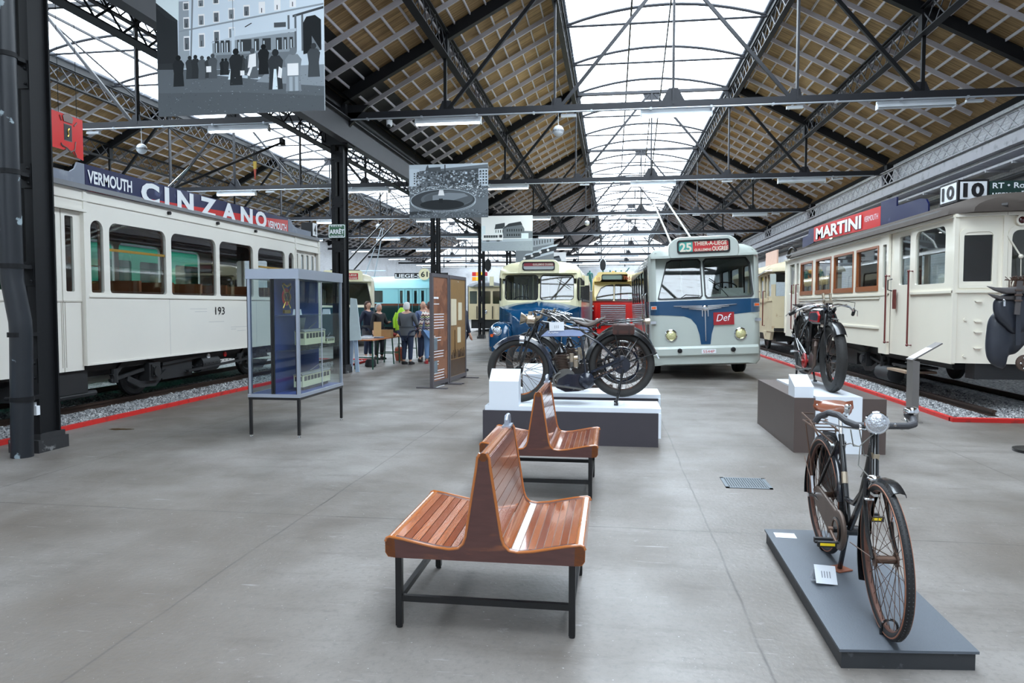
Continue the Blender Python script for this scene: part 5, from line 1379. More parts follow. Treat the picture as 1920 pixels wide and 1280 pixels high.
# ---------------- cream bus with dark teal skirt, half hidden behind the showcase
def creambus():
    t = thing('bus', 'cream bus with a dark teal skirt behind the people at the table', 'bus', (-10.4, 27.0, 0), .33); t.scale = (1, 1, 1.045)
    CB = bands('teal_under_cream', [(-1, (22, 62, 74)), (1.48, (238, 232, 208))], 'Z', .25, .5)
    hw = 1.2
    o = MB(); hull(o, hw, .4, 2.4, 2.78, 0, 9.0, .3, .3, .35)
    i_ = MB(); i_.loft([[(x, y, z) for x, z in xsec(hw - .06, .8, 2.36, 2.7)] for y in (.3, 8.8)])
    rec = MB(); rec.prism([(-.4, 1.52), (.03, 1.52), (.22, 2.45), (-.4, 2.45)], lambda u, v, d: (d, u, v), -1.08, 1.08)
    lw = [(-1.1, 1.58), (-.05, 1.58), (-.05, 2.38), (-.92, 2.38)]; rw = [(.03, 1.6), (1.08, 1.6), (.92, 2.38), (.03, 2.38)]
    sw = [rrect(a, a + 1.0, 1.6, 2.3, .07, 3) for a in (.8, 2.0, 3.2, 4.4, 5.6, 6.8)]
    cut('body', o, [i_, rec, ycut(lw), ycut(rw), xcut(sw)], [CB], t)
    P = lambda u, v, d: (u, .03 + (v - 1.52) * .204 - d, v)
    for poly in (lw, rw): pane(t, poly, P)
    for h in sw:
        for s in (-1, 1): pane(t, h, lambda u, v, d: (s * (hw - .01 + d), u, v), 'side_window')
    h = MB(); h.loft([[(u * k, y, v) for u, v in rrect(-.75, .75, 2.45, 2.86, .03, 5, rt=.1)] for y, k in ((-.02, 1), (.7, .95))]); h.build('roof_sign_hood', CREAM2, t)
    S3 = lambda u, v, d: (u, -.03 - d, v)
    sg = MB(); ring_plate(sg, rrect(-.3, .6, 2.5, 2.78, .03), .02, S3, -.01, .01); sb = sg.build('route_sign', CREAM2, t, smooth=False)
    q = MB(); q.face([S3(u, v, 0) for u, v in rrect(-.29, .59, 2.51, 2.77, .02)]); q.build('red_blind', REDROLL, sb, smooth=False)
    BL = mat('blind_lettering', (222, 214, 196), .4)
    text('THIER-A-LIEGE', BL, sb, (.15, -.035, 2.69), (1, 0, 0), (0, 0, 1), .08, .75, bold=.02); text('GUILLEMINS OUGREE', BL, sb, (.15, -.035, 2.57), (1, 0, 0), (0, 0, 1), .08, .8, bold=.02)
    for s in (-1, 1):
        tyre(t, s * 1.0, 1.8, .45); tyre(t, s * 1.0, 6.6, .45)
        p = MB(); p.tube([(s * .3, 3.0, 2.8), (s * .3, 3.3, 3.0), (s * .3 + 1.9, 6.4, 5.3)], .04, 8); p.build('trolley_pole', BLACK, t)
    b = MB(); b.box(-.7, .7, 2.4, 4.2, 2.75, 2.9)
    for k in range(6): b.cyl((-.6, 2.5 + .3 * k, 2.95), (.6, 2.5 + .3 * k, 2.95), .06, n=8)
    b.build('roof_equipment', STEEL, t)
    f_ = MB(); f_.box(-1.1, 1.1, .4, 8.8, .8, .86); f_.build('floor_board', INGREY, t, smooth=False)
creambus()

# ---------------- pale blue tram standing across the hall, and a cream tram further back
def cyantram():
    loc = (-12.5, 38.5, 0); t = thing('tram', 'pale blue tram with dark green skirt standing crosswise behind the cream bus', 'tram', loc)
    CY = bands('cyan_over_green', [(-1, (14, 44, 42)), (1.62, (96, 48, 30)), (1.72, (140, 206, 214))], 'Z', .25, .5)
    holes = [rrect(-.35 + a, .55 + a, 1.8, 2.45, .03) for a in (-2.9, -1.75, -.6)] + [rrect(.92 + .4 * k, 1.08 + .4 * k, 1.75, 2.45, .02) for k in range(4)]
    T = Matrix.Identity(4)
    F = lambda u, v, d: (u, -d, v)
    p = MB(); p.prism([(-4, .45), (2.5, .45), (2.5, 2.6), (-4, 2.6)], F, -.05, 0, holes=holes); sp = p.build('side_panel', CY, t, smooth=False)
    for h in holes:
        w = MB(); w.face([F(u, v, -.03) for u, v in h]); w.build('window_pane', GLS, sp, smooth=False, normals=False)
    fr = rrect(.15, .75, 1.8, 2.35, .03)
    x0, y0, x1, y1 = 2.5, 0, 3.3, .45
    L2 = math.hypot(x1 - x0, y1 - y0); ux, uy = (x1 - x0) / L2, (y1 - y0) / L2
    M3 = lambda u, v, d: (x0 + ux * u + uy * d, y0 + uy * u - ux * d, v)
    p = MB(); p.prism([(0, .45), (L2, .45), (L2, 2.6), (0, 2.6)], M3, -.05, 0, holes=[fr]); fp = p.build('front_panel', CY, t, smooth=False)
    w = MB(); w.face([M3(u, v, -.03) for u, v in fr]); w.build('window_pane', GLS, fp, smooth=False, normals=False)
    db = MB(); db.prism([(.1, 2.38), (.85, 2.38), (.85, 2.6), (.1, 2.6)], M3, .0, .02); d = db.build('destination_board', BLACK, t, smooth=False)
    text('YVOZ', WINK, d, M3(.5, 2.49, .025), (ux, uy, 0), (0, 0, 1), .14, .6, bold=.02)
    b = MB(); b.box(-4, 3.3, 2.15, 2.2, .45, 2.6); b.box(3.25, 3.3, .45, 2.2, .45, 2.6); b.box(-4.05, -4, 0, 2.2, .45, 2.6); b.build('back_panel', CY, t, smooth=False)
    r = MB(); r.loft([[(x, 1.1 - k * 1.16 * math.cos(PI * i / 12), 2.58 + .72 * k * math.sin(PI * i / 12) ** .8) for i in range(13)] for x, k in ((-4.1, .9), (2.4, 1), (3.2, .85), (3.6, .5))]); r.build('roof', mat('cyan_roof', (150, 214, 222), .3, coat=.3), t)
    dr = MB()
    for x in (.84, 1.2, 1.62, 2.0, 2.42): dr.box(x - .012, x + .012, -.012, 0, .5, 2.52)
    dr.build('door_edges', mat('dark_cyan', (70, 130, 140), .4), t, smooth=False)
    l = MB(); l.box(.6, 3.6, .1, .14, 3.12, 3.42); lb = l.build('line_board', BLACK, t, smooth=False)
    text('LIEGE-STE', WINK, lb, (1.6, .08, 3.26), (1, 0, 0), (0, 0, 1), .2, 1.9, bold=.02)
    c = MB(); c.cyl((2.3, .06, 3.34), (2.3, .02, 3.34), .32, n=24); rd = c.build('route_disc', CREAM2, lb)
    text('61', INK, rd, (2.3, .015, 3.34), (1, 0, 0), (0, 0, 1), .3, .38, bold=.02)
    u = MB(); u.box(-3.8, 3, .2, 2, 0, .5); u.box(-3.8, 3, .1, 2.1, .5, .9); u.build('underframe', CHASSIS, t, smooth=False)
    po = MB(); po.tube([(-1.5, 1, 3.1), (-.4, 1, 6.0)], .03, 6); po.tube([(-.9, 1, 3.1), (-.3, 1, 6.0)], .03, 6); po.tube([(-2.0, 1, 3.6), (-.2, 1, 3.6)], .025, 6); po.build('bow_collector', CON, t)
cyantram()
def fartram():
    t = thing('tram', 'distant cream tram beyond the free standing display panels', 'tram', (-8.0, 45.0, 0))
    FC = mat('far_cream_enamel', (222, 204, 166), .35, coat=.2, var=.05)
    hs = [rrect(a, b, 1.75, 2.55, .04, 4) for a, b in ((-.98, -.5), (-.36, .36), (.5, .98))]
    F = lambda u, v, d: (u, -d, v)
    p = MB(); p.prism([(-1.1, .75), (1.1, .75), (1.1, 2.85), (-1.1, 2.85)], F, -.05, 0, holes=hs); fp = p.build('front_panel', FC, t, smooth=False)
    for h in hs:
        w = MB(); w.face([F(u, v, -.03) for u, v in h]); w.build('window_pane', GLS, fp, smooth=False, normals=False)
    b = MB(); b.box(-1.1, -1.05, 0, 9, .75, 2.85); b.box(1.05, 1.1, 0, 9, .75, 1.7); b.box(1.05, 1.1, 0, 9, 2.55, 2.85); b.box(-1.1, 1.1, 8.95, 9, .75, 2.85)
    for k in range(7): b.box(1.05, 1.1, 1.45 * k, 1.45 * k + .15, 1.7, 2.55)
    b.build('side_panel', FC, t, smooth=False)
    r = MB(); r.loft([[(-1.15 * k * math.cos(PI * i / 12), y, 2.83 + .32 * k * math.sin(PI * i / 12)) for i in range(13)] for y, k in ((-.3, .6), (.1, 1), (9, 1))]); r.build('roof', ROOFG, t)
    q = MB(); q.box(-.45, .45, -.08, -.02, 2.86, 3.12); sb = q.build('route_sign', WHITE, t, smooth=False)
    text('SCLESSIN', mat('blue_lettering', (80, 110, 150), .5), sb, (0, -.085, 2.99), (1, 0, 0), (0, 0, 1), .12, .7)
    lamp_round(t, (0, -.02, 1.25), .12, LENS)
    g_ = MB(); g_.tube([(-.5, -.06, 1.6), (-.5, -.06, .8)], .03, 6); g_.tube([(.5, -.06, 1.6), (.5, -.06, .8)], .03, 6); g_.build('handrail', BLACK, t)
    u = MB(); u.box(-.9, .9, .1, 8.8, .2, .75); u.build('underframe', CHASSIS, t, smooth=False)
    fl = MB(); fl.box(-1, 1, .1, 8.9, .78, .84); fl.build('floor_board', DARKHOLE, t, smooth=False)
fartram()
# ------------------------------------------------------------------ wheels, benches, plinths, showcase, panels
def wheel(t, c, axis, R0, tr, rim_m, hub_w=.09, n=36, tyre_m=None, hub_m=None, rim_w=.02, drum=0, spoke_m=None, tread=False):
    d, u, w = frame_of(axis); c = Vector(c)
    ty = MB(); ty.torus(c, axis, R0 - tr, tr, n=56, m=14); 
    o = ty.build('tyre', tyre_m or RUBBER, t)
    if tread:
        tm = MB()
        for i in range(70):
            a = 2 * PI * i / 70
            for s in (-1, 1):
                e = u * math.cos(a) + w * math.sin(a); f_ = u * math.cos(a + .05) + w * math.sin(a + .05)
                tm.bar(c + e * (R0 - .004) , c + f_ * (R0 - tr * .35) + d * s * tr * .72, .006, .01, up=tuple(e))
        tm.build('tread', tyre_m or RUBBER, o, smooth=False)
    ri = MB(); ri.torus(c, axis, R0 - tr * 1.9, rim_w, n=56, m=8, flat=1.5); ri.build('rim', rim_m, t)
    h = MB(); h.cyl(c - d * hub_w / 2, c + d * hub_w / 2, .018 + drum * .2, n=14)
    for s in (-1, 1): h.cyl(c + d * s * hub_w * .42, c + d * s * hub_w * .5, .034 + drum * .25, n=18)
    if drum: h.cyl(c - d * hub_w * .35, c + d * hub_w * .35, drum, n=28)
    h.build('hub', hub_m or CHROME, t)
    sp = MB(); rr = R0 - tr * 2.0; hr = .03 + drum * .8
    for i in range(n):
        a = 2 * PI * i / n; s = 1 if i % 2 else -1; b = a + (.5 if (i // 2) % 2 else -.5)
        sp.cyl(c + d * s * hub_w * .45 + (u * math.cos(b) + w * math.sin(b)) * hr, c + (u * math.cos(a) + w * math.sin(a)) * rr, .0016 + (.001 if tr > .03 else 0), n=4, caps=False)
    sp.build('spokes', spoke_m or CHROME, t)

VARN = mat('varnished_slats', (160, 84, 34), .2, coat=1.0, var=.25, vscale=5, stretch=(9, .7, 1), bump=.2, bscale=26, dirt=(196, 140, 92), dscale=5, dlo=.68, dhi=.76)
VARN2 = mat('varnished_slats_dark', (136, 64, 28), .2, coat=1.0, var=.25, vscale=5, stretch=(9, .7, 1), bump=.12, bscale=22)
ENDW = mat('worn_end_grain', (80, 50, 46), .42, coat=.25, var=.3, vscale=7, stretch=(1, 1, 5), dirt=(138, 84, 54), dscale=4, dlo=.58, dhi=.8)
RIMW = mat('honey_wood_edge', (168, 98, 46), .22, coat=.8, var=.2, vscale=5)
GROOVE = mat('slat_groove', (124, 112, 104), .6)
def bench_proto(label, loc):
    t = thing('bench', label, 'bench', loc, group='varnished tram benches')
    # right half outline, from the foot of the seat round to the top of the back
    half = [(.44, .36), (.475, .365), (.49, .385), (.492, .44), (.485, .456), (.47, .462), (.40, .452), (.32, .436), (.24, .42), (.17, .413), (.125, .42), (.1, .445), (.088, .48), (.078, .54), (.066, .62), (.05, .72), (.034, .82), (.028, .87), (.016, .89)]
    out = half + [(-x, z) for x, z in reversed(half)]
    L_ = .9
    for k, y in enumerate((.02, L_ - .02)):
        p = MB(); p.prism(out, lambda u, v, d: (u, y + d, v), -.02, .02); ep = p.build('end_panel', ENDW, t, smooth=False)
        e = MB()
        for s in (-1, 1):
            path = [Vector((s * x, y - (.016 if k == 0 else -.016), z)) for x, z in half[3:]]
            e.tube(path, .0075, 8)
        e.build('rounded_edge', RIMW, ep)
    for s in (-1, 1):
        fr = MB(); fr.tube([(s * .48, -.0, .41), (s * .48, L_, .41)], .012, 8)
        fr.loft([[(s * x, y, z) for x, z in ((.44, .36), (.478, .364), (.492, .385), (.493, .44), (.485, .458), (.47, .464), (.445, .46))] for y in (.0, L_)]); fr.build('front_rail', RIMW, t)
        gb = MB(); gb.loft([[(s * x, y, z - .006) for x, z in ((.45, .458), (.40, .449), (.32, .432), (.24, .416), (.17, .409), (.12, .417))] for y in (.04, L_ - .04)], caps=False, closed=False); gb.build('seat_underlay', GROOVE, t)
        st = MB(); pts = [(.448, .461), (.40, .452), (.32, .436), (.24, .42), (.17, .413), (.13, .419)]
        def at(q):
            # point along the seat curve by x
            for (xa, za), (xb, zb) in zip(pts, pts[1:]):
                if xb <= q <= xa: return za + (zb - za) * (xa - q) / (xa - xb)
            return pts[-1][1]
        n = 8; x0, x1 = .446, .132
        for i in range(n):
            a = x0 + (x1 - x0) * i / n - .0022; b = x0 + (x1 - x0) * (i + 1) / n + .0022
            st.cur = (i * 3 + (s > 0)) % 5 // 3
            st.add([(s * a, .042, at(a)), (s * b, .042, at(b)), (s * b, L_ - .042, at(b)), (s * a, L_ - .042, at(a)),
                    (s * a, .042, at(a) - .012), (s * b, .042, at(b) - .012), (s * b, L_ - .042, at(b) - .012), (s * a, L_ - .042, at(a) - .012)],
                   [(0, 1, 2, 3), (0, 4, 5, 1), (1, 5, 6, 2), (2, 6, 7, 3), (3, 7, 4, 0)])
        st.build('seat', [VARN, VARN2], t, smooth=False)
        cv = MB(); cv.loft([[(s * x, y, z) for x, z in ((.13, .418), (.105, .436), (.09, .47))] for y in (.042, L_ - .042)], caps=False, closed=False); cv.build('seat_cove', VARN, t, smooth=True, angle=60)
        bk = MB(); pb = [(.0895, .475), (.078, .54), (.066, .62), (.05, .72), (.034, .82), (.027, .868)]
        def bx(z):
            for (xa, za), (xb, zb) in zip(pb, pb[1:]):
                if za <= z <= zb: return xa + (xb - xa) * (z - za) / (zb - za)
            return pb[-1][0]
        n = 7
        for i in range(n):
            a = .475 + (.868 - .475) * i / n + .0015; b = .475 + (.868 - .475) * (i + 1) / n - .0015; bk.cur = (i + (s > 0)) % 4 // 3
            bk.add([(s * bx(a), .03, a), (s * bx(b), .03, b), (s * bx(b), L_ - .03, b), (s * bx(a), L_ - .03, a),
                    (s * bx(a) - s * .01, .03, a), (s * bx(b) - s * .01, .03, b), (s * bx(b) - s * .01, L_ - .03, b), (s * bx(a) - s * .01, L_ - .03, a)],
                   [(0, 1, 2, 3), (0, 4, 5, 1), (1, 5, 6, 2), (2, 6, 7, 3), (3, 7, 4, 0)])
        bk.build('backrest', [VARN, VARN2], t, smooth=False)
    tr = MB(); tr.tube([(0, .0, .872), (0, L_, .872)], .022, 10); tr.build('top_rail', RIMW, t)
    h = MB(); h.tube([(0, L_ - .12, .885), (0, L_ - .12, .93), (0, L_ - .105, .95), (0, L_ - .05, .95), (0, L_ - .035, .93), (0, L_ - .035, .885)], .014, 10); h.cbox((0, L_ - .08, .893), (.05, .13, .012)); h.build('grab_handle', ALU, t)
    for x in (-.43, .43):
        for y in (.03, L_ - .05):
            g_ = MB(); g_.box(x - .016, x + .016, y - .016, y + .016, .012, .36); l = g_.build('leg', BLACK, t, smooth=False)
            f_ = MB(); f_.cyl((x, y, 0), (x, y, .014), .015, n=10); f_.build('foot', RUBBER, l)
    for a, b in (((-.43, .03), (.43, .03)), ((-.43, .03), (-.43, L_ - .05)), ((.43, .03), (.43, L_ - .05)), ((-.43, L_ - .05), (.43, L_ - .05))):
        g_ = MB(); g_.bar((a[0], a[1], .15), (b[0], b[1], .15), .026, .03); g_.build('stretcher', BLACK, t, smooth=False)
    return t
bench = bench_proto('two sided varnished wooden tram bench standing alone on the open floor with chrome handle', (-.615, 3.40, 0))
b2 = dup(bench, (-.605, 5.9, 0), 0, 'two sided varnished wooden tram bench directly in front of the motorcycle plinth')
b3 = dup(bench, (-10.4, 33.3, 0), .1, 'small distant wooden bench in front of the far cream tram')
b3.location = (-7.9, 33.5, 0)

# ------------------------------------------------------------------ plinths with label boxes
PDARK = mat('dark_brown_plinth', (62, 58, 64), .5, var=.1)
PBROWN = mat('brown_plinth', (84, 72, 68), .45, var=.08)
PWHITE = mat('white_plinth_board', (226, 232, 240), .4)
CARD = mat('white_card', (238, 242, 248), .5)
PRINT = mat('grey_print', (150, 152, 160), .6)
def plinth(label, loc, w, d, h, top, m, strip=None):
    t = thing('plinth', label, 'plinth', loc)
    b = MB(); b.box(0, w, 0, d, 0, h); b.build('body', m, t, smooth=False)
    if top:
        b = MB(); b.box(.02, w + .03, .03, d - .02, h, h + top); b.box(w, w + .03, .0, d, .1, h + .0); b.build('top_board', PWHITE, t, smooth=False)
    if strip:
        b = MB(); b.box(strip[0], strip[1], -.012, d - .1, h, h + .02); b.box(strip[0], strip[1], -.012, 0, 0, h); b.build('white_band', PWHITE, t, smooth=False)
    return t
plinth('low dark plinth with white top under the old blue black motorcycle with leather bags', (-1.5, 8.28, 0), 2.02, .72, .385, .05, PDARK)
plinth('low dark plinth with white top just behind the one with the label box', (-1.35, 9.62, 0), 1.95, .75, .385, .05, PDARK)
plinth('brown plinth with a white band carrying the black motorcycle with red tank panel', (1.97, 8.2, 0), .95, 2.0, .6, 0, PBROWN, (.22, .70))
def labelbox(label, loc, w, d, h0, h1, rz=0, lines=4):
    t = thing('label_box', label, 'label box', loc, rz)
    b = MB(); b.prism([(0, 0), (d, 0), (d, h1), (0, h0)], lambda u, v, k: (k, u, v), 0, w); b.build('box', PWHITE, t, smooth=False)
    sl = Vector((0, d, h1 - h0)).normalized()
    for i in range(lines):
        q = MB(); y = d * (.25 + .5 * i / lines); z = h0 + (h1 - h0) * (.25 + .5 * i / lines)
        q.cbox((w * .5, y, z + .0015), (w * (.42 if i % 2 else .5), .008, .001), (math.atan2(h1 - h0, d), 0, 0)); q.build('printed_line', mat('faint_print', (214, 218, 226), .6), t, smooth=False)
    return t
labelbox('white sloping label box on the front corner of the motorcycle plinth', (-1.43, 8.31, .435), .35, .2, .29, .42)
labelbox('white sloping label box on the brown plinth beside the front tyre', (1.98, 8.24, .6), .2, .28, .12, .23)
labelbox('white label box on the rear plinth seen through the front wheel spokes', (-1.2, 9.65, .435), .3, .2, .25, .38)

# ------------------------------------------------------------------ low grey stand of the bicycle, cards
t = thing('display_stand', 'low grey wedge of board under the black bicycle', 'platform', (1.3, 4.15, 0))
P2 = [(1.0, 3.285), (1.6, 3.345), (1.62, 5.06), (1.03, 5.03)]; T = Matrix.Translation((-1.3, -4.15, 0))
GREYP = mat('grey_stand_board', (84, 90, 98), .55, bump=.15, bscale=120, var=.06)
b = MB(T); b.prism(inset(P2, .012), lambda u, v, d: (u, v, d), 0, .078); b.build('riser', mat('dark_grey_riser', (48, 50, 53), .55, var=.15, dirt=(84, 86, 88), dscale=14, dlo=.62, dhi=.7), t, smooth=False)
b = MB(T); b.prism(P2, lambda u, v, d: (u, v, d), .078, .09); b.build('top_board', GREYP, t, smooth=False)
c = MB(); c.cbox((0, 0, .0008), (.13, .1, .0016))
for i in range(7): c.cur = 1; c.cbox((0, .036 - .011 * i, .0018), (.1 - .02 * (i % 3 == 2), .003, .0004))
o = c.build('text_sheet', [CARD, PRINT], None, smooth=False); o.location = (1.135, 4.90, .0905); o.rotation_euler = (0, 0, -.05); tag(o, 'white printed sheet lying flat on the grey bicycle stand', 'card')
c = MB(); c.cbox((0, 0, .05), (.12, .002, .1), (-.55, 0, 0)); c.add([(-.055, .02, .085), (.055, .02, .085), (.055, .055, 0), (-.055, .055, 0)], [(0, 1, 2, 3)])
for i in range(4): c.cur = 1; c.cbox((-.022 + .015 * i, -.001, .05), (.005, .0026, .035), (-.55, 0, 0))
o = c.build('tent_card', [CARD, PRINT], None, smooth=False); o.location = (1.15, 4.06, .0935); o.rotation_euler = (0, .12, .2); tag(o, 'small white tent card leaning on the grey stand below the rusty foot', 'card')

# ------------------------------------------------------------------ glass showcase with models
def showcase():
    loc = (-4.08, 8.98, 0); t = thing('showcase', 'tall aluminium glass showcase on black legs with blue dividing panel', 'display case', loc)
    x0, x1, y0, y1 = -.33, .33, -.71, .71
    for x in (x0 + .02, x1 - .02):
        for y in (y0 + .02, y1 - .02):
            b = MB(); b.box(x - .016, x + .016, y - .016, y + .016, .03, .49); l = b.build('leg', BLACK, t, smooth=False)
            b = MB(); b.cyl((x, y, .01), (x, y, .03), .008, n=8); b.cyl((x, y, 0), (x, y, .01), .022, n=12); b.build('levelling_foot', CHROME, l)
            b = MB(); b.box(x - .02, x + .02, y - .02, y + .02, .53, 1.93); b.build('corner_post', ALU, t, smooth=False)
            b = MB(); b.box(x - .021, x - .012, y - .021, y + .021, .53, 1.93); b.build('post_seal', BLACK, t, smooth=False)
    b = MB(); b.box(x0, x1, y0, y1, .46, .49)
    b.build('leg_frame', BLACK, t, smooth=False)
    b = MB(); b.box(x0 - .005, x1 + .005, y0 - .005, y1 + .005, .49, .53); b.build('case_base', ALU, t, smooth=False)
    b = MB(); b.box(x0 + .02, x1 - .02, y0 + .02, y1 - .02, .53, .533); b.build('case_floor', mat('showcase_blue', (58, 74, 138), .6), t, smooth=False)
    b = MB(); b.box(x0 - .01, x1 + .01, y0 - .01, y1 + .01, 1.93, 2.05); b.build('case_lid', ALU, t, smooth=False)
    b = MB(); b.box(-.02, .0, y0 + .04, y1 - .04, .533, 1.93); b.build('blue_divider', MATS['showcase_blue'], t, smooth=False)
    b = MB(); b.box(-.03, -.005, y0 + .0, y0 + .03, .53, 1.93); b.box(.002, .014, y0, y0 + .02, .53, 1.93); b.build('divider_post', BLACK, t, smooth=False)
    CG = glass('showcase_glass', (226, 236, 236), .05)
    for pts in (((x0 + .03, y0 + .01), (x1 - .03, y0 + .01)), ((x1 - .01, y0 + .03), (x1 - .01, y1 - .03)), ((x0 + .03, y1 - .01), (x1 - .03, y1 - .01)), ((x0 + .01, y0 + .03), (x0 + .01, y1 - .03))):
        (a, b_), (c_, d_) = pts; q = MB(); q.quad((a, b_, .53), (c_, d_, .53), (c_, d_, 1.93), (a, b_, 1.93)); q.build('glass_pane', CG, t, smooth=False, normals=False)
    SHG = glass('shelf_glass', (190, 220, 214), .15)
    for z, xa, xb in ((1.49, .01, x1 - .03), (1.06, .01, x1 - .03), (.96, x0 + .03, -.03)):
        q = MB(); q.box(xa, xb, y0 + .05, y1 - .05, z - .006, z); q.build('glass_shelf', SHG, t, smooth=False)
    b = MB(); b.cbox((x1 + .004, .1, .515), (.01, .06, .012)); b.cbox((x0 + .02, y0 - .003, .52), (.03, .006, .012)); b.build('lock', CHROME, t, smooth=False)
    b = MB(); b.cbox((x1 - .005, .0, 1.23), (.006, .02, 1.36)); b.build('pane_joint', CON, t, smooth=False)
showcase()
MC = mat('model_cream', (228, 226, 190), .35); MW = mat('model_window', (40, 40, 44), .3)
def model_tram(label, loc, L_, rz=0, n=6, h=.1, S=1.0):
    t = thing('model_tram', label, 'model tram', loc, rz, 'model trams in the showcase'); t.scale = (S, S, S)
    b = MB(); b.box(-.04, .04, -L_ / 2, L_ / 2, .03, .03 + h); b.build('body', MC, t, smooth=False)
    b = MB(); b.loft([[(.044 * math.cos(PI * i / 8), y, .03 + h + .018 * math.sin(PI * i / 8)) for i in range(9)] for y in (-L_ / 2 - .01, L_ / 2 + .01)]); b.build('roof', mat('model_roof', (120, 120, 120), .6), t)
    b = MB(); w = (L_ - .04) / n
    for i in range(n):
        ya = -L_ / 2 + .02 + w * i + .008; b.box(-.041, .041, ya, ya + w - .016, .03 + h * .5, .03 + h * .88)
    b.box(-.03, -.005, -L_ / 2 - .001, L_ / 2 + .001, .03 + h * .5, .03 + h * .88); b.box(.005, .03, -L_ / 2 - .001, L_ / 2 + .001, .03 + h * .5, .03 + h * .88); b.build('windows', MW, t, smooth=False)
    b = MB(); b.box(-.03, .03, -L_ / 2 + .03, L_ / 2 - .03, .005, .03)
    for y in (-L_ * .25, L_ * .25): b.cyl((-.034, y, .016), (.034, y, .016), .016, n=12)
    b.build('running_gear', MW, t)
    b = MB(); b.tube([(0, -L_ * .1, .05 + h), (0, L_ * .3, .10 + h)], .003, 5); b.build('trolley_pole', MW, t)
model_tram('cream model tram on the middle glass shelf of the showcase', (-3.9, 8.96, 1.062), .42, .03, 6, .1, 1.65)
model_tram('small cream model tram further along the middle glass shelf', (-3.88, 9.5, 1.062), .26, 0, 5, .07)
model_tram('long cream model tram on the floor of the showcase', (-3.92, 9.06, .535), .62, .02, 8, .1, 1.5)
t = thing('emblem_shield', 'red and gold oval emblem shield on the blue divider of the showcase', 'emblem', (-4.03, 8.52, 1.51)); t.scale = (1, 2.0, 1.08)
Q = Matrix.Translation((0, 0, .19))
b = MB(Q); b.lathe([(.075, .012), (.06, .02), (.01, .022)], (0, 0, 0), (1, 0, 0), 24); b.v = [(x, y * .8, (z - .19) * 1.35 + .19) for x, y, z in b.v]; b.build('red_oval', SIGNRED, t)
b = MB(Q); b.cbox((.02, 0, 0), (.012, .06, .1)); b.build('shield', BLACK, t, smooth=False)
b = MB(Q); b.tube([(.02, -.05, .15), (.02, .0, .12), (.02, .05, .15)], .012, 6); b.tube([(.02, -.05, -.13), (.02, .06, .13)], .007, 6); b.tube([(.02, .05, -.13), (.02, -.06, .13)], .007, 6); b.torus((.024, 0, 0), (1, 0, 0), .05, .006, n=20, m=6); b.build('gold_trim', BRASS, t)
b = MB(Q); b.box(.0, .03, -.04, .04, -.19, -.15); b.build('foot', BRASS, t, smooth=False)
for x, y, z, lab in ((-3.88, 8.5, 1.492, 'white card on the top glass shelf beside the red emblem'), (-3.85, 9.35, 1.492, 'white card at the far end of the top glass shelf')):
    c = MB(); c.prism([(0, 0), (.05, 0), (.025, .07)], lambda u, v, d: (d, u, v), -.05, .05); o = c.build('label_card', CARD, None, smooth=False); o.location = (x, y, z); tag(o, lab, 'card')
c = MB(); c.prism([(0, 0), (.03, 0), (.14, .14), (.12, .15)], lambda u, v, d: (.02 + v * .2, d, v), -.09, .09); o = c.build('slanted_plaque', ALU, None, smooth=False); o.location = (-4.06, 8.98, 1.3); tag(o, 'grey slanted plaque propped behind the model tram in the showcase', 'plaque')

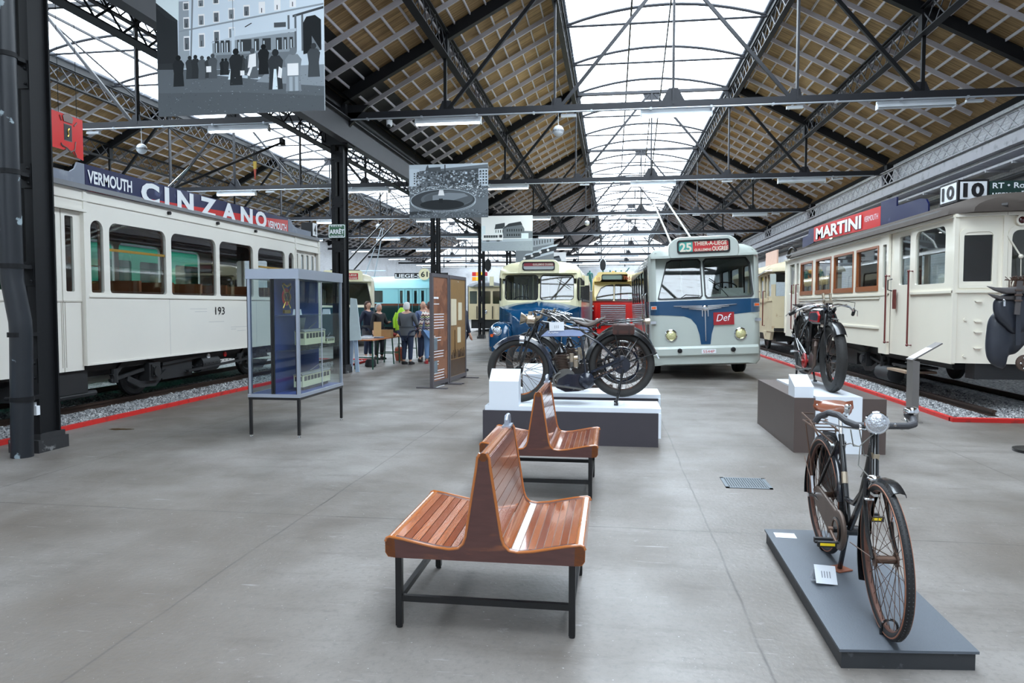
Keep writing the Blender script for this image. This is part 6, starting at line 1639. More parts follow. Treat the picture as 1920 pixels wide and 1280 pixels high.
# ------------------------------------------------------------------ free standing printed panels
PF = mat('panel_frame', (84, 80, 84), .5); PB1 = mat('brown_print', (142, 96, 72), .4, var=.2, vscale=3, dirt=(116, 76, 58), dscale=3.4, dlo=.5, dhi=.56); PB2 = mat('sepia_print', (140, 108, 66), .35, var=.15)
def display_panel(label, a, b_, kind):
    a = Vector((*a, 0)); b_ = Vector((*b_, 0)); L_ = (b_ - a).length; rz = math.atan2(b_.y - a.y, b_.x - a.x)
    t = thing('display_board', label, 'display board', a, rz, 'display panels')
    h = 2.24
    f_ = MB(); f_.box(0, .07, -.03, .03, 0.02, h); f_.box(L_ - .07, L_, -.03, .03, .02, h); f_.box(.07, L_ - .07, -.03, .03, h - .07, h); f_.box(.07, L_ - .07, -.03, .03, .05, .13); f_.build('frame', PF, t, smooth=False)
    p = MB(); p.box(.07, L_ - .07, -.02, .02, .13, h - .07); sp = p.build('print', PB1 if kind else PB2, t, smooth=False)
    # printed matter faces the aisle (local -y)
    if kind:
        q = MB()
        for z, n, w in ((1.78, 1, .35), (1.65, 1, .4), (1.45, 6, .78), (1.02, 1, .1), (.99, 2, .55), (.72, 3, .75), (.52, 2, .35), (.34, 7, .78)):
            for i in range(n):
                zz = z - .055 * i; q.box(.1, .1 + (L_ - .2) * w * (.95 if i % 3 else 1.0), -.0225, -.0205, zz - (.035 if z > 1.7 else .014), zz)
        q.build('text_lines', CARD, sp, smooth=False)
        for z in (1.0, .55):
            q = MB(); q.box(.1, .27, -.023, -.0205, z - .26, z - .02); q.build('picture', mat('small_picture', (110, 122, 130), .5, var=.5, vscale=14), sp, smooth=False)
    else:
        for x0, x1, z0, z1 in ((.12, .52, 1.2, 1.75), (.66, .95, 1.3, 1.68), (.6, .85, .82, 1.15)):
            q = MB(); q.box(x0, min(x1, L_ - .1), -.026, -.0205, z0, z1); q.build('document', mat('aged_paper', (206, 196, 170), .6, var=.08), sp, smooth=False)
        q = MB(); q.cyl((.4, -.021, .55), (.4, -.021, 1.1), .012, n=6); random.seed(3)
        for i in range(26):
            x = random.uniform(.12, L_ - .15); q.box(x, x + random.uniform(.02, .07), -.0225, -.0205, .5, .5 + random.uniform(.05, .2))
        q.box(.08, L_ - .08, -.0222, -.0205, .14, .48); q.build('printed_scene', mat('sepia_dark', (74, 54, 36), .4, var=.4, vscale=8), sp, smooth=False)
        q = MB(); q.lathe([(.012, 0), (.012, .01)], (L_ * .5, -.022, 2.12), (0, -1, 0), 10); q.build('spot_light', LAMPW, t)
    for x in (.04, L_ - .04):
        b = MB(); b.box(x - .035, x + .035, -.32, .32, 0, .02); b.build('foot_plate', PF, t, smooth=False)
display_panel('tall brown display panel covered with lines of white text', (-3.48, 13.62), (-3.355, 14.5), 1)
display_panel('tall sepia display panel with old documents pinned on it', (-3.35, 14.55), (-3.27, 15.85), 0)

# ------------------------------------------------------------------ lectern post by the ivory tram
t = thing('information_stand', 'slim grey metal information stand with tilted head by the red kerb', 'information stand', (4.13, 10.66, 0))
STL = mat('brushed_grey_metal', (132, 128, 126), .4, .5, var=.05)
b = MB(); b.prism([(-.045, 0), (.045, 0), (.045, .84), (-.045, .86)], lambda u, v, d: (u, d, v), -.1, .1); b.build('post', STL, t, smooth=False)
b = MB(); b.prism([(-.05, .85), (.33, 1.085), (.32, 1.10), (-.06, .865)], lambda u, v, d: (u, d, v), -.11, .11); b.build('head', STL, t, smooth=False)
b = MB(); b.prism([(-.03, .8835), (.2, 1.0258), (.199, 1.0278), (-.031, .8855)], lambda u, v, d: (u, d, v), -.1, .1); b.build('text_sheet', CARD, t, smooth=False)
b = MB(); b.box(-.09, .09, -.14, .14, 0, .006); b.build('base_plate', STL, t, smooth=False)

# ------------------------------------------------------------------ floor grate and puddle
g_ = MB(); g_.box(1.0, 1.4, 6.5, 6.53, .0, .006); g_.box(1.0, 1.4, 6.86, 6.89, 0, .006); g_.box(1.0, 1.03, 6.5, 6.89, 0, .006); g_.box(1.37, 1.4, 6.5, 6.89, 0, .006)
for i in range(16): g_.box(1.04 + .021 * i, 1.052 + .021 * i, 6.53, 6.86, 0, .005)
g_.cur = 1; g_.box(1.03, 1.37, 6.53, 6.86, .0, .002)
g_.v = [(x - 1.2, y - 6.7, z + .0005) for x, y, z in g_.v]
o = g_.build('drain_grate', [mat('galvanised_grate', (104, 112, 118), .5, .4), mat('grate_dark', (52, 58, 62), .7)], None, smooth=False); o.location = (1.2, 6.7, 0); tag(o, 'small square metal drain grate set in the concrete floor', 'drain grate')
random.seed(5)
p = MB(); p.face([(math.cos(a) * .17 * random.uniform(.75, 1.15), math.sin(a) * .07 * random.uniform(.75, 1.2), .002) for a in [2 * PI * i / 26 for i in range(26)]])
o = p.build('oil_stain', mat('oil_stain', (74, 60, 34), .25), None, smooth=False); o.location = (-6.33, 8.55, 0); tag(o, 'dark oily stain on the floor beside the red kerb', 'stain')
e = MB(); e.box(-.02, .02, -.2, .2, 0, 1.0); e.box(-.25, .25, -.02, .02, 0, .02)
o = e.build('sign_foot', mat('pale_blue_metal', (170, 184, 200), .5), None, smooth=False); o.location = (-6.52, 6.42, 0); tag(o, 'pale metal foot of a stand cut off beside the drainpipe', 'stand')

# ------------------------------------------------------------------ hanging monochrome photographs
INKP = print_mat()
def g(v, tint=(.86, .97, 1.06)):
    l = lin((v, v, v))[0]; return tuple(min(.95, (l ** 1.15 * 2.0 + .002) * k) for k in tint)
def photo(label, loc, w, h, draw, wires, top=.16):
    t = thing('photo_panel', label, 'photograph', loc, group='hanging photographs')
    b = MB(); b.box(-w / 2, w / 2, -.006, .006, -h / 2, h / 2); b.build('board', mat('photo_board', (150, 158, 164), .5), t, smooth=False)
    pm = MB(); depth = [0]
    def poly(pts, v):
        depth[0] += 1; pm.col = g(v); y = -.0065 - .00001 * depth[0]
        pm.face([((u - .5) * w, y, (q - .5) * h) for u, q in pts])
    def rect(a, b_, c_, d_, v): poly([(a, c_), (b_, c_), (b_, d_), (a, d_)], v)
    draw(poly, rect); pm.build('picture', INKP, t, smooth=False, normals=False)
    for x in wires:
        s = MB(); s.cyl((x * w, 0, h / 2 - .02), (x * w, 0, TIE - top - loc[2]), .0025, n=4); s.build('hanging_wire', STEEL, t)
def folk(poly, x, y, s, v, skirt=True):
    poly([(x - .035 * s, y), (x + .035 * s, y), (x + .03 * s, y + .12 * s), (x + .038 * s, y + .2 * s), (x + .02 * s, y + .235 * s), (x - .02 * s, y + .235 * s), (x - .038 * s, y + .2 * s), (x - .03 * s, y + .12 * s)], v)
    poly([(x + .017 * s * math.cos(a), y + .255 * s + .026 * s * math.sin(a)) for a in [PI * i / 5 for i in range(10)]], v - 12)
def draw1(poly, rect):
    random.seed(11)
    rect(0, 1, 0, 1, 176); rect(0, .13, .25, 1, 52); poly([(0, .45), (.13, .45), (.13, .79), (.06, .84), (.0, .93)], 46); poly([(0, .97), (.14, .8), (.14, 1), (0, 1)], 192)
    poly([(.13, .4), (.84, .5), (1, .55), (1, 1), (.14, .98)], 182)
    poly([(.13, .4), (.2, .4), (.2, .97), (.14, .97)], 140); poly([(.14, .71), (1, .87), (1, .885), (.14, .722)], 130); poly([(.2, .4), (.21, .4), (.23, 1), (.22, 1)], 120)
    for r_, z0, dz in ((0, .745, .075), (1, .56, .1), (2, .9, .05)):
        for i in range(8):
            x = .17 + .085 * i + .006 * i; z = z0 + .018 * i
            if r_ == 1 and i > 3: continue
            rect(x - .004, x + .034, z - .008, z + dz + .014, 214); rect(x, x + .028, z, z + dz, 224 if i > 4 else 96 + 20 * (i % 2)); rect(x + .011, x + .016, z, z + dz * .5, 60)
    poly([(.82, .8), (1, .86), (1, .84), (.82, .78)], 70)
    for x in (.79, .83, .87): rect(x, x + .012, .5, .8, 96)
    poly([(.88, .47), (.985, .5), (.985, .75), (.95, .79), (.9, .78), (.88, .73)], 38); poly([(.93, .5), (.98, .5), (.93, .62)], 110)
    poly([(0, 0), (1, 0), (1, .3), (.6, .36), (.2, .39), (0, .4)], 92); poly([(0, .0), (1, .0), (1, .12), (.5, .18), (0, .2)], 84)
    poly([(.36, .33), (.66, .27), (.9, .24), (.66, .29), (.42, .345)], 170); poly([(.6, .26), (1, .2), (1, .38), (.7, .38)], 128)
    # tram
    poly([(.34, .38), (.83, .37), (.83, .66), (.34, .62)], 132); poly([(.33, .61), (.5, .655), (.84, .69), (.84, .665), (.34, .6)], 168); poly([(.36, .38), (.83, .37), (.83, .5), (.36, .5)], 108)
    for a, b_ in ((.355, .38), (.39, .41), (.42, .445), (.49, .5), (.51, .575), (.59, .62), (.64, .69), (.72, .755), (.765, .785), (.8, .82)): rect(a, b_, .52, .62, 60); rect(a + .006, a + .012, .52, .6, 190)
    rect(.71, .78, .705, .745, 80); poly([(.54, .72), (.58, .75), (.575, .755), (.535, .725)], 40)
    rect(.455, .475, .3, .72, 176); poly([(.43, .29), (.49, .29), (.475, .42), (.455, .42)], 190); rect(.465, .468, .7, 1, 110)
    for x, y, s, v in ((.13, .25, .95, 40), (.2, .31, .7, 56), (.235, .31, .72, 50), (.275, .3, .72, 84), (.315, .31, .66, 60), (.34, .305, .75, 80), (.4, .33, .5, 40), (.42, .33, .5, 46), (.52, .35, .5, 60), (.55, .34, .5, 70)): folk(poly, x, y, s, v)
    for x, y, s, v, k in ((.48, .24, 1.1, 44, 0), (.58, .29, .9, 92, 1), (.645, .32, .9, 36, 0), (.715, .19, 1.2, 56, 2), (.82, .17, 1.3, 120, 3), (.94, .28, 1.0, 70, 0)):
        folk(poly, x, y, s, v)
        if k == 1: poly([(x - .03, y + .09), (x + .02, y + .1), (x + .02, y + .21), (x - .02, y + .2)], 226); poly([(x - .035, y + .03), (x - .02, y + .02), (x + .01, y + .14), (x, y + .15)], 220)
        if k == 2: poly([(x - .02, y), (x + .012, y), (x + .005, y + .17), (x - .01, y + .17)], 190); poly([(x + .012, y + .1), (x + .035, y + .09), (x + .04, y + .17), (x + .02, y + .19)], 220)
        if k == 3: rect(x - .035, x + .03, y + .13, y + .23, 216); rect(x - .025, x - .005, y, y + .12, 150); rect(x + .008, x + .028, y, y + .12, 150)
    rect(.3, .33, .36, .41, 214); rect(.505, .53, .32, .36, 210)
    for _ in range(240):
        x, y = random.random(), random.random() * .3; r_ = random.uniform(.002, .007); rect(x, x + r_, y, y + r_ * .5, random.choice((60, 70, 130, 150)))
def draw2(poly, rect):
    random.seed(12)
    rect(0, 1, 0, 1, 104); poly([(0, .86), (.45, .92), (1, .98), (1, 1), (0, 1)], 170); poly([(.4, .87), (1, .92), (1, .55), (.4, .6)], 78)
    rect(.0, .13, .6, .92, 178); rect(.88, 1, .58, .9, 166)
    for i in range(5):
        for j in range(3): rect(.895 + .036 * j, .915 + .036 * j, .62 + .055 * i, .65 + .055 * i, 60)
        rect(.06, .075, .64 + .045 * i, .665 + .045 * i, 50); rect(.1, .115, .64 + .045 * i, .665 + .045 * i, 60)
    poly([(.2, .84), (.22, .95), (.24, 1), (.25, .94), (.4, .95), (.41, .86)], 84); rect(.45, .465, .85, .99, 70)
    for _ in range(420):
        x = random.uniform(.08, .9); y = random.uniform(.55, .86); a = random.uniform(.008, .03); rect(x, x + a, y, y + a * random.uniform(.5, 1.6), random.choice((56, 70, 84, 96, 120, 150, 176)))
    for _ in range(420):
        x = random.random(); y = random.uniform(.4, .6); a = random.uniform(.005, .02); rect(x, x + a, y, y + a * .7, random.choice((70, 90, 130, 160, 190, 200)))
    E = lambda cx_, cy_, a, b_: [(cx_ + a * math.cos(2 * PI * i / 40), cy_ + b_ * math.sin(2 * PI * i / 40)) for i in range(40)]
    poly(E(.43, .33, .42, .21), 148); poly(E(.43, .33, .405, .195), 70); poly(E(.48, .35, .33, .155), 96); poly(E(.5, .36, .31, .13), 88); poly([(.3, .3), (.45, .28), (.75, .4), (.7, .45), (.5, .47), (.3, .42)], 122); poly(E(.42, .25, .28, .09), 48)
    poly([(.37, .42), (.45, .42), (.435, .52), (.385, .52)], 210); rect(.38, .43, .28, .36, 44)
    poly([(0, 0), (1, 0), (1, .08), (.5, .12), (0, .14)], 92); poly([(0, .12), (.3, .14), (.3, .1), (0, .05)], 60)
    for _ in range(240):
        x = random.random(); y = random.uniform(.02, .14); a = random.uniform(.005, .02); rect(x, x + a, y, y + a * .6, random.choice((60, 80, 120, 140)))
    for i in range(60):
        a = PI + PI * i / 60; rect(.43 + .41 * math.cos(a), .436 + .41 * math.cos(a), .3 + .2 * math.sin(a), .31 + .2 * math.sin(a), 190)
    for _ in range(160):
        a = random.uniform(0, PI); k = random.uniform(1.03, 1.25); x = .43 + .42 * k * math.cos(a); y = .35 + .21 * k * math.sin(a)
        if 0 < x < .98: rect(x, x + .014, y, y + .008, random.choice((60, 150, 190)))
def draw3(poly, rect):
    random.seed(13)
    rect(0, 1, 0, 1, 214); rect(0, 1, 0, .33, 140); poly([(0, .33), (1, .35), (1, .28), (0, .25)], 158); rect(0, .08, .33, .72, 190)
    poly([(.26, .4), (.26, .68), (.3, .78), (.42, .8), (.44, .84), (.46, .78), (.46, .4)], 200); poly([(.26, .62), (.28, .76), (.46, .8), (.46, .64)], 70)
    poly([(.42, .36), (.42, .66), (.55, .78), (.76, .83), (.84, .62), (.84, .36)], 104); poly([(.42, .62), (.53, .77), (.77, .83), (.8, .74), (.5, .68)], 60)
    for i in range(7): rect(.5 + .045 * i, .52 + .045 * i, .42, .48, 40); rect(.5 + .045 * i, .52 + .045 * i, .55, .62, 50)
    for i in range(4): rect(.28 + .045 * i, .295 + .045 * i, .52, .6, 50)
    poly([(.84, .34), (1, .36), (1, .55), (.84, .56)], 110); rect(.78, .92, .34, .5, 190)
    poly([(.02, .3), (.42, .3), (.43, .42), (.42, .5), (.03, .48)], 222); rect(.05, .33, .38, .45, 74); rect(.35, .41, .38, .46, 60); rect(.1, .16, .27, .31, 40); rect(.3, .36, .27, .31, 40); rect(.03, .4, .28, .3, 90)
    for i in range(6): rect(.09 + .045 * i, .095 + .045 * i, .38, .45, 200)
    for _ in range(120):
        x = random.random(); y = random.random() * .25; rect(x, x + .02, y, y + .004, random.choice((120, 130, 150)))
def draw4(poly, rect):
    random.seed(14)
    rect(0, 1, 0, 1, 120); poly([(0, .55), (.3, .6), (.3, 1), (0, 1)], 96); poly([(.3, .6), (.9, .75), (1, .8), (1, 1), (.3, 1)], 150)
    for i in range(9): rect(.34 + .07 * i, .36 + .07 * i, .68 + .02 * i, .88 + .01 * i, 60)
    poly([(.5, .2), (1, .4), (1, .75), (.6, .55)], 170)
    for x, y in ((.2, .1), (.4, .2), (.62, .34), (.82, .42)):
        poly([(x, y), (x + .25, y + .1), (x + .26, y + .26), (x + .05, y + .2)], 66); poly([(x + .03, y + .2), (x + .26, y + .26), (x + .3, y + .34), (x + .08, y + .28)], 180)
        poly([(x + .03 + .035 * math.cos(2 * PI * i / 12), y + .1 + .05 * math.sin(2 * PI * i / 12)) for i in range(12)], 230)
photo('large hanging grey photograph of a crowd round an old tram below a palace facade', (-3.87, 7.2, 4.22), 1.85, 1.22, draw1, (-.43, .43), .075)
photo('hanging grey photograph of a city square with an oval lawn seen from above', (-3.8, 16.57, 4.27), 1.87, 1.24, draw2, (-.42, .42))
photo('hanging pale photograph of gabled houses with a bus parked in front', (-3.8, 25.92, 4.22), 1.87, 1.26, draw3, (-.42, .42))
photo('hanging photograph of a row of buses seen at an angle', (-3.8, 35.27, 4.3), 1.87, 1.22, draw4, (-.42, .42))
photo('small far photograph hanging just above the blue bus roof', (-3.8, 44.62, 4.3), 1.87, 1.22, draw3, (-.42, .42))

# ------------------------------------------------------------------ hanging signs
t = thing('enamel_sign', 'red enamel panel with crown and shield emblem hanging by the first column', 'sign', (-6.78, 8.33, .05))
t.scale = (.8, 1, .97)
b = MB(); S = lambda u, v, d: (u, d + u * .0, v)
cut_ = [(-.45, 3.6), (-.12, 3.60), (-.05, 3.635), (.06, 3.61), (.15, 3.55), (.3, 3.53), (.3, 4.06), (-.45, 4.06)]
t.rotation_euler = (0, 0, PI / 2)
RZ = Matrix.Rotation(-.0, 4, 'Z')
b = MB(RZ); b.prism(cut_, lambda u, v, d: (u, d, v), -.006, .006); sp = b.build('panel', SIGNRED, t, smooth=False)
GM = mat('grey_emblem_metal', (120, 104, 100), .4, .5)
b = MB(); b.box(-.06, .07, -.012, -.006, 3.79, 3.97); b.build('shield', mat('dark_shield', (30, 30, 34), .4), sp, smooth=False)
b = MB(); b.cbox((.005, -.007, 3.88), (.145, .004, .195)); b.build('shield_rim', GM, sp, smooth=False)
b = MB(); b.tube([(-.01, -.013, 3.83), (.01, -.013, 3.86), (-.005, -.013, 3.9), (.02, -.013, 3.93)], .012, 6); b.build('lion', BRASS, sp)
b = MB(); b.prism([(-.07, 4.0), (.08, 4.0), (.1, 4.06), (.06, 4.09), (.005, 4.11), (-.05, 4.09), (-.09, 4.06)], lambda u, v, d: (u, d, v), -.016, -.006); b.build('crown', GM, sp, smooth=False)
b = MB()
for x0, z0, x1, z1 in ((-.14, 4.06, -.11, 4.0), (.12, 3.98, .17, 4.03), (-.13, 3.72, -.02, 3.7), (-.02, 3.7, .04, 3.66), (.04, 3.66, .12, 3.7), (.12, 3.7, .14, 3.8), (.1, 3.7, .15, 3.63), (-.13, 3.74, -.09, 3.7)): b.tube([(x0, -.01, z0), (x1, -.01, z1)], .008, 6)
b.build('emblem_staff', GM, sp)
for c in sp.children:
    c.scale = (1.15, 1, 1.1); c.location = (-.03, 0, (1 - 1.1) * 3.86 - .05)
for x in (-.2, .18):
    b = MB(); b.cyl((x, 0, 4.05), (x, 0, 5.4), .004, n=5); b.build('hanging_wire', STEEL, t)
GRS = mat('stop_sign_green', (34, 92, 62), .35, coat=.3)
def stopsign(label, loc, w, h, lines, rz=0):
    t = thing('stop_sign', label, 'sign', loc, rz)
    F = lambda u, v, d: (u, d, v)
    b = MB(); b.prism(rrect(-w / 2, w / 2, -h / 2, h / 2, .03), F, -.008, .008); o = b.build('plate', GRS, t, smooth=False)
    b = MB(); ring_plate(b, rrect(-w / 2 + .01, w / 2 - .01, -h / 2 + .01, h / 2 - .01, .03), .016, F, -.010, -.008); b.build('border', WINK, o, smooth=False)
    for s, z, hh, ww, bo in lines: text(s, WINK, o, (0, -.011, z), (1, 0, 0), (0, 0, 1), hh, ww, bold=bo)
    return t
t = stopsign('green and white tram stop sign reading ARRET fixed to the second column', (-6.43, 16.35, 3.36), .42, .32, (('ARRÊT', .0, .13, .36, .03), ('R.E.L.S.E.', .115, .035, .28, .01), ('FACULTATIF', -.115, .04, .3, .01)))
b = MB(); b.box(-.02, .02, .008, .06, -.1, .1); b.build('bracket', STEEL, t, smooth=False)
t = stopsign('green and white halt sign partly hidden behind the black drainpipe', (-6.98, 7.5, 3.55), .5, .42, (('R.E.L.S.K.A.', .12, .07, .42, .02), ('HALTE', -.03, .2, .4, .03)))
b = MB(); b.cyl((0, .0, .2), (0, 0, 2.4), .006, n=5); b.build('hanging_wire', STEEL, t)
t = thing('pennant', 'narrow black yellow and red pennant hanging over the tram numbered 193', 'flag', (-9.3, 18.0, 4.9))
for i, m in enumerate((BLACK, mat('flag_yellow', (214, 178, 70), .6), mat('flag_red', (190, 80, 60), .6))):
    z1 = .68 - .2 * i; z0 = z1 - .2 - (.08 if i == 2 else 0); w1 = .06 - .013 * i; w0 = .06 - .013 * (i + 1) if i < 2 else .005
    b = MB(); b.prism([(-w1, z1), (w1, z1), (w0, z0), (-w0, z0)], lambda u, v, d: (u, d, v), -.015, .015); b.build(('black_part', 'yellow_part', 'red_part')[i], m, t, smooth=False)
b = MB(); b.cyl((0, 0, .66), (0, 0, 1.6), .005, n=5); b.build('cord', STEEL, t)
for x, y, z, lab in ((-6.1, 35.2, 3.62, 'black diamond shaped signal plate hanging near the fourth column'), (-.62, 44.6, 4.1, 'black diamond plate with white rim hanging above the red bus')):
    t = thing('diamond_sign', lab, 'sign', (x, y, z))
    dm = [(0, -.34), (.13, -.2), (.17, 0), (.13, .2), (0, .34), (-.13, .2), (-.17, 0), (-.13, -.2)]
    dm = [(u * (1 if y < 40 else 1.35), v * (1 if y < 40 else 1.35)) for u, v in dm]
    b = MB(); b.prism(dm, lambda u, v, d: (u, d, v), -.02, .02); b.build('rim', WHITE if y > 40 else BLACK, t, smooth=False)
    b = MB(); b.prism([(u * .8, v * .86) for u, v in dm], lambda u, v, d: (u, d, v), -.03, -.02); b.build('black_face', BLACK, t, smooth=False)
    b = MB(); b.cyl((0, 0, .3), (0, 0, TIE - z - .05), .006, n=5); b.build('hanging_wire', STEEL, t)
# rows of small line plates on the far white wall
PC = [mat('plate_' + n, c, .5) for n, c in (('red', (196, 40, 50)), ('orange', (240, 150, 40)), ('yellow', (240, 206, 60)), ('crimson', (150, 30, 44)), ('grey', (150, 160, 160)))]
random.seed(9)
for i, (x, z) in enumerate(((-15.2, 5.3), (-15.2, 4.75), (-11.2, 5.3), (-11.2, 4.75), (-6.2, 5.2), (-6.2, 4.6), (-.6, 4.9), (-.6, 4.3), (4.2, 4.9), (-4.2, 4.9))):
    b = MB()
    for k in range(4): b.cur = (i + k) % 5; b.box(-.9 + .45 * k, -.9 + .45 * (k + 1), -.02, 0, -.22, .22)
    o = b.build('number_strip', PC, None, smooth=False); o.location = (x, YEND - .003, z)
    tag(o, f'strip of coloured line number plates on the far white wall, {ORD[i] if i < 8 else ("ninth" if i == 8 else "tenth")} of the set', 'sign', 'line plates on the far wall')
# bright spot on the wall bracket
t = thing('spot_lamp', 'small lit spot lamp on the white wall above the old cream tram', 'spotlight', (8.5, 30.2, 4.35))
b = MB(); b.lathe([(.04, 0), (.07, -.12), (.075, -.14)], (0, 0, 0), (.3, .9, .3), 14); b.build('housing', BLACK, t)
b = MB(); b.ball((-.03, -.13, -.045), .065, n=12, m=8); b.build('bulb', mat('warm_bulb', (255, 226, 180), .3, emit=12), t)
b = MB(); b.bar((0, 0, 0), (.38, .1, .5), .03); b.build('arm', BLACK, t)
# ------------------------------------------------------------------ motorcycles
MBLK = mat('motorcycle_black', (20, 21, 24), .25, coat=.5, var=.2)
MBLUE = mat('blue_black_enamel', (24, 31, 46), .25, coat=.6, var=.3, vscale=8, dirt=(70, 74, 86), dscale=9, dlo=.6, dhi=.72)
MTANK = mat('worn_blue_tank', (150, 164, 200), .35, coat=.3, var=.2, vscale=7, dirt=(90, 94, 108), dscale=8, dlo=.6, dhi=.75)
IRON = mat('rusty_iron', (92, 76, 68), .6, .5, var=.3, vscale=20, bump=.2)
OLDALU = mat('dull_aluminium', (122, 121, 118), .4, .8, var=.2, vscale=12)
LEATH = mat('worn_saddle_leather', (70, 58, 52), .55, coat=.0, var=.3, vscale=9)
BROWNL = mat('dark_brown_leather', (78, 50, 44), .45, var=.25, vscale=10)
RUSTRIM = mat('rusty_rim', (58, 44, 38), .6, .4, var=.3, vscale=14, dirt=(176, 104, 56), dscale=5, dlo=.56, dhi=.66)
NICKEL = mat('worn_nickel', (190, 176, 156), .3, .9, var=.25, vscale=9)
TYRE = mat('old_tyre', (44, 43, 42), .75, bump=.2, bscale=60, var=.15)
def arc_fender(mb, c, r, w, a0, a1, n=22, drop=.03, th=.004):
    """mudguard: channel section swept round the wheel; angles in the x-z plane"""
    rings = []
    for i in range(n + 1):
        a = R(a0 + (a1 - a0) * i / n); ca, sa = math.cos(a), math.sin(a)
        prof = [(-w / 2, -drop), (-w / 2 * .8, -drop * .25), (0, 0), (w / 2 * .8, -drop * .25), (w / 2, -drop)]
        rings.append([(c[0] + (r + h) * ca, c[1] + y, c[2] + (r + h) * sa) for y, h in prof] + [(c[0] + (r + h - th) * ca, c[1] + y * .96, c[2] + (r + h - th) * sa) for y, h in reversed(prof)])
    return mb.loft(rings)
def moto(label, loc, rz, o):
    t = thing('motorcycle', label, 'motorcycle', loc, rz)
    fz = .39; rzh = .39 + o.get('lift', .09); fx, rx = -.62, .605; tr = o.get('tyre', .046)
    B = lambda nm, mb, m=MBLK: mb.build(nm, m, t)
    paint = o['paint']
    fw = thing('front_wheel', None, None); fw.parent = t; wheel(fw, (fx, 0, fz), (0, 1, 0), .39, tr, o['rim'], .12, 36, TYRE, MBLK, .014, .05, IRON, tread=o.get('tread', False))
    rw = thing('rear_wheel', None, None); rw.parent = t; wheel(rw, (rx, 0, rzh), (0, 1, 0), .39, tr, o['rim'], .14, 36, TYRE, MBLK, .014, .105, IRON)
    b = MB(); b.torus((rx, .02, rzh), (0, 1, 0), .2, .014, n=40, m=8, flat=1.6); b.cyl((rx, -.085, rzh), (rx, -.055, rzh), .1, n=28); b.build('belt_rim', paint, rw)
    # mudguards
    b = MB(); arc_fender(b, (fx, 0, fz), .425, .13, 138, -12, drop=.05); B('front_mudguard', b, paint)
    b = MB(); arc_fender(b, (rx, 0, rzh), .435, .15, 172, 18, drop=.05); rm = B('rear_mudguard', b, MBLK)
    b = MB(); a = R(16); b.cbox((rx + .44 * math.cos(a), 0, rzh + .44 * math.sin(a) - .02), (.012, .13, .05), (0, -.5, 0)); b.build('mudguard_tip', CARD, rm, smooth=False)
    for s in (-1, 1):
        b = MB(); b.tube([(rx, s * .07, rzh), (rx + .2, s * .07, rzh + .33)], .007, 6); b.tube([(rx, s * .07, rzh), (rx + .41, s * .07, rzh + .15)], .007, 6); B('mudguard_stay', b)
        # girder fork
        b = MB(); b.tube([(fx, s * .075, fz), (fx + .1, s * .07, fz + .3), (fx + .2, s * .05, fz + .56)], .012, 8); b.tube([(fx - .01, s * .085, fz + .12), (fx + .06, s * .08, fz + .36), (fx + .13, s * .05, fz + .5)], .009, 8)
        b.cbox((fx + .16, s * .05, fz + .54), (.1, .02, .03), (0, .5, 0)); B('girder_fork', b)
        # frame
        b = MB(); b.tube([(-.41, s * .012, .98), (-.1, s * .04, .94), (.12, s * .06, .86), (rx - .25, s * .075, .72), (rx, s * .08, rzh)], .014, 8)
        b.tube([(-.43, s * .01, .86), (-.26, s * .05, .54), (-.14, s * .06, .30), (.22, s * .06, .27)], .014, 8); b.tube([(.22, s * .06, .27), (rx, s * .085, rzh - .02)], .013, 8); b.tube([(.12, s * .05, .84), (.2, s * .055, .27)], .014, 8)
        b.tube([(.25, s * .075, .38), (rx + .02, s * .09, rzh + .07)], .017, 8); B('frame', b, paint if s < 0 else MBLK)
        b = MB(); b.tube([(rx + .02, s * .1, rzh - .05), (rx - .02, s * .1, .18), (rx - .06, s * .12, .0)], .013, 8); b.cbox((rx - .06, s * .12, .012), (.05, .04, .024)); B('rear_stand', b)
        b = MB(); b.cbox((-.02, s * .17, .21), (.38, .09, .014), (0, .13, 0)); b.cyl((.05, s * .05, .2), (.05, s * .17, .19), .01, n=8); B('footboard', b, OLDALU)
    b = MB(); b.cyl((-.44, 0, .8), (-.39, 0, 1.02), .028, n=14); B('steering_head', b)
    b = MB(); b.tube([(fx + .13 + .02 * math.cos(i), .02 * math.sin(i) * 1.4, .8 + .008 * i) for i in range(20)], .006, 6); B('fork_spring', b)
    # tank
    tk = MB()
    if o['flat_tank']:
        prof = [(-.38, .80), (-.34, .795), (.18, .80), (.2, .83), (.14, .89), (.04, .905), (-.3, .89), (-.36, .86)]
        tk.prism(prof, lambda u, v, d: (u, d, v), -.075, .075); tank = B('tank', tk, MBLK)
        for s in (-1, 1):
            q = MB(); q.prism([(-.35, .803), (.13, .808), (.17, .83), (.12, .872), (.03, .885), (-.27, .873)], lambda u, v, d: (u, s * d, v), .074, .078); q.build('tank_panel', MTANK, tank, smooth=False)
            q = MB(); q.tube([(-.26, s * .079, .842), (-.25, s * .079, .855), (-.235, s * .079, .84), (-.22, s * .079, .853), (-.2, s * .079, .842), (-.18, s * .079, .852), (-.16, s * .079, .846), (-.14, s * .079, .85)], .0045, 5); q.build('tank_script', WINK, tank)
    else:
        rings = [[(x, u, .86 + v) for u, v in rrect(-w, w, -h, h, .03, 4, rt=.05)] for x, w, h in ((-.4, .05, .07), (-.36, .08, .09), (-.1, .1, .1), (.1, .09, .085), (.16, .06, .06))]
        tk.loft(rings); tank = B('tank', tk, MBLK)
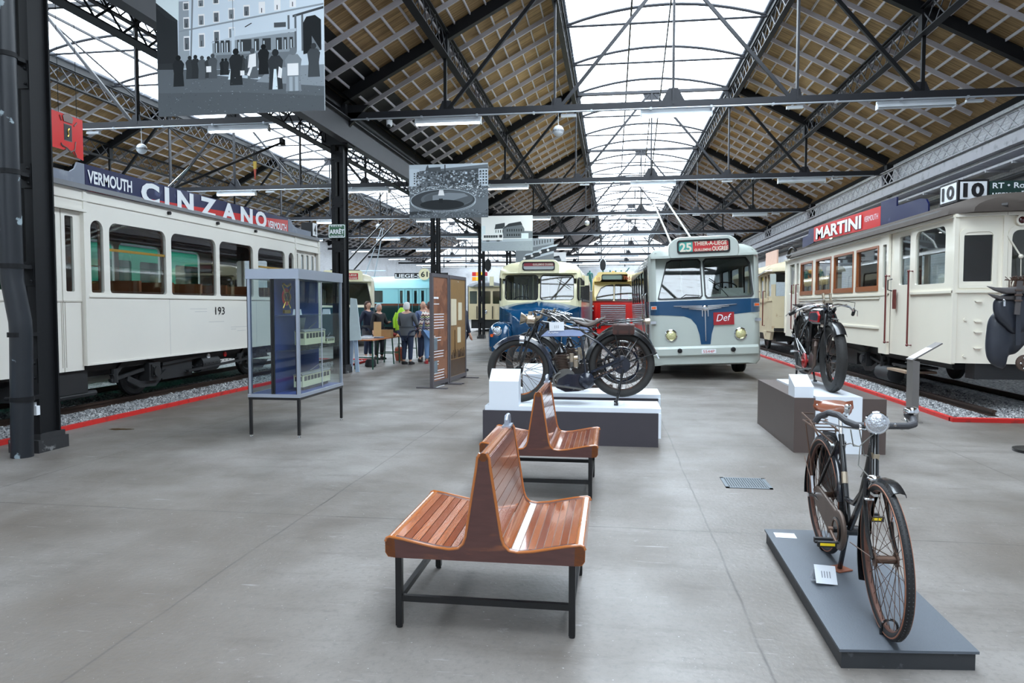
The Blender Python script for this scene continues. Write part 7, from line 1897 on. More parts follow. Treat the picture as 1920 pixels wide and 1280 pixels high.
        for s in (-1, 1):
            q = MB(); q.prism([(-.34, .79), (.02, .80), (.05, .86), (.0, .91), (-.3, .92), (-.37, .87)], lambda u, v, d: (u, s * d, v), .08, .1); q.build('tank_panel_edge', SIGNRED, tank, smooth=False)
            q = MB(); q.prism(inset([(-.34, .79), (.02, .80), (.05, .86), (.0, .91), (-.3, .92), (-.37, .87)], .018), lambda u, v, d: (u, s * d, v), .09, .103); q.build('tank_panel', MBLK, tank, smooth=False)
    if o.get('silver'):
        q = MB(); rings = [[(x, u, z + v) for u, v in rrect(-.05, .05, -.028, .028, .02, 4)] for x, z in ((-.3, .97), (-.1, .985), (.05, .97), (.16, .9))]; q.loft(rings); B('oil_tank', q, OLDALU)
    b = MB(); b.cyl((-.2, -.0, .9), (-.2, 0, .935), .03, n=14); b.cyl((-.05, 0, .9), (-.05, 0, .93), .022, n=14); B('filler_cap', b, NICKEL)
    # engine
    b = MB(); b.cyl((-.08, 0, .40), (-.11, 0, .58), .062, n=20)
    for i in range(9): b.cyl((-.083 - .003 * i, 0, .42 + .019 * i), (-.083 - .003 * i, 0, .427 + .019 * i), .092, n=22)
    B('cylinder', b, IRON)
    b = MB(); b.lathe([(.06, 0), (.075, .02), (.05, .05), (.03, .11), (.035, .13), (.01, .14)], (-.11, 0, .59), (-.15, 0, 1), 18); B('cylinder_head', b, MBLK)
    b = MB(); b.cyl((-.05, -.09, .3), (-.05, .09, .3), .12, n=28); b.cbox((.02, 0, .22), (.22, .14, .08)); B('crankcase', b, OLDALU)
    b = MB(); b.prism([(-.16, .2), (-.13, .3), (-.03, .36), (.2, .36), (.26, .3), (.24, .2), (.1, .16), (-.05, .15)], lambda u, v, d: (u, d, v), -.15, -.09); B('chain_case', b, paint)
    b = MB(); b.ball((.2, -.15, .29), .095, .045, .095, n=24, m=12); b.cyl((.2, -.1, .29), (.2, .1, .29), .09, n=22); B('flywheel_cover', b, paint)
    b = MB(); b.torus((-.1, -.12, .28), (0, 1, 0), .09, .014, n=24, m=8, a0=1.2, a1=4.6); B('case_rim', b, OLDALU)
    b = MB(); b.cyl((.02, -.07, .5), (.02, -.07, .6), .028, n=14); b.cyl((.0, -.06, .55), (.09, -.06, .55), .022, n=12); b.cyl((.07, -.07, .44), (.07, -.07, .52), .034, n=14); b.tube([(-.06, -.04, .55), (.0, -.06, .55)], .018, 8); B('carburettor', b, NICKEL)
    b = MB(); b.tube([(-.15, .06, .55), (-.24, .09, .5), (-.24, .1, .28), (-.1, .12, .17), (.5, .13, .2)], .02, 10); B('exhaust_pipe', b, IRON)
    b = MB(); b.cyl((.06, -.06, .38), (.06, .06, .38), .05, n=16); b.cbox((.16, 0, .42), (.1, .12, .12)); b.tube([(.06, -.02, .6), (-.2, -.03, .78)], .006, 6); b.tube([(-.1, -.05, .62), (.1, -.05, .7), (.12, -.03, .8)], .005, 6); b.tube([(.12, -.05, .4), (.17, -.09, .62), (.13, -.09, .68)], .008, 6); B('magneto', b, MBLK)
    b = MB()
    for i in range(11): b.bar((.25 + .034 * i, -.088, .31 + .014 * i), (.27 + .034 * i, -.088, .318 + .014 * i), .012, .02)
    B('drive_chain', b, IRON)
    # saddle
    rings = []
    for x, w, z, h in ((.04, .02, .985, .012), (.08, .045, .975, .02), (.16, .07, .945, .028), (.22, .1, .94, .03), (.28, .12, .96, .03), (.33, .11, .995, .025), (.37, .07, 1.015, .015)):
        rings.append([(x, w * math.cos(2 * PI * i / 14), z + h * math.sin(2 * PI * i / 14) - .25 * abs(w * math.cos(2 * PI * i / 14)) * .5) for i in range(14)])
    b = MB(); b.loft(rings); B('saddle', b, LEATH)
    for s in (-1, 1):
        b = MB(); b.tube([(.3 + .012 * math.cos(1.2 * i), s * .08 + .02 * math.sin(1.2 * i), .86 + .006 * i) for i in range(16)], .005, 5); b.tube([(.06, s * .02, .97), (.12, s * .03, .89), (.3, s * .08, .86)], .007, 6); B('saddle_spring', b, MBLK)
    # rack, bag, lamps
    b = MB()
    for s in (-1, 1): b.tube([(.33, s * .09, .92), (.42, s * .1, .955), (.86, s * .1, 1.0)], .008, 6)
    for x in (.45, .58, .7, .84): b.bar((x, -.1, .957 + (x - .42) * .1), (x, .1, .957 + (x - .42) * .1), .012)
    b.tube([(.5, -.1, .96), (rx, -.085, rzh)], .007, 6); b.tube([(.5, .1, .96), (rx, .085, rzh)], .007, 6); B('luggage_rack', b)
    if o.get('bag'):
        for s in (-1,):
            b = MB(); b.loft([[(x, s * .15 + u, .895 + v) for u, v in rrect(-.045 * k, .045 * k, -.065 * k, .065 * k, .025, 4)] for x, k in ((.5, .9), (.52, 1), (.73, 1), (.75, .9))]); bg = B('tool_bag', b, BROWNL)
            for x in (.56, .69):
                q = MB(); q.loft([[(x + d_, s * .15 + u * 1.05, .895 + v * 1.04) for u, v in rrect(-.046, .046, -.066, .066, .026, 4)] for d_ in (-.012, .012)]); q.build('bag_strap', mat('strap_leather', (58, 38, 34), .5), bg)
            q = MB(); q.cbox((.625, s * .196, .91), (.22, .006, .05)); q.build('bag_flap', mat('strap_leather', (58, 38, 34), .5), bg, smooth=False)
        b = MB(); b.cyl((.88, 0, .98), (.93, 0, .985), .035, n=16); b.cyl((.93, 0, .985), (.935, 0, .985), .03, n=16); b.cyl((.84, 0, 1.0), (.88, 0, .98), .01, n=6); B('tail_lamp', b, NICKEL)
    if o.get('lamps'):
        b = MB(); b.lathe([(.03, -.07), (.055, -.05), (.06, .03), (.058, .04), (.035, .05), (.045, .06), (.075, .12), (.07, .122)], (-.48, -.03, 1.0), (-1, -.15, .12), 20); B('carbide_lamp', b, NICKEL)
        b = MB(); b.cyl((-.48, -.03, 1.05), (-.48, -.03, 1.1), .025, n=12); b.tube([(-.45, -.03, .95), (-.41, 0, .92)], .008, 6); B('lamp_chimney', b, NICKEL)
        b = MB(); b.lathe([(.02, -.05), (.045, -.03), (.05, .02), (.045, .025)], (-.58, -.08, .76), (-1, -.1, .1), 18); B('side_lamp', b, CHROME)
    # handlebars and controls
    for s in (-1, 1):
        if o['bars'] == 'low':
            pts = [(-.42, 0, 1.05), (-.43, s * .12, 1.10), (-.36, s * .27, 1.09), (-.2, s * .32, 1.03), (-.1, s * .33, 1.0)]
        else:
            pts = [(-.42, 0, .98), (-.43, s * .1, 1.0), (-.38, s * .24, .97), (-.25, s * .33, .92), (-.12, s * .36, .88)]
        b = MB(); b.tube(pts, .0125, 8); hb = B('handlebar', b, MBLK if o['bars'] == 'low' else CHROME)
        b = MB(); b.tube(pts[-2:], .02, 10); b.build('grip', RUBBER, hb)
        b = MB(); a = Vector(pts[-2]); c = Vector(pts[-1]); b.tube([a + Vector((0, s * .01, .02)), a + Vector((.03, s * .05, -.0)), c + Vector((.0, s * .05, -.02))], .005, 6); b.tube([a + Vector((-.02, 0, .02)), a + Vector((-.01, -s * .0, .05)), c + Vector((0, 0, .05))], .004, 6); b.build('lever', CHROME, hb)
        b = MB(); b.tube([a, a + Vector((-.1, -s * .02, .1)), (-.42, s * .05, 1.06), (-.4, s * .02, .9)], .0035, 5); b.tube([a + Vector((.05, 0, 0)), a + Vector((-.05, -s * .1, .08)), (-.38, s * .02, .95), (-.2, s * .02, .78)], .0035, 5); b.build('cable', MBLK, hb)
    b = MB()
    for y in (-.04, .04): b.cyl((-.36, y, 1.02), (-.32, y, 1.13), .016, n=10); b.tube([(-.36, y, 1.02), (-.42, y, .98), (-.42, 0, .94)], .008, 6)
    b.cbox((-.4, 0, 1.03), (.06, .09, .03)); B('stem_controls', b, NICKEL)
    if o.get('pedals'):
        b = MB(); b.torus((.1, .13, .3), (0, 1, 0), .09, .012, n=28, m=6); b.torus((.1, .13, .3), (0, 1, 0), .06, .02, n=28, m=6, flat=.5); b.cyl((.1, -.14, .3), (.1, .16, .3), .02, n=10); B('chainring', b, mat('red_chainring', (170, 40, 40), .4))
        b = MB(); b.tube([(.1, .16, .3), (.18, .17, .42)], .012, 6); b.cyl((.18, .17, .42), (.18, .28, .42), .014, n=8); B('pedal_crank', b, CHROME)
        b = MB()
        for s in (-1, 1): b.tube([(rx + .08, s * .1, rzh + .5), (rx + .2, s * .1, rzh + .48), (rx + .08, s * .1, rzh + .1), (rx - .25, s * .1, .34)], .008, 6)
        B('rear_carrier_stay', b, CHROME)
        b = MB(); a = R(92); b.cbox((fx + .44 * math.cos(a) - .03, -.0, fz + .445), (.12, .05, .006), (0, -.12, 0)); B('mudguard_plate', b, OLDALU)
    return t
m1 = moto('blue black vintage motorcycle with white paper tag and brown leather tool bag', (-.5, 8.66, .438), 0, dict(paint=MBLUE, rim=RUSTRIM, flat_tank=True, bag=True, lamps=True, bars='low', lift=.08))
tg = MB(); tg.cbox((0, 0, 0), (.175, .003, .105)); tg.cur = 1
for i in range(3): tg.cbox((-.02 + .02 * i, -.002, -.005), (.006, .001, .035))
tg.cur = 0; tg.torus((0, 0, .055), (0, 1, 0), .012, .002, n=12, m=4)
o = tg.build('paper_tag', [CARD, PRINT], None, smooth=False); o.location = (-.66, 8.572, 1.36); o.rotation_euler = (0, -.04, 0); tag(o, 'white paper tag hanging on the upper tube of the blue black motorcycle', 'tag')
m2 = moto('black motorcycle with a silver oil tank half hidden behind the blue black one', (-.47, 9.98, .438), 0, dict(paint=MBLK, rim=MBLK, flat_tank=True, silver=True, bars='low', lift=.09))
m3 = moto('black motorcycle with red rimmed tank panel facing down the aisle on the brown plinth', (2.49, 9.27, .62), PI / 2, dict(paint=MBLK, rim=MBLK, flat_tank=False, bars='wide', lift=.09, tyre=.058, pedals=True, tread=True))

# ------------------------------------------------------------------ bicycle
def bicycle():
    loc = (1.28, 4.1, .09); T = Matrix.Translation((-loc[0], -loc[1], -loc[2]))
    t = thing('bicycle', 'black vintage roadster bicycle with brown leather saddle and chrome headlamp', 'bicycle', loc)
    BB = lambda nm, mb, m=MBLK, p=None: mb.build(nm, m, p or t)
    L = lambda p: tuple(T @ Vector(p))
    fh, rh = Vector((1.245, 3.465, .44)), Vector((1.302, 4.628, .44))
    BRIM = mat('rust_brown_rim', (112, 78, 66), .5, .3, var=.3, vscale=12); SPK = mat('rusty_spoke', (96, 74, 62), .5, .6); WALL = mat('tan_sidewall', (150, 100, 78), .6, var=.2)
    ax_f = Vector((1, -.06, .04)).normalized(); ax_r = Vector((1, 0, .03)).normalized()
    for nm, c, ax in (('front_wheel', fh, ax_f), ('rear_wheel', rh, ax_r)):
        w = thing(nm, None, None); w.parent = t
        wheel(w, T @ c, ax, .35, .02, BRIM, .1, 36, RUBBER, SPK, .0075, 0, SPK)
        q = MB(); 
        for s in (-1, 1): q.torus((T @ c) + ax * s * .0165, ax, .335, .0045, n=56, m=6)
        q.build('tan_band', WALL, w)
        q = MB()
        d, u, v = frame_of(ax)
        for i in range(110):
            a = 2 * PI * i / 110
            for s in (-1, 1): q.cbox((T @ c) + (u * math.cos(a) + v * math.sin(a)) * .3475 + ax * s * .008, (.004, .004, .004), (0, a, 0))
        q.build('tread', mat('tread_dots', (60, 62, 66), .7), w, smooth=False)
    hd0, hd1 = (1.29, 3.775, .98), (1.262, 3.68, .77)
    bb = (1.305, 4.17, .36); st = (1.312, 4.37, .86)
    q = MB(T); q.tube([hd0, hd1], .021, 12); BB('head_tube', q)
    q = MB(T); q.tube([bb, st], .016, 12); BB('seat_tube', q)
    q = MB(T); q.tube([st, (1.318, 4.42, 1.0)], .0125, 12); BB('seat_post', q, CHROME)
    q = MB(T); q.tube([(1.288, 3.79, .92), (1.292, 3.86, .78), (1.298, 3.96, .62), (1.303, 4.08, .535), (1.307, 4.2, .52), (1.309, 4.24, .525)], .0155, 10); BB('curved_top_tube', q)
    q = MB(T); q.tube([(1.27, 3.71, .80), bb], .0165, 10); BB('down_tube', q)
    for s in (-1, 1):
        q = MB(T); q.tube([(1.312 + s * .02, 4.36, .82), (1.302 + s * .06, 4.628, .44)], .008, 8); q.tube([(1.305 + s * .03, 4.17, .36), (1.302 + s * .06, 4.628, .44)], .009, 8); BB('rear_stay', q)
        q = MB(T); q.tube([(1.258 + s * .035, 3.675, .765), (1.255 + s * .05, 3.63, .66), (1.25 + s * .055, 3.55, .52), (1.246 + s * .055, 3.465, .44)], [.0125, .012, .010, .008], 8); BB('fork_blade', q)
        q = MB(T); q.tube([(1.245 + s * .05, 3.465, .44), (1.24 + s * .035, 3.83, .40)], .0028, 5); q.tube([(1.302 + s * .06, 4.628, .44), (1.302 + s * .05, 4.92, .62)], .0028, 5); q.tube([(1.302 + s * .06, 4.628, .44), (1.302 + s * .09, 4.75, .86)], .0045, 6); BB('mudguard_stay', q, SPK)
        q = MB(T); q.tube([(1.255 + s * .05, 3.64, .68), (1.252 + s * .06, 3.57, .69), (1.248 + s * .04, 3.53, .70)], .006, 6); q.cbox((1.248 + s * .035, 3.53, .725), (.02, .05, .012)); BB('brake_arm', q, CHROME)
    q = MB(T); q.ball((1.26, 3.67, .765), .035, .03, .022, n=14, m=8); BB('fork_crown', q, CHROME)
    for z0, k in ((.985, .0), (.99, 1)):
        q = MB(T); q.cyl((1.291, 3.78, .97 + .02 * k), (1.292, 3.783, .995 + .03 * k), .026 - .006 * k, n=14); BB('headset', q, CHROME)
    # mudguards, sweeping in the wheel planes
    def guard(c, r, a0, a1, w, steer):
        g_ = MB(); arc_fender(g_, (0, 0, 0), r, w, a0, a1, drop=.022)
        M = Matrix.Translation(T @ c) @ Matrix.Rotation(PI / 2 + steer, 4, 'Z') @ Matrix.Rotation(.035, 4, 'X')
        g_.v = [tuple(M @ Vector(p)) for p in g_.v]; return g_
    BB('front_mudguard', guard(fh, .372, -35, 112, .062, -.06)); BB('rear_mudguard', guard(rh, .372, -12, 172, .066, 0), mat('bicycle_mudguard', (30, 32, 38), .18, coat=.8))
    for s in (-1, 1):
        q = MB(T); q.prism([(4.4, .5), (4.63, .42), (4.9, .45), (4.98, .66), (4.86, .8), (4.6, .83), (4.45, .72)], lambda u, v, d: (1.302 + s * (.045 + d), u, v), 0, .003); 
        if s > 0: BB('coat_guard', q, mat('coat_guard_black', (28, 30, 34), .35, coat=.3))
    # chain case, cranks and pedals
    q = MB(T); cs = [(4.17 + .1 * math.cos(R(a)), .36 + .1 * math.sin(R(a))) for a in range(60, 301, 20)] + [(4.6, .39), (4.66, .44), (4.6, .5)]
    CC = mat('rusty_chain_case', (96, 82, 74), .45, .4, var=.3, vscale=9)
    q.prism(cs, lambda u, v, d: (d, u, v), 1.24, 1.262); cc_ = BB('chain_case', q, CC)
    q = MB(T); q.tube([(1.252, u, v) for u, v in cs], .012, 8, closed=True); BB('chain_case_rim', q, CC, cc_)
    q = MB(T); q.cyl((1.232, 4.17, .36), (1.242, 4.17, .36), .07, n=28); BB('chain_case_disc', q, MBLK, cc_)
    q = MB(T); q.torus((1.232, 4.17, .36), (1, 0, 0), .055, .005, n=28, m=6); BB('chainring', q, SPK, cc_)
    q = MB(T); q.cyl((1.2, 4.17, .36), (1.41, 4.17, .36), .016, n=12); q.cyl((1.26, 4.17, .36), (1.35, 4.17, .36), .028, n=14); BB('bottom_bracket', q)
    for s, y, z, x in ((-1, 4.02, .335, 1.135), (1, 4.31, .40, 1.47)):
        q = MB(T); xc = 1.305 + s * .1; q.tube([(xc, 4.17, .36), (xc + s * .01, y, z)], .009, 8); q.cyl((xc - .012, 4.17, .36), (xc + .012, 4.17, .36), .018, n=10); cr = BB('crank', q, SPK)
        q = MB(T); q.cyl((xc, y, z), (xc + s * .12, y, z), .008, n=8); q.box(min(xc + s * .02, xc + s * .115), max(xc + s * .02, xc + s * .115), y - .045, y - .022, z - .014, z + .014); q.box(min(xc + s * .02, xc + s * .115), max(xc + s * .02, xc + s * .115), y + .022, y + .045, z - .014, z + .014); BB('pedal', q, RUBBER, cr)
        q = MB(T); q.box(min(xc + s * .03, xc + s * .105), max(xc + s * .03, xc + s * .105), y - .047, y - .0445, z - .006, z + .008); BB('pedal_reflector', q, mat('yellow_reflector', (236, 206, 40), .3), cr)
    # saddle, seen from the nose: hammock nose rising into two wings
    SAD = mat('tan_saddle', (134, 78, 56), .35, coat=.3, var=.15, vscale=8)
    q = MB(T); rings = []
    for y, w, z, dr in ((4.30, .018, 1.03, .03), (4.34, .03, 1.035, .045), (4.42, .05, 1.03, .06), (4.50, .09, 1.03, .05), (4.56, .115, 1.035, .03), (4.60, .105, 1.03, .03)):
        ring = []
        for i in range(13):
            u = -1 + 2 * i / 12; ring.append((1.318 + w * u, y, z - dr * abs(u) ** 3))
        ring += [(x, yy, zz - .008) for x, yy, zz in reversed(ring)]
        rings.append(ring)
    q.loft(rings); sd = BB('saddle', q, SAD)
    q = MB(T); q.tube([(1.318, 4.3, 1.0), (1.318, 4.29, 1.025)], .016, 10); q.ball((1.318, 4.285, 1.035), .018, .012, .012, n=12, m=8); BB('saddle_nose_plate', q, CHROME, sd)
    for s in (-1, 1):
        q = MB(T); q.prism([(.0, 0), (.11, .02), (.115, -.025), (.1, -.045), (.0, -.05)], lambda u, v, d: (1.318 + s * u, 4.55 + d, 1.015 + v), -.003, .003); BB('saddle_flap', q, SAD, sd)
        q = MB(T); q.ball((1.318 + s * .095, 4.545, 1.005), .008, n=8, m=6); BB('saddle_rivet', q, CHROME, sd)
        q = MB(T); q.tube([(1.318 + s * .055 + .016 * math.cos(1.3 * i), 4.52 + .016 * math.sin(1.3 * i), .92 + .0045 * i) for i in range(18)], .004, 5); BB('saddle_spring', q, CHROME)
    # carrier
    q = MB(T)
    for s in (-1, 1): q.tube([(1.31 + s * .03, 4.42, .80), (1.305 + s * .06, 4.55, .84), (1.302 + s * .07, 4.9, .86)], .006, 6)
    for y in (4.58, 4.68, 4.78, 4.88): q.tube([(1.303 - .068, y, .845 + (y - 4.58) * .05), (1.303 + .068, y, .845 + (y - 4.58) * .05)], .004, 6)
    q.tube([(1.22, 4.5, .83), (1.2, 4.6, .9), (1.2, 4.8, .92), (1.3, 4.92, .9)], .006, 6); BB('luggage_carrier', q, SPK)
    # handlebar, grips, lamp, bell, cables
    GT = mat('grey_bar_tape', (66, 66, 70), .6, bump=.15, bscale=90)
    q = MB(T); q.tube([(1.288, 3.765, 1.0), (1.283, 3.73, 1.05), (1.278, 3.7, 1.03)], .014, 10); BB('stem', q, CHROME)
    q = MB(T); q.tube([(1.2, 3.72, 1.015), (1.28, 3.70, 1.02), (1.36, 3.7, 1.022)], .0125, 10); hb = BB('handlebar', q, CHROME)
    q = MB(T); q.tube([(1.065, 3.98, .99), (1.08, 3.97, 1.02), (1.12, 3.94, 1.045), (1.145, 3.86, 1.045), (1.16, 3.78, 1.025), (1.19, 3.73, 1.015), (1.25, 3.705, 1.017)], .0165, 10); BB('grip', q, GT, hb)
    q = MB(T); q.tube([(1.31, 3.70, 1.02), (1.42, 3.71, 1.02), (1.46, 3.74, 1.025), (1.485, 3.82, 1.04), (1.487, 3.9, 1.05)], .0165, 10); BB('grip', q, GT, hb)
    q = MB(T); q.lathe([(.012, -.02), (.034, -.012), (.036, .004), (.03, .016), (.01, .022)], (1.487, 3.85, 1.075), (0, .1, 1), 20); BB('bell', q, CHROME, hb)
    q = MB(T); q.tube([(1.09, 3.93, 1.0), (1.14, 3.8, .995), (1.2, 3.71, 1.0), (1.27, 3.70, 1.0)], .0055, 6); q.tube([(1.4, 3.74, 1.0), (1.47, 3.8, 1.0), (1.47, 3.88, 1.03)], .0055, 6); BB('brake_rod', q, CHROME, hb)
    q = MB(T); q.lathe([(.02, -.05), (.045, -.03), (.052, .01), (.055, .02), (.05, .026)], (1.252, 3.64, 1.045), (-.25, -1, .05), 24); hl = BB('headlamp', q, CHROME)
    q = MB(T); q.lathe([(.049, .02), (.04, .031), (.02, .037), (.001, .039)], (1.252, 3.64, 1.045), (-.25, -1, .05), 24); BB('lamp_glass', q, LENS, hl)
    q = MB(T)
    for pts in ([(1.17, 3.75, .99), (1.2, 3.8, .9), (1.26, 3.9, .88), (1.31, 4.2, .84), (1.31, 4.34, .8)], [(1.2, 3.72, 1.0), (1.24, 3.76, .86), (1.3, 3.85, .84), (1.305, 4.0, .7)], [(1.26, 3.66, 1.0), (1.2, 3.7, .92), (1.2, 3.72, .82), (1.25, 3.68, .76)]): q.tube(pts, .003, 5)
    BB('cable', q, mat('grey_cable', (150, 150, 146), .5))
    q = MB(T); q.cbox((1.283 - .022, 3.72, .86), (.006, .03, .05)); q.cbox((1.274, 3.70, .86), (.03, .004, .045), (.4, 0, 0)); BB('head_badge', q, NICKEL)
    q = MB(T); q.cyl((1.306, 4.262, .60), (1.308, 4.285, .66), .0172, n=12); BB('tube_badge', q, NICKEL)
    q = MB(T); q.cyl((1.305, 3.53, .60), (1.305, 3.55, .68), .02, n=12); q.cyl((1.305, 3.55, .68), (1.3, 3.555, .71), .012, n=10); BB('dynamo', q, CHROME)
    q = MB(T); q.tube([(1.305, 4.2, .35), (1.30, 4.3, .098)], .014, 8); ks = BB('prop_stand', q)
    q = MB(T); q.cbox((1.299, 4.305, .095), (.1, .1, .006), (0, 0, .5)); BB('rusty_foot', q, mat('rust', (140, 84, 62), .8, var=.3, vscale=20), ks)
    q = MB(T); q.torus((1.272, 3.467, .125), (0, 1, .0), .035, .006, n=20, m=6); q.cyl((1.235, 3.465, .09), (1.235, 3.465, .12), .008, n=8); BB('wheel_clamp', q)
    q = MB(T); q.torus((1.312, 4.628, .125), (0, 1, .0), .035, .006, n=20, m=6); BB('wheel_clamp', q)
    q = MB(T); q.cyl((1.20, 4.615, .44), (1.245, 4.62, .44), .013, n=10); q.tube([(1.24, 4.64, .44), (1.235, 4.66, .55)], .012, 6); BB('axle_nut', q, CHROME)
bicycle()

# ------------------------------------------------------------------ horse harness at the frame edge
loc = (4.32, 8.5, 0); T = Matrix.Translation((-4.32, -8.5, 0))
t = thing('horse_harness', 'dark blue grey leather horse saddle with buckled strap and hair tuft near the ivory tram', 'saddle', loc)
HL = mat('blue_grey_leather', (42, 46, 56), .42, coat=.25, var=.3, vscale=6, bump=.25, bscale=14); HG = mat('grey_leather', (84, 80, 80), .45, var=.2, vscale=9, bump=.15, bscale=18)
def lobe(nm, pts, y0, th, m):
    q = MB(T); n = len(pts); cx_ = sum(p[0] for p in pts) / n; cz = sum(p[1] for p in pts) / n
    q.loft([[(cx_ + (x - cx_) * k, y, cz + (z - cz) * k) for x, z in pts] for k, y in ((.3, y0 - th), (.75, y0 - th * .8), (.95, y0 - th * .4), (1, y0), (.95, y0 + th * .6))]); return q.build(nm, m, t, angle=70)
def sm(pts, n=6):
    out = []
    N = len(pts)
    for i in range(N):
        p0, p1, p2, p3 = (Vector(pts[(i + k) % N]) for k in (-1, 0, 1, 2))
        for j in range(n):
            s_ = j / n; out.append(tuple(.5 * ((2 * p1) + (p2 - p0) * s_ + (2 * p0 - 5 * p1 + 4 * p2 - p3) * s_ ** 2 + (3 * p1 - p0 - 3 * p2 + p3) * s_ ** 3)))
    return out
lobe('lower_flap', sm([(4.12, 1.5), (4.08, 1.3), (4.08, 1.1), (4.12, .98), (4.22, .92), (4.27, .93), (4.3, 1.05), (4.4, 1.1), (4.52, 1.3), (4.5, 1.6), (4.3, 1.62)]), 8.6, .06, HL)
lobe('upper_flap', sm([(4.12, 1.68), (4.1, 1.58), (4.13, 1.48), (4.2, 1.4), (4.32, 1.3), (4.44, 1.36), (4.5, 1.55), (4.46, 1.72), (4.25, 1.74)]), 8.52, .05, HL)
q = MB(T); q.loft([[(x, 8.46 + u, z + v) for u, v in rrect(-.05 * k, .05 * k, -.035 * k, .035 * k, .02 * k, 4)] for x, z, k in ((4.0, 1.815, .08), (4.08, 1.785, .5), (4.18, 1.765, .95), (4.3, 1.77, 1.15), (4.42, 1.79, 1.1), (4.56, 1.8, .9))]); q.build('pommel', HG, t)
q = MB(T); q.loft([[(x, 8.5 + u, z + v) for u, v in rrect(-.04 * k, .04 * k, -.02 * k, .02 * k, .012 * k, 4)] for x, z, k in ((4.03, 1.735, .1), (4.09, 1.71, .8), (4.14, 1.69, 1), (4.3, 1.69, 1.4))]); q.build('under_pad', HG, t)
q = MB(T); q.cbox((4.29, 8.405, 1.69), (.055, .012, .36), (0, .06, 0)); st = q.build('strap', HG, t, smooth=False)
q = MB(T); q.cbox((4.285, 8.395, 1.72), (.075, .012, .02)); q.cbox((4.285, 8.395, 1.66), (.075, .012, .016)); q.cbox((4.285, 8.392, 1.77), (.07, .008, .014)); q.build('buckle', IRON, st, smooth=False)
q = MB(T); q.cbox((4.31, 8.43, 1.36), (.05, .012, .36), (0, -.02, 0)); q.build('long_strap', HL, t, smooth=False)
q = MB(T); q.cbox((4.16, 8.42, 1.63), (.02, .01, .06)); q.ball((4.155, 8.42, 1.665), .014, n=10, m=6); q.build('stud', CHROME, t)
random.seed(21)
q = MB(T)
for i in range(70):
    a = random.uniform(-.6, 1.2); x = 4.36 + random.uniform(-.1, .1); y = 8.5 + random.uniform(-.06, .06)
    q.tube([(x, y, 1.8), (x + .03 * math.sin(a), y - .01, 1.88), (x - .04 + .1 * math.sin(a), y - .04, 1.93 - .05 * random.random())], .004, 4)
q.build('hair_tuft', mat('brown_horsehair', (96, 72, 60), .6, var=.3), t)
q = MB(T); q.lathe([(.09, 0), (.085, -.02), (.05, -.025), (.045, -.04), (.01, -.045)], (4.4, 8.45, .99), (.2, 1, 0), 22)
disc = q.build('metal_disc', IRON, t)
for i in range(6):
    q = MB(T); q.ball((4.4 + .065 * math.cos(i * 1.05), 8.405, .99 + .065 * math.sin(i * 1.05)), .012, n=8, m=6); q.build('disc_stud', CHROME, disc)
q = MB(T); q.cyl((4.62, 8.6, 0), (4.62, 8.6, 1.72), .03, n=12); q.cyl((4.62, 8.6, 1.7), (4.25, 8.56, 1.7), .04, n=12); q.cyl((4.62, 8.6, 0), (4.62, 8.6, .03), .22, n=24); q.build('stand_post', MBLK, t)
# ------------------------------------------------------------------ people at the stall
SKIN = mat('skin', (206, 160, 138), .55)
def skinned(name, V, E, rad, m, parent, sub=2):
    me = bpy.data.meshes.new(name); me.from_pydata(V, E, []); o = bpy.data.objects.new(name, me); COL.objects.link(o)
    md = o.modifiers.new('s', 'SKIN'); md.use_smooth_shade = True
    for v, r_ in zip(me.skin_vertices[0].data, rad): v.radius = (r_, r_) if not isinstance(r_, tuple) else r_; v.use_root = False
    me.skin_vertices[0].data[0].use_root = True
    sb = o.modifiers.new('d', 'SUBSURF'); sb.levels = sub; sb.render_levels = sub
    bpy.context.view_layer.update()
    n = bpy.data.meshes.new_from_object(o.evaluated_get(bpy.context.evaluated_depsgraph_get()))
    bpy.data.objects.remove(o, do_unlink=True); bpy.data.meshes.remove(me)
    n.name = name; n.materials.clear(); n.materials.append(m); n.polygons.foreach_set('use_smooth', [True] * len(n.polygons))
    o = bpy.data.objects.new(name, n); COL.objects.link(o); o.parent = parent; return o
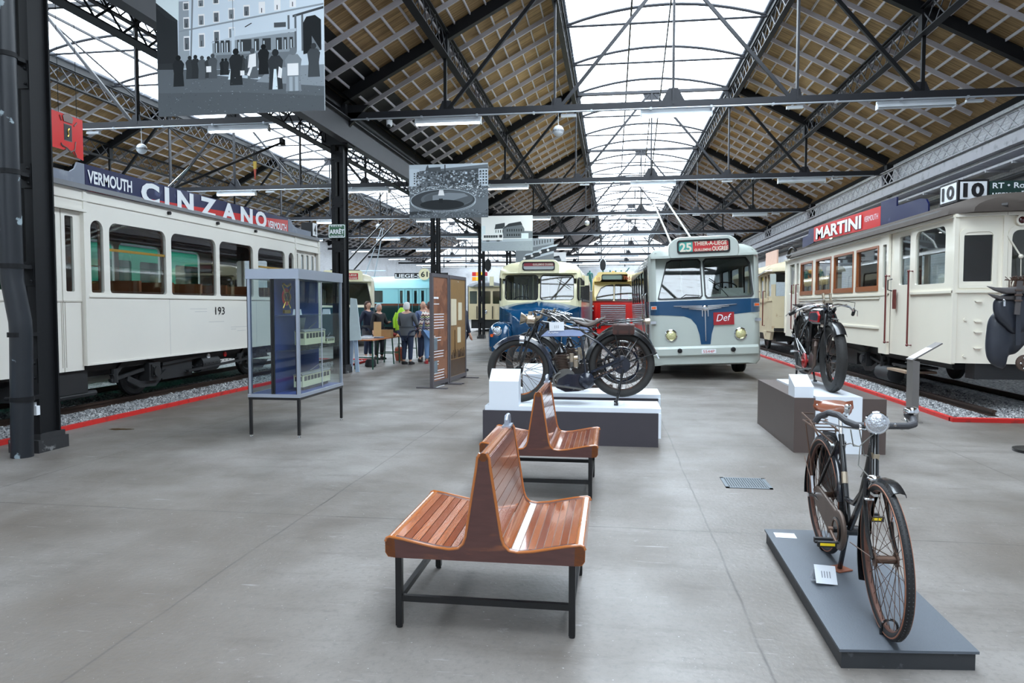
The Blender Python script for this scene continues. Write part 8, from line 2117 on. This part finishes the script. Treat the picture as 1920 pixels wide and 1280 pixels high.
def person(label, loc, rz, H, hair, top, legs, shoes, arms=None, wide=1.0, hairlen=0, bald=False, apron=None):
    """faces local -y; arms = {side: (elbow, hand)} in local metres"""
    t = thing('person', label, 'person', loc, rz); k = H / 1.72; W = wide
    z = lambda v: v * k
    arms = arms or {}
    V = [(0, 0, z(.93)), (0, .01, z(1.1)), (0, .015, z(1.28)), (0, .02, z(1.42)), (0, .01, z(1.5)), (0, -.01, z(1.58)), (0, -.012, z(1.64))]
    E = [(0, 1), (1, 2), (2, 3), (3, 4), (4, 5), (5, 6)]
    rd = [.13 * W, .12 * W, .13 * W, .10 * W, .05, .082, .08]
    topV, topE, topR = list(V[:4]), [(0, 1), (1, 2), (2, 3)], [.165 * W, .145 * W, .16 * W, .135 * W]
    topV[0] = (0, 0, z(.86)); topV.append((0, .014, z(1.495))); topE.append((3, 4)); topR.append(.07)
    legV, legE, legR = [(0, 0, z(.92))], [], [.15 * W]
    for s in (-1, 1):
        sh = (s * .165 * W, .015, z(1.40)); el, ha = arms.get(s, ((s * .24 * W, .03, z(1.12)), (s * .25 * W, -.06, z(.88))))
        b = len(V); V += [sh, el, ha]; E += [(3, b), (b, b + 1), (b + 1, b + 2)]; rd += [.055, .042, .026]
        d = (Vector(ha) - Vector(el)).normalized(); side_ = d.cross(Vector((0, 1, 0.2))).normalized() if abs(d.y) < .9 else Vector((1, 0, 0))
        pm = Vector(ha) + d * .06; V.append(tuple(pm)); E.append((b + 2, b + 3)); rd.append(.03)
        for j in range(4):
            off = side_ * (-.03 + .02 * j); ln = (.06, .075, .07, .055)[j]; c = len(V)
            V += [tuple(pm + off + d * .025), tuple(pm + off + d * (.025 + ln) + Vector((0, -.015, 0)))]; E += [(b + 3, c), (c, c + 1)]; rd += [.010, .008]
        c = len(V); V += [tuple(Vector(ha) + side_ * -.035 + d * .04), tuple(Vector(ha) + side_ * -.05 + d * .08)]; E += [(b + 2, c), (c, c + 1)]; rd += [.011, .009]
        c = len(topV); topV += [sh, el, tuple(Vector(ha) - d * .03)]; topE += [(3, c), (c, c + 1), (c + 1, c + 2)]; topR += [.075, .058, .045]
        hp, kn, an = (s * .085, 0, z(.86)), (s * .095, -.015, z(.48)), (s * .1, .02, z(.09))
        b = len(V); V += [hp, kn, an, (s * .105, -.05, z(.04)), (s * .11, -.13, z(.03))]; E += [(0, b), (b, b + 1), (b + 1, b + 2), (b + 2, b + 3), (b + 3, b + 4)]; rd += [.085, .055, .036, .035, .03]
        c = len(legV); legV += [hp, kn, (s * .1, .02, z(.12))]; legE += [(0, c), (c, c + 1), (c + 1, c + 2)]; legR += [.105 * W, .075, .06]
    body = skinned('body', V, E, rd, SKIN, t)
    skinned('top', topV, topE, topR, top, t)
    skinned('trousers', legV, legE, legR, legs, t)
    # features of the head
    hz = z(1.625)
    f_ = MB(); f_.ball((0, -.008, hz), .074, .092, .112, n=20, m=14); f_.prism([(-.012, -.02), (.012, -.02), (.004, .03), (-.004, .03)], lambda u, v, d: (u, -.098 - d, hz - .005 + v), -.01, .018)
    for s in (-1, 1): f_.ball((s * .076, .005, hz - .005), .012, .02, .03, n=8, m=6)
    f_.build('head', SKIN, t)
    e = MB()
    for s in (-1, 1): e.ball((s * .03, -.093, hz + .012), .01, .008, .007, n=8, m=6)
    e.build('eyes', BLACK, t)
    e = MB(); e.ball((0, -.095, hz - .05), .022, .008, .007, n=10, m=6); e.build('mouth', mat('lips', (170, 96, 90), .5), t)
    h = MB()
    if bald: h.loft([[(.079 * math.cos(a), .004 + .098 * math.sin(a), hz + dz) for a in [PI * i / 12 for i in range(13)]] for dz in (-.06, .02)], caps=False, closed=False)
    else:
        rings = []
        for i, (r_, dz, sh_) in enumerate(((.02, .128, .01), (.055, .118, .01), (.08, .085, .014), (.09, .04, .02), (.092, .0, .026), (.088, -.05 - hairlen * .3, .03), (.082 + hairlen * .1, -.08 - hairlen, .034))):
            rings.append([(r_ * math.cos(2 * PI * j / 18), sh_ + r_ * 1.12 * math.sin(2 * PI * j / 18) * (.55 if math.sin(2 * PI * j / 18) < -.2 and i > 2 else 1), hz + dz) for j in range(18)])
        h.loft(rings)
    h.build('hair', hair, t, angle=80)
    for s in (-1, 1):
        b = MB(); b.loft([[(s * .108 + u, y, zz + v) for u, v in rrect(-w, w, -hh, hh, .015, 3)] for y, zz, w, hh in ((.07, .045, .035, .04), (.02, .05, .042, .05), (-.06, .04, .045, .036), (-.14, .03, .042, .026), (-.165, .027, .03, .018))]); b.build('shoe', shoes, t)
    if apron:
        b = MB(); b.loft([[(.19 * W * math.cos(a), .02 + .165 * W * math.sin(a), zz) for a in [2 * PI * i / 20 for i in range(20)]] for zz in (z(1.02), z(.8), z(.62))]); b.build('apron', apron, t)
    return t
C_ = lambda n, c, r_=.8: mat(n, c, r_)
NAVYC = C_('navy_knit', (34, 40, 62)); DENIM = mat('dark_denim', (44, 54, 78), .85, var=.15); LDENIM = mat('light_denim', (110, 144, 186), .85, var=.15); GREYC = mat('grey_felt_coat', (92, 96, 102), .9, var=.08); BLKC = C_('black_cotton', (36, 36, 40))
GREYH = mat('grey_hair', (176, 176, 178), .7, var=.15, bump=.4, bscale=60); WHITEH = mat('white_hair', (214, 214, 212), .7, bump=.4, bscale=60); BRH = mat('brown_hair', (74, 44, 38), .6, bump=.4, bscale=60); GINH = C_('ginger_hair', (150, 84, 50))
def zigzag():
    m = bpy.data.materials.new('zigzag_knit'); m.use_nodes = True; nt = m.node_tree; b = nt.nodes['Principled BSDF']; L = nt.links.new
    tc = nt.nodes.new('ShaderNodeTexCoord'); sp = nt.nodes.new('ShaderNodeSeparateXYZ'); L(tc.outputs['Object'], sp.inputs[0])
    pp_ = nt.nodes.new('ShaderNodeMath'); pp_.operation = 'PINGPONG'; pp_.inputs[1].default_value = .035; L(sp.outputs[0], pp_.inputs[0])
    ad = nt.nodes.new('ShaderNodeMath'); ad.operation = 'ADD'; L(pp_.outputs[0], ad.inputs[0]); L(sp.outputs[2], ad.inputs[1])
    mo = nt.nodes.new('ShaderNodeMath'); mo.operation = 'FRACT'; ml = nt.nodes.new('ShaderNodeMath'); ml.operation = 'MULTIPLY'; ml.inputs[1].default_value = 4.2; L(ad.outputs[0], ml.inputs[0]); L(ml.outputs[0], mo.inputs[0])
    cr = nt.nodes.new('ShaderNodeValToRGB'); cr.color_ramp.interpolation = 'CONSTANT'; e = cr.color_ramp.elements
    cols = [(232, 224, 214), (40, 38, 46), (216, 190, 206), (60, 110, 104), (236, 230, 180), (40, 38, 46), (220, 170, 160), (236, 232, 226)]
    while len(e) < 8: e.new(.5)
    for i, c in enumerate(cols): e[i].position = i / 8; e[i].color = lin(c) + (1,)
    L(mo.outputs[0], cr.inputs[0]); L(cr.outputs[0], b.inputs['Base Color']); b.inputs['Roughness'].default_value = .9; return m
ZIG = zigzag()
WSHOE = C_('white_sneaker', (226, 228, 230), .5); DSHOE = C_('dark_shoe', (40, 38, 40), .5); RSHOE = C_('red_shoe', (170, 44, 48), .5)
person('person with brown bob hair in navy cardigan and grey apron standing beside the table', (-7.38, 21.2, 0), 1.15, 1.72, BRH, NAVYC, DENIM, WSHOE, {-1: ((-.26, .1, 1.12), (-.16, .2, .92)), 1: ((.26, .06, 1.12), (.2, .16, .92))}, hairlen=.07, apron=C_('grey_apron', (84, 84, 90)))
person('person with short grey hair in a black top holding a glass', (-6.95, 20.95, 0), .95, 1.64, GREYH, BLKC, C_('black_trousers', (34, 36, 42)), DSHOE, {1: ((.26, -.02, 1.08), (.17, -.26, 1.12))}, apron=BLKC)
p3 = person('person with white hair in grey belted jacket seen from behind at the table', (-5.58, 19.22, 0), 2.9, 1.68, WHITEH, GREYC, DENIM, DSHOE, {-1: ((-.28, -.06, 1.1), (-.16, -.26, 1.02)), 1: ((.28, -.06, 1.1), (.16, -.26, 1.02))}, wide=1.18)
b = MB(); b.loft([[(.225 * math.cos(a), .0 + .2 * math.sin(a), zz) for a in [2 * PI * i / 24 for i in range(24)]] for zz in (1.06, .98, .80)], caps=False); b.build('jacket_skirt', GREYC, p3)
b = MB(); b.loft([[(.228 * math.cos(a), .0 + .205 * math.sin(a), zz) for a in [2 * PI * i / 24 for i in range(24)]] for zz in (1.05, 1.0)], caps=False); b.build('belt', C_('dark_grey_belt', (64, 68, 74)), p3)
person('person with short brown hair in zigzag striped sweater, jeans and red shoes', (-5.03, 19.6, 0), -2.7, 1.7, BRH, ZIG, LDENIM, RSHOE, wide=1.12)
person('bald person facing the camera behind the zigzag sweater', (-5.42, 20.3, 0), .6, 1.72, GREYH, C_('blue_shirt', (96, 112, 150)), DENIM, DSHOE, bald=True)
person('person with ginger hair glimpsed between the grey jacket and the zigzag sweater', (-5.52, 20.9, 0), .2, 1.58, GINH, C_('wine_top', (90, 50, 56)), DENIM, DSHOE)
person('person in dark navy jacket and jeans standing behind the sepia display board', (-3.72, 17.4, 0), 2.6, 1.78, BRH, C_('dark_navy_jacket', (28, 32, 48)), DENIM, DSHOE, wide=1.1)

# glass in the hand, table, wares
b = MB(); b.lathe([(.02, 0), (.028, .02), (.032, .1), (.03, .1), (.026, .02), (.005, .015)], (0, 0, 0), (0, 0, 1), 14); o = b.build('drinking_glass', glass('cup_glass'), None); o.location = (-6.62, 20.88, 1.12); tag(o, 'drinking glass held by the person in the black top', 'glass')
TW = mat('orange_table_edge', (168, 104, 60), .5); GLEG = mat('green_table_leg', (34, 78, 62), .5); WCL = mat('white_papers', (214, 220, 226), .6)
def table(label, x0, x1, y0, y1):
    t = thing('trestle_table', label, 'table', ((x0 + x1) / 2, (y0 + y1) / 2, 0), group='trestle tables'); w, d = (x1 - x0) / 2, (y1 - y0) / 2
    b = MB(); b.box(-w, w, -d, d, .73, .76); b.build('table_top', TW, t, smooth=False)
    for sx in (-1, 1):
        for sy in (-1, 1):
            b = MB(); b.bar((sx * (w - .08), sy * (d - .22), .73), (sx * (w - .05), sy * (d - .16), 0), .03); b.build('leg', GLEG, t, smooth=False)
    for sy in (-1, 1):
        b = MB(); b.bar((-w + .06, sy * (d - .18), .3), (w - .06, sy * (d - .18), .3), .025); b.build('cross_bar', GLEG, t, smooth=False)
table('orange trestle table with green legs nearer the glass showcase', -6.52, -5.95, 17.4, 19.5)
table('orange trestle table behind, under the high visibility jacket', -6.5, -5.95, 19.7, 21.9)
random.seed(31)
for i, (x, y, w, d, h, m, lab) in enumerate(((-6.3, 17.9, .3, .4, .05, WCL, 'stack of white leaflets at the near end of the trestle table'), (-6.12, 18.3, .25, .3, .04, mat('grey_books', (130, 136, 150), .6), 'grey pile of booklets on the trestle table'), (-6.4, 18.3, .2, .26, .07, mat('blue_grey_box', (150, 156, 172), .6), 'pale blue grey box of postcards on the trestle table'))):
    b = MB()
    for k in range(4): b.cbox((random.uniform(-.01, .01), random.uniform(-.01, .01), h * (k + .5) / 4), (w, d, h / 4 * .96), (0, 0, random.uniform(-.08, .08)))
    o = b.build('paper_stack', m, None, smooth=False); o.location = (x, y, .76); tag(o, lab, 'papers')
b = MB(); b.cbox((0, 0, .21), (.2, .02, .42), (-.18, 0, .2)); o = b.build('wooden_plaque', mat('pale_plywood', (206, 168, 116), .6, var=.1), None, smooth=False); o.location = (-6.27, 18.75, .762); tag(o, 'pale wooden plaque leaning upright on the trestle table', 'plaque')
t = thing('wooden_crate', 'pale wooden crate beside the red cloth on the trestle table', 'crate', (-6.12, 19.05, .76)); WD = mat('crate_wood', (176, 142, 100), .7, var=.15)
for nm, a in (('side', (-.16, .16, -.12, -.1)), ('side', (-.16, .16, .1, .12)), ('end', (-.16, -.14, -.1, .1)), ('end', (.14, .16, -.1, .1))):
    b = MB(); b.box(*a, 0, .2); b.build(nm, WD, t, smooth=False)
b = MB(); b.box(-.14, .14, -.1, .1, 0, .02); b.build('bottom', WD, t, smooth=False)
random.seed(8)
b = MB(); b.ball((0, 0, .06), .16, .12, .06, n=18, m=10); b.v = [(x + .015 * math.sin(31 * y), y + .015 * math.sin(27 * x), max(0, z + .02 * math.sin(40 * x + 22 * y))) for x, y, z in b.v]
o = b.build('red_cloth', mat('red_cloth', (176, 62, 60), .9), None); o.location = (-6.08, 19.34, .761); tag(o, 'crumpled red cloth heaped on the trestle table', 'cloth')
t = thing('jacket_stand', 'lime green high visibility jacket hung on a stand on the rear trestle table', 'jacket', (-6.36, 21.3, .76)); HV = mat('lime_hivis', (178, 232, 60), .7, var=.12, vscale=6)
b = MB(); b.loft([[(w * math.cos(a), d * math.sin(a), zz) for a in [2 * PI * i / 18 for i in range(18)]] for zz, w, d in ((.1, .2, .1), (.3, .2, .11), (.55, .17, .1), (.72, .1, .07), (.8, .04, .04))]); b.build('jacket', HV, t)
for s in (-1, 1):
    b = MB(); b.tube([(s * .14, 0, .64), (s * .22, -.02, .45), (s * .21, -.04, .18)], [.05, .05, .04], 10); b.build('sleeve', HV, t)
for x, z in ((-.06, .42), (.08, .3), (.02, .56)):
    b = MB(); b.cbox((x, -.1, z), (.09, .02, .06), (0, .4, 0)); b.build('white_badge', WCL, t, smooth=False)
b = MB(); b.cyl((0, 0, 0), (0, 0, .4), .02, n=8); b.cyl((0, 0, 0), (0, 0, .02), .1, n=14); b.build('stand', BLACK, t)
t = thing('shopping_bag', 'red and green shopping bag on the floor under the trestle table', 'bag', (-6.2, 20.6, 0))
b = MB(); b.loft([[(w * math.cos(a), d * math.sin(a), zz) for a in [2 * PI * i / 16 for i in range(16)]] for zz, w, d in ((0, .13, .12), (.2, .17, .15), (.36, .16, .12), (.4, .14, .05))]); b.build('bag', mat('red_green_bag', (168, 82, 62), .6, var=.4, vscale=9, dirt=(90, 120, 80), dscale=8, dlo=.55, dhi=.65), t)
for y in (-.05, .05):
    b = MB(); b.tube([(-.08, y, .38), (-.05, y, .5), (.05, y, .5), (.08, y, .38)], .008, 6); b.build('bag_handle', BLACK, t)
b = MB(); b.lathe([(.12, 0), (.15, .02), (.13, .15), (.1, .2)], (0, 0, 0), (0, 0, 1), 16); o = b.build('black_bag', C_('black_bag_cloth', (26, 26, 30)), None); o.location = (-6.35, 18.4, 0); tag(o, 'small black bag on the floor under the near trestle table', 'bag')
t = thing('flip_chart', 'white flip chart with a pale map on a light blue easel beside the second column', 'easel', (-6.08, 17.0, 0))
EZ = mat('pale_blue_easel', (176, 196, 220), .5)
b = MB(); b.prism([(-.28, .76), (.03, .78), (-.12, 1.78), (-.28, 1.8)], lambda u, v, d: (u, d + (v - .76) * .12, v), -.14, -.12); b.build('board', mat('pale_map', (206, 222, 226), .5, var=.08, vscale=12), t, smooth=False)
for x, y in ((-.1, -.14), (-.4, .2)):
    b = MB(); b.bar((-.2, .0, 1.75), (x + .03, y, 0), .09, .03); b.build('leg', EZ, t, smooth=False)

# verdigris figures beyond the red bus
TEAL = mat('verdigris', (50, 110, 104), .6, var=.15)
def statue(label, x, y, z0, m, arm):
    t = thing('statue', label, 'statue', (x, y, z0)); t.scale = (.7, .7, .7)
    k = 1.0; V = [(0, 0, .9), (0, 0, 1.2), (0, 0, 1.42), (0, 0, 1.5), (0, 0, 1.66)]; E = [(0, 1), (1, 2), (2, 3), (3, 4)]; rd = [.13, .14, .11, .05, .09]
    for s in (-1, 1):
        b_ = len(V); V += [(s * .18, 0, 1.42), (s * .22, -.03, 1.15), (s * .18, -.15, 1.0)]; E += [(2, b_), (b_, b_ + 1), (b_ + 1, b_ + 2)]; rd += [.06, .05, .04]
        if s == 1 and arm: V[-2:] = [(.4, -.05, 1.55), (.62, -.05, 1.85)]
        b_ = len(V); V += [(s * .1, 0, .85), (s * .11, 0, .45), (s * .11, 0, .05)]; E += [(0, b_), (b_, b_ + 1), (b_ + 1, b_ + 2)]; rd += [.09, .065, .05]
    skinned('body', V, E, rd, TEAL, t, 1)
    if m: b = MB(); b.ball((.25, -.2, 1.42), .17, n=14, m=10); b.build('ball', m, t)
    return t
b = MB(); b.box(-2.0, 1.4, 39.6, 40.6, 0, 2.4); o = b.build('statue_plinth', mat('grey_block', (120, 122, 124), .7), None, smooth=False); tag(o, 'tall grey block carrying the verdigris figures beyond the red bus', 'plinth')
YB = mat('amber_ball', (226, 158, 50), .5)
statue('verdigris figure standing between the blue bus and the red bus', -1.26, 40, 2.4, None, False)
statue('verdigris figure in line above the 10 on the red bus', -.54, 40, 2.4, None, False)
statue('verdigris figure with an amber ball above the red bus roof', -.16, 39.9, 2.4, YB, False)
statue('verdigris figure next to the amber ball above the red bus roof', .14, 40.1, 2.4, None, False)
statue('verdigris figure with a raised arm above the red bus roof', .44, 39.9, 2.4, None, True)
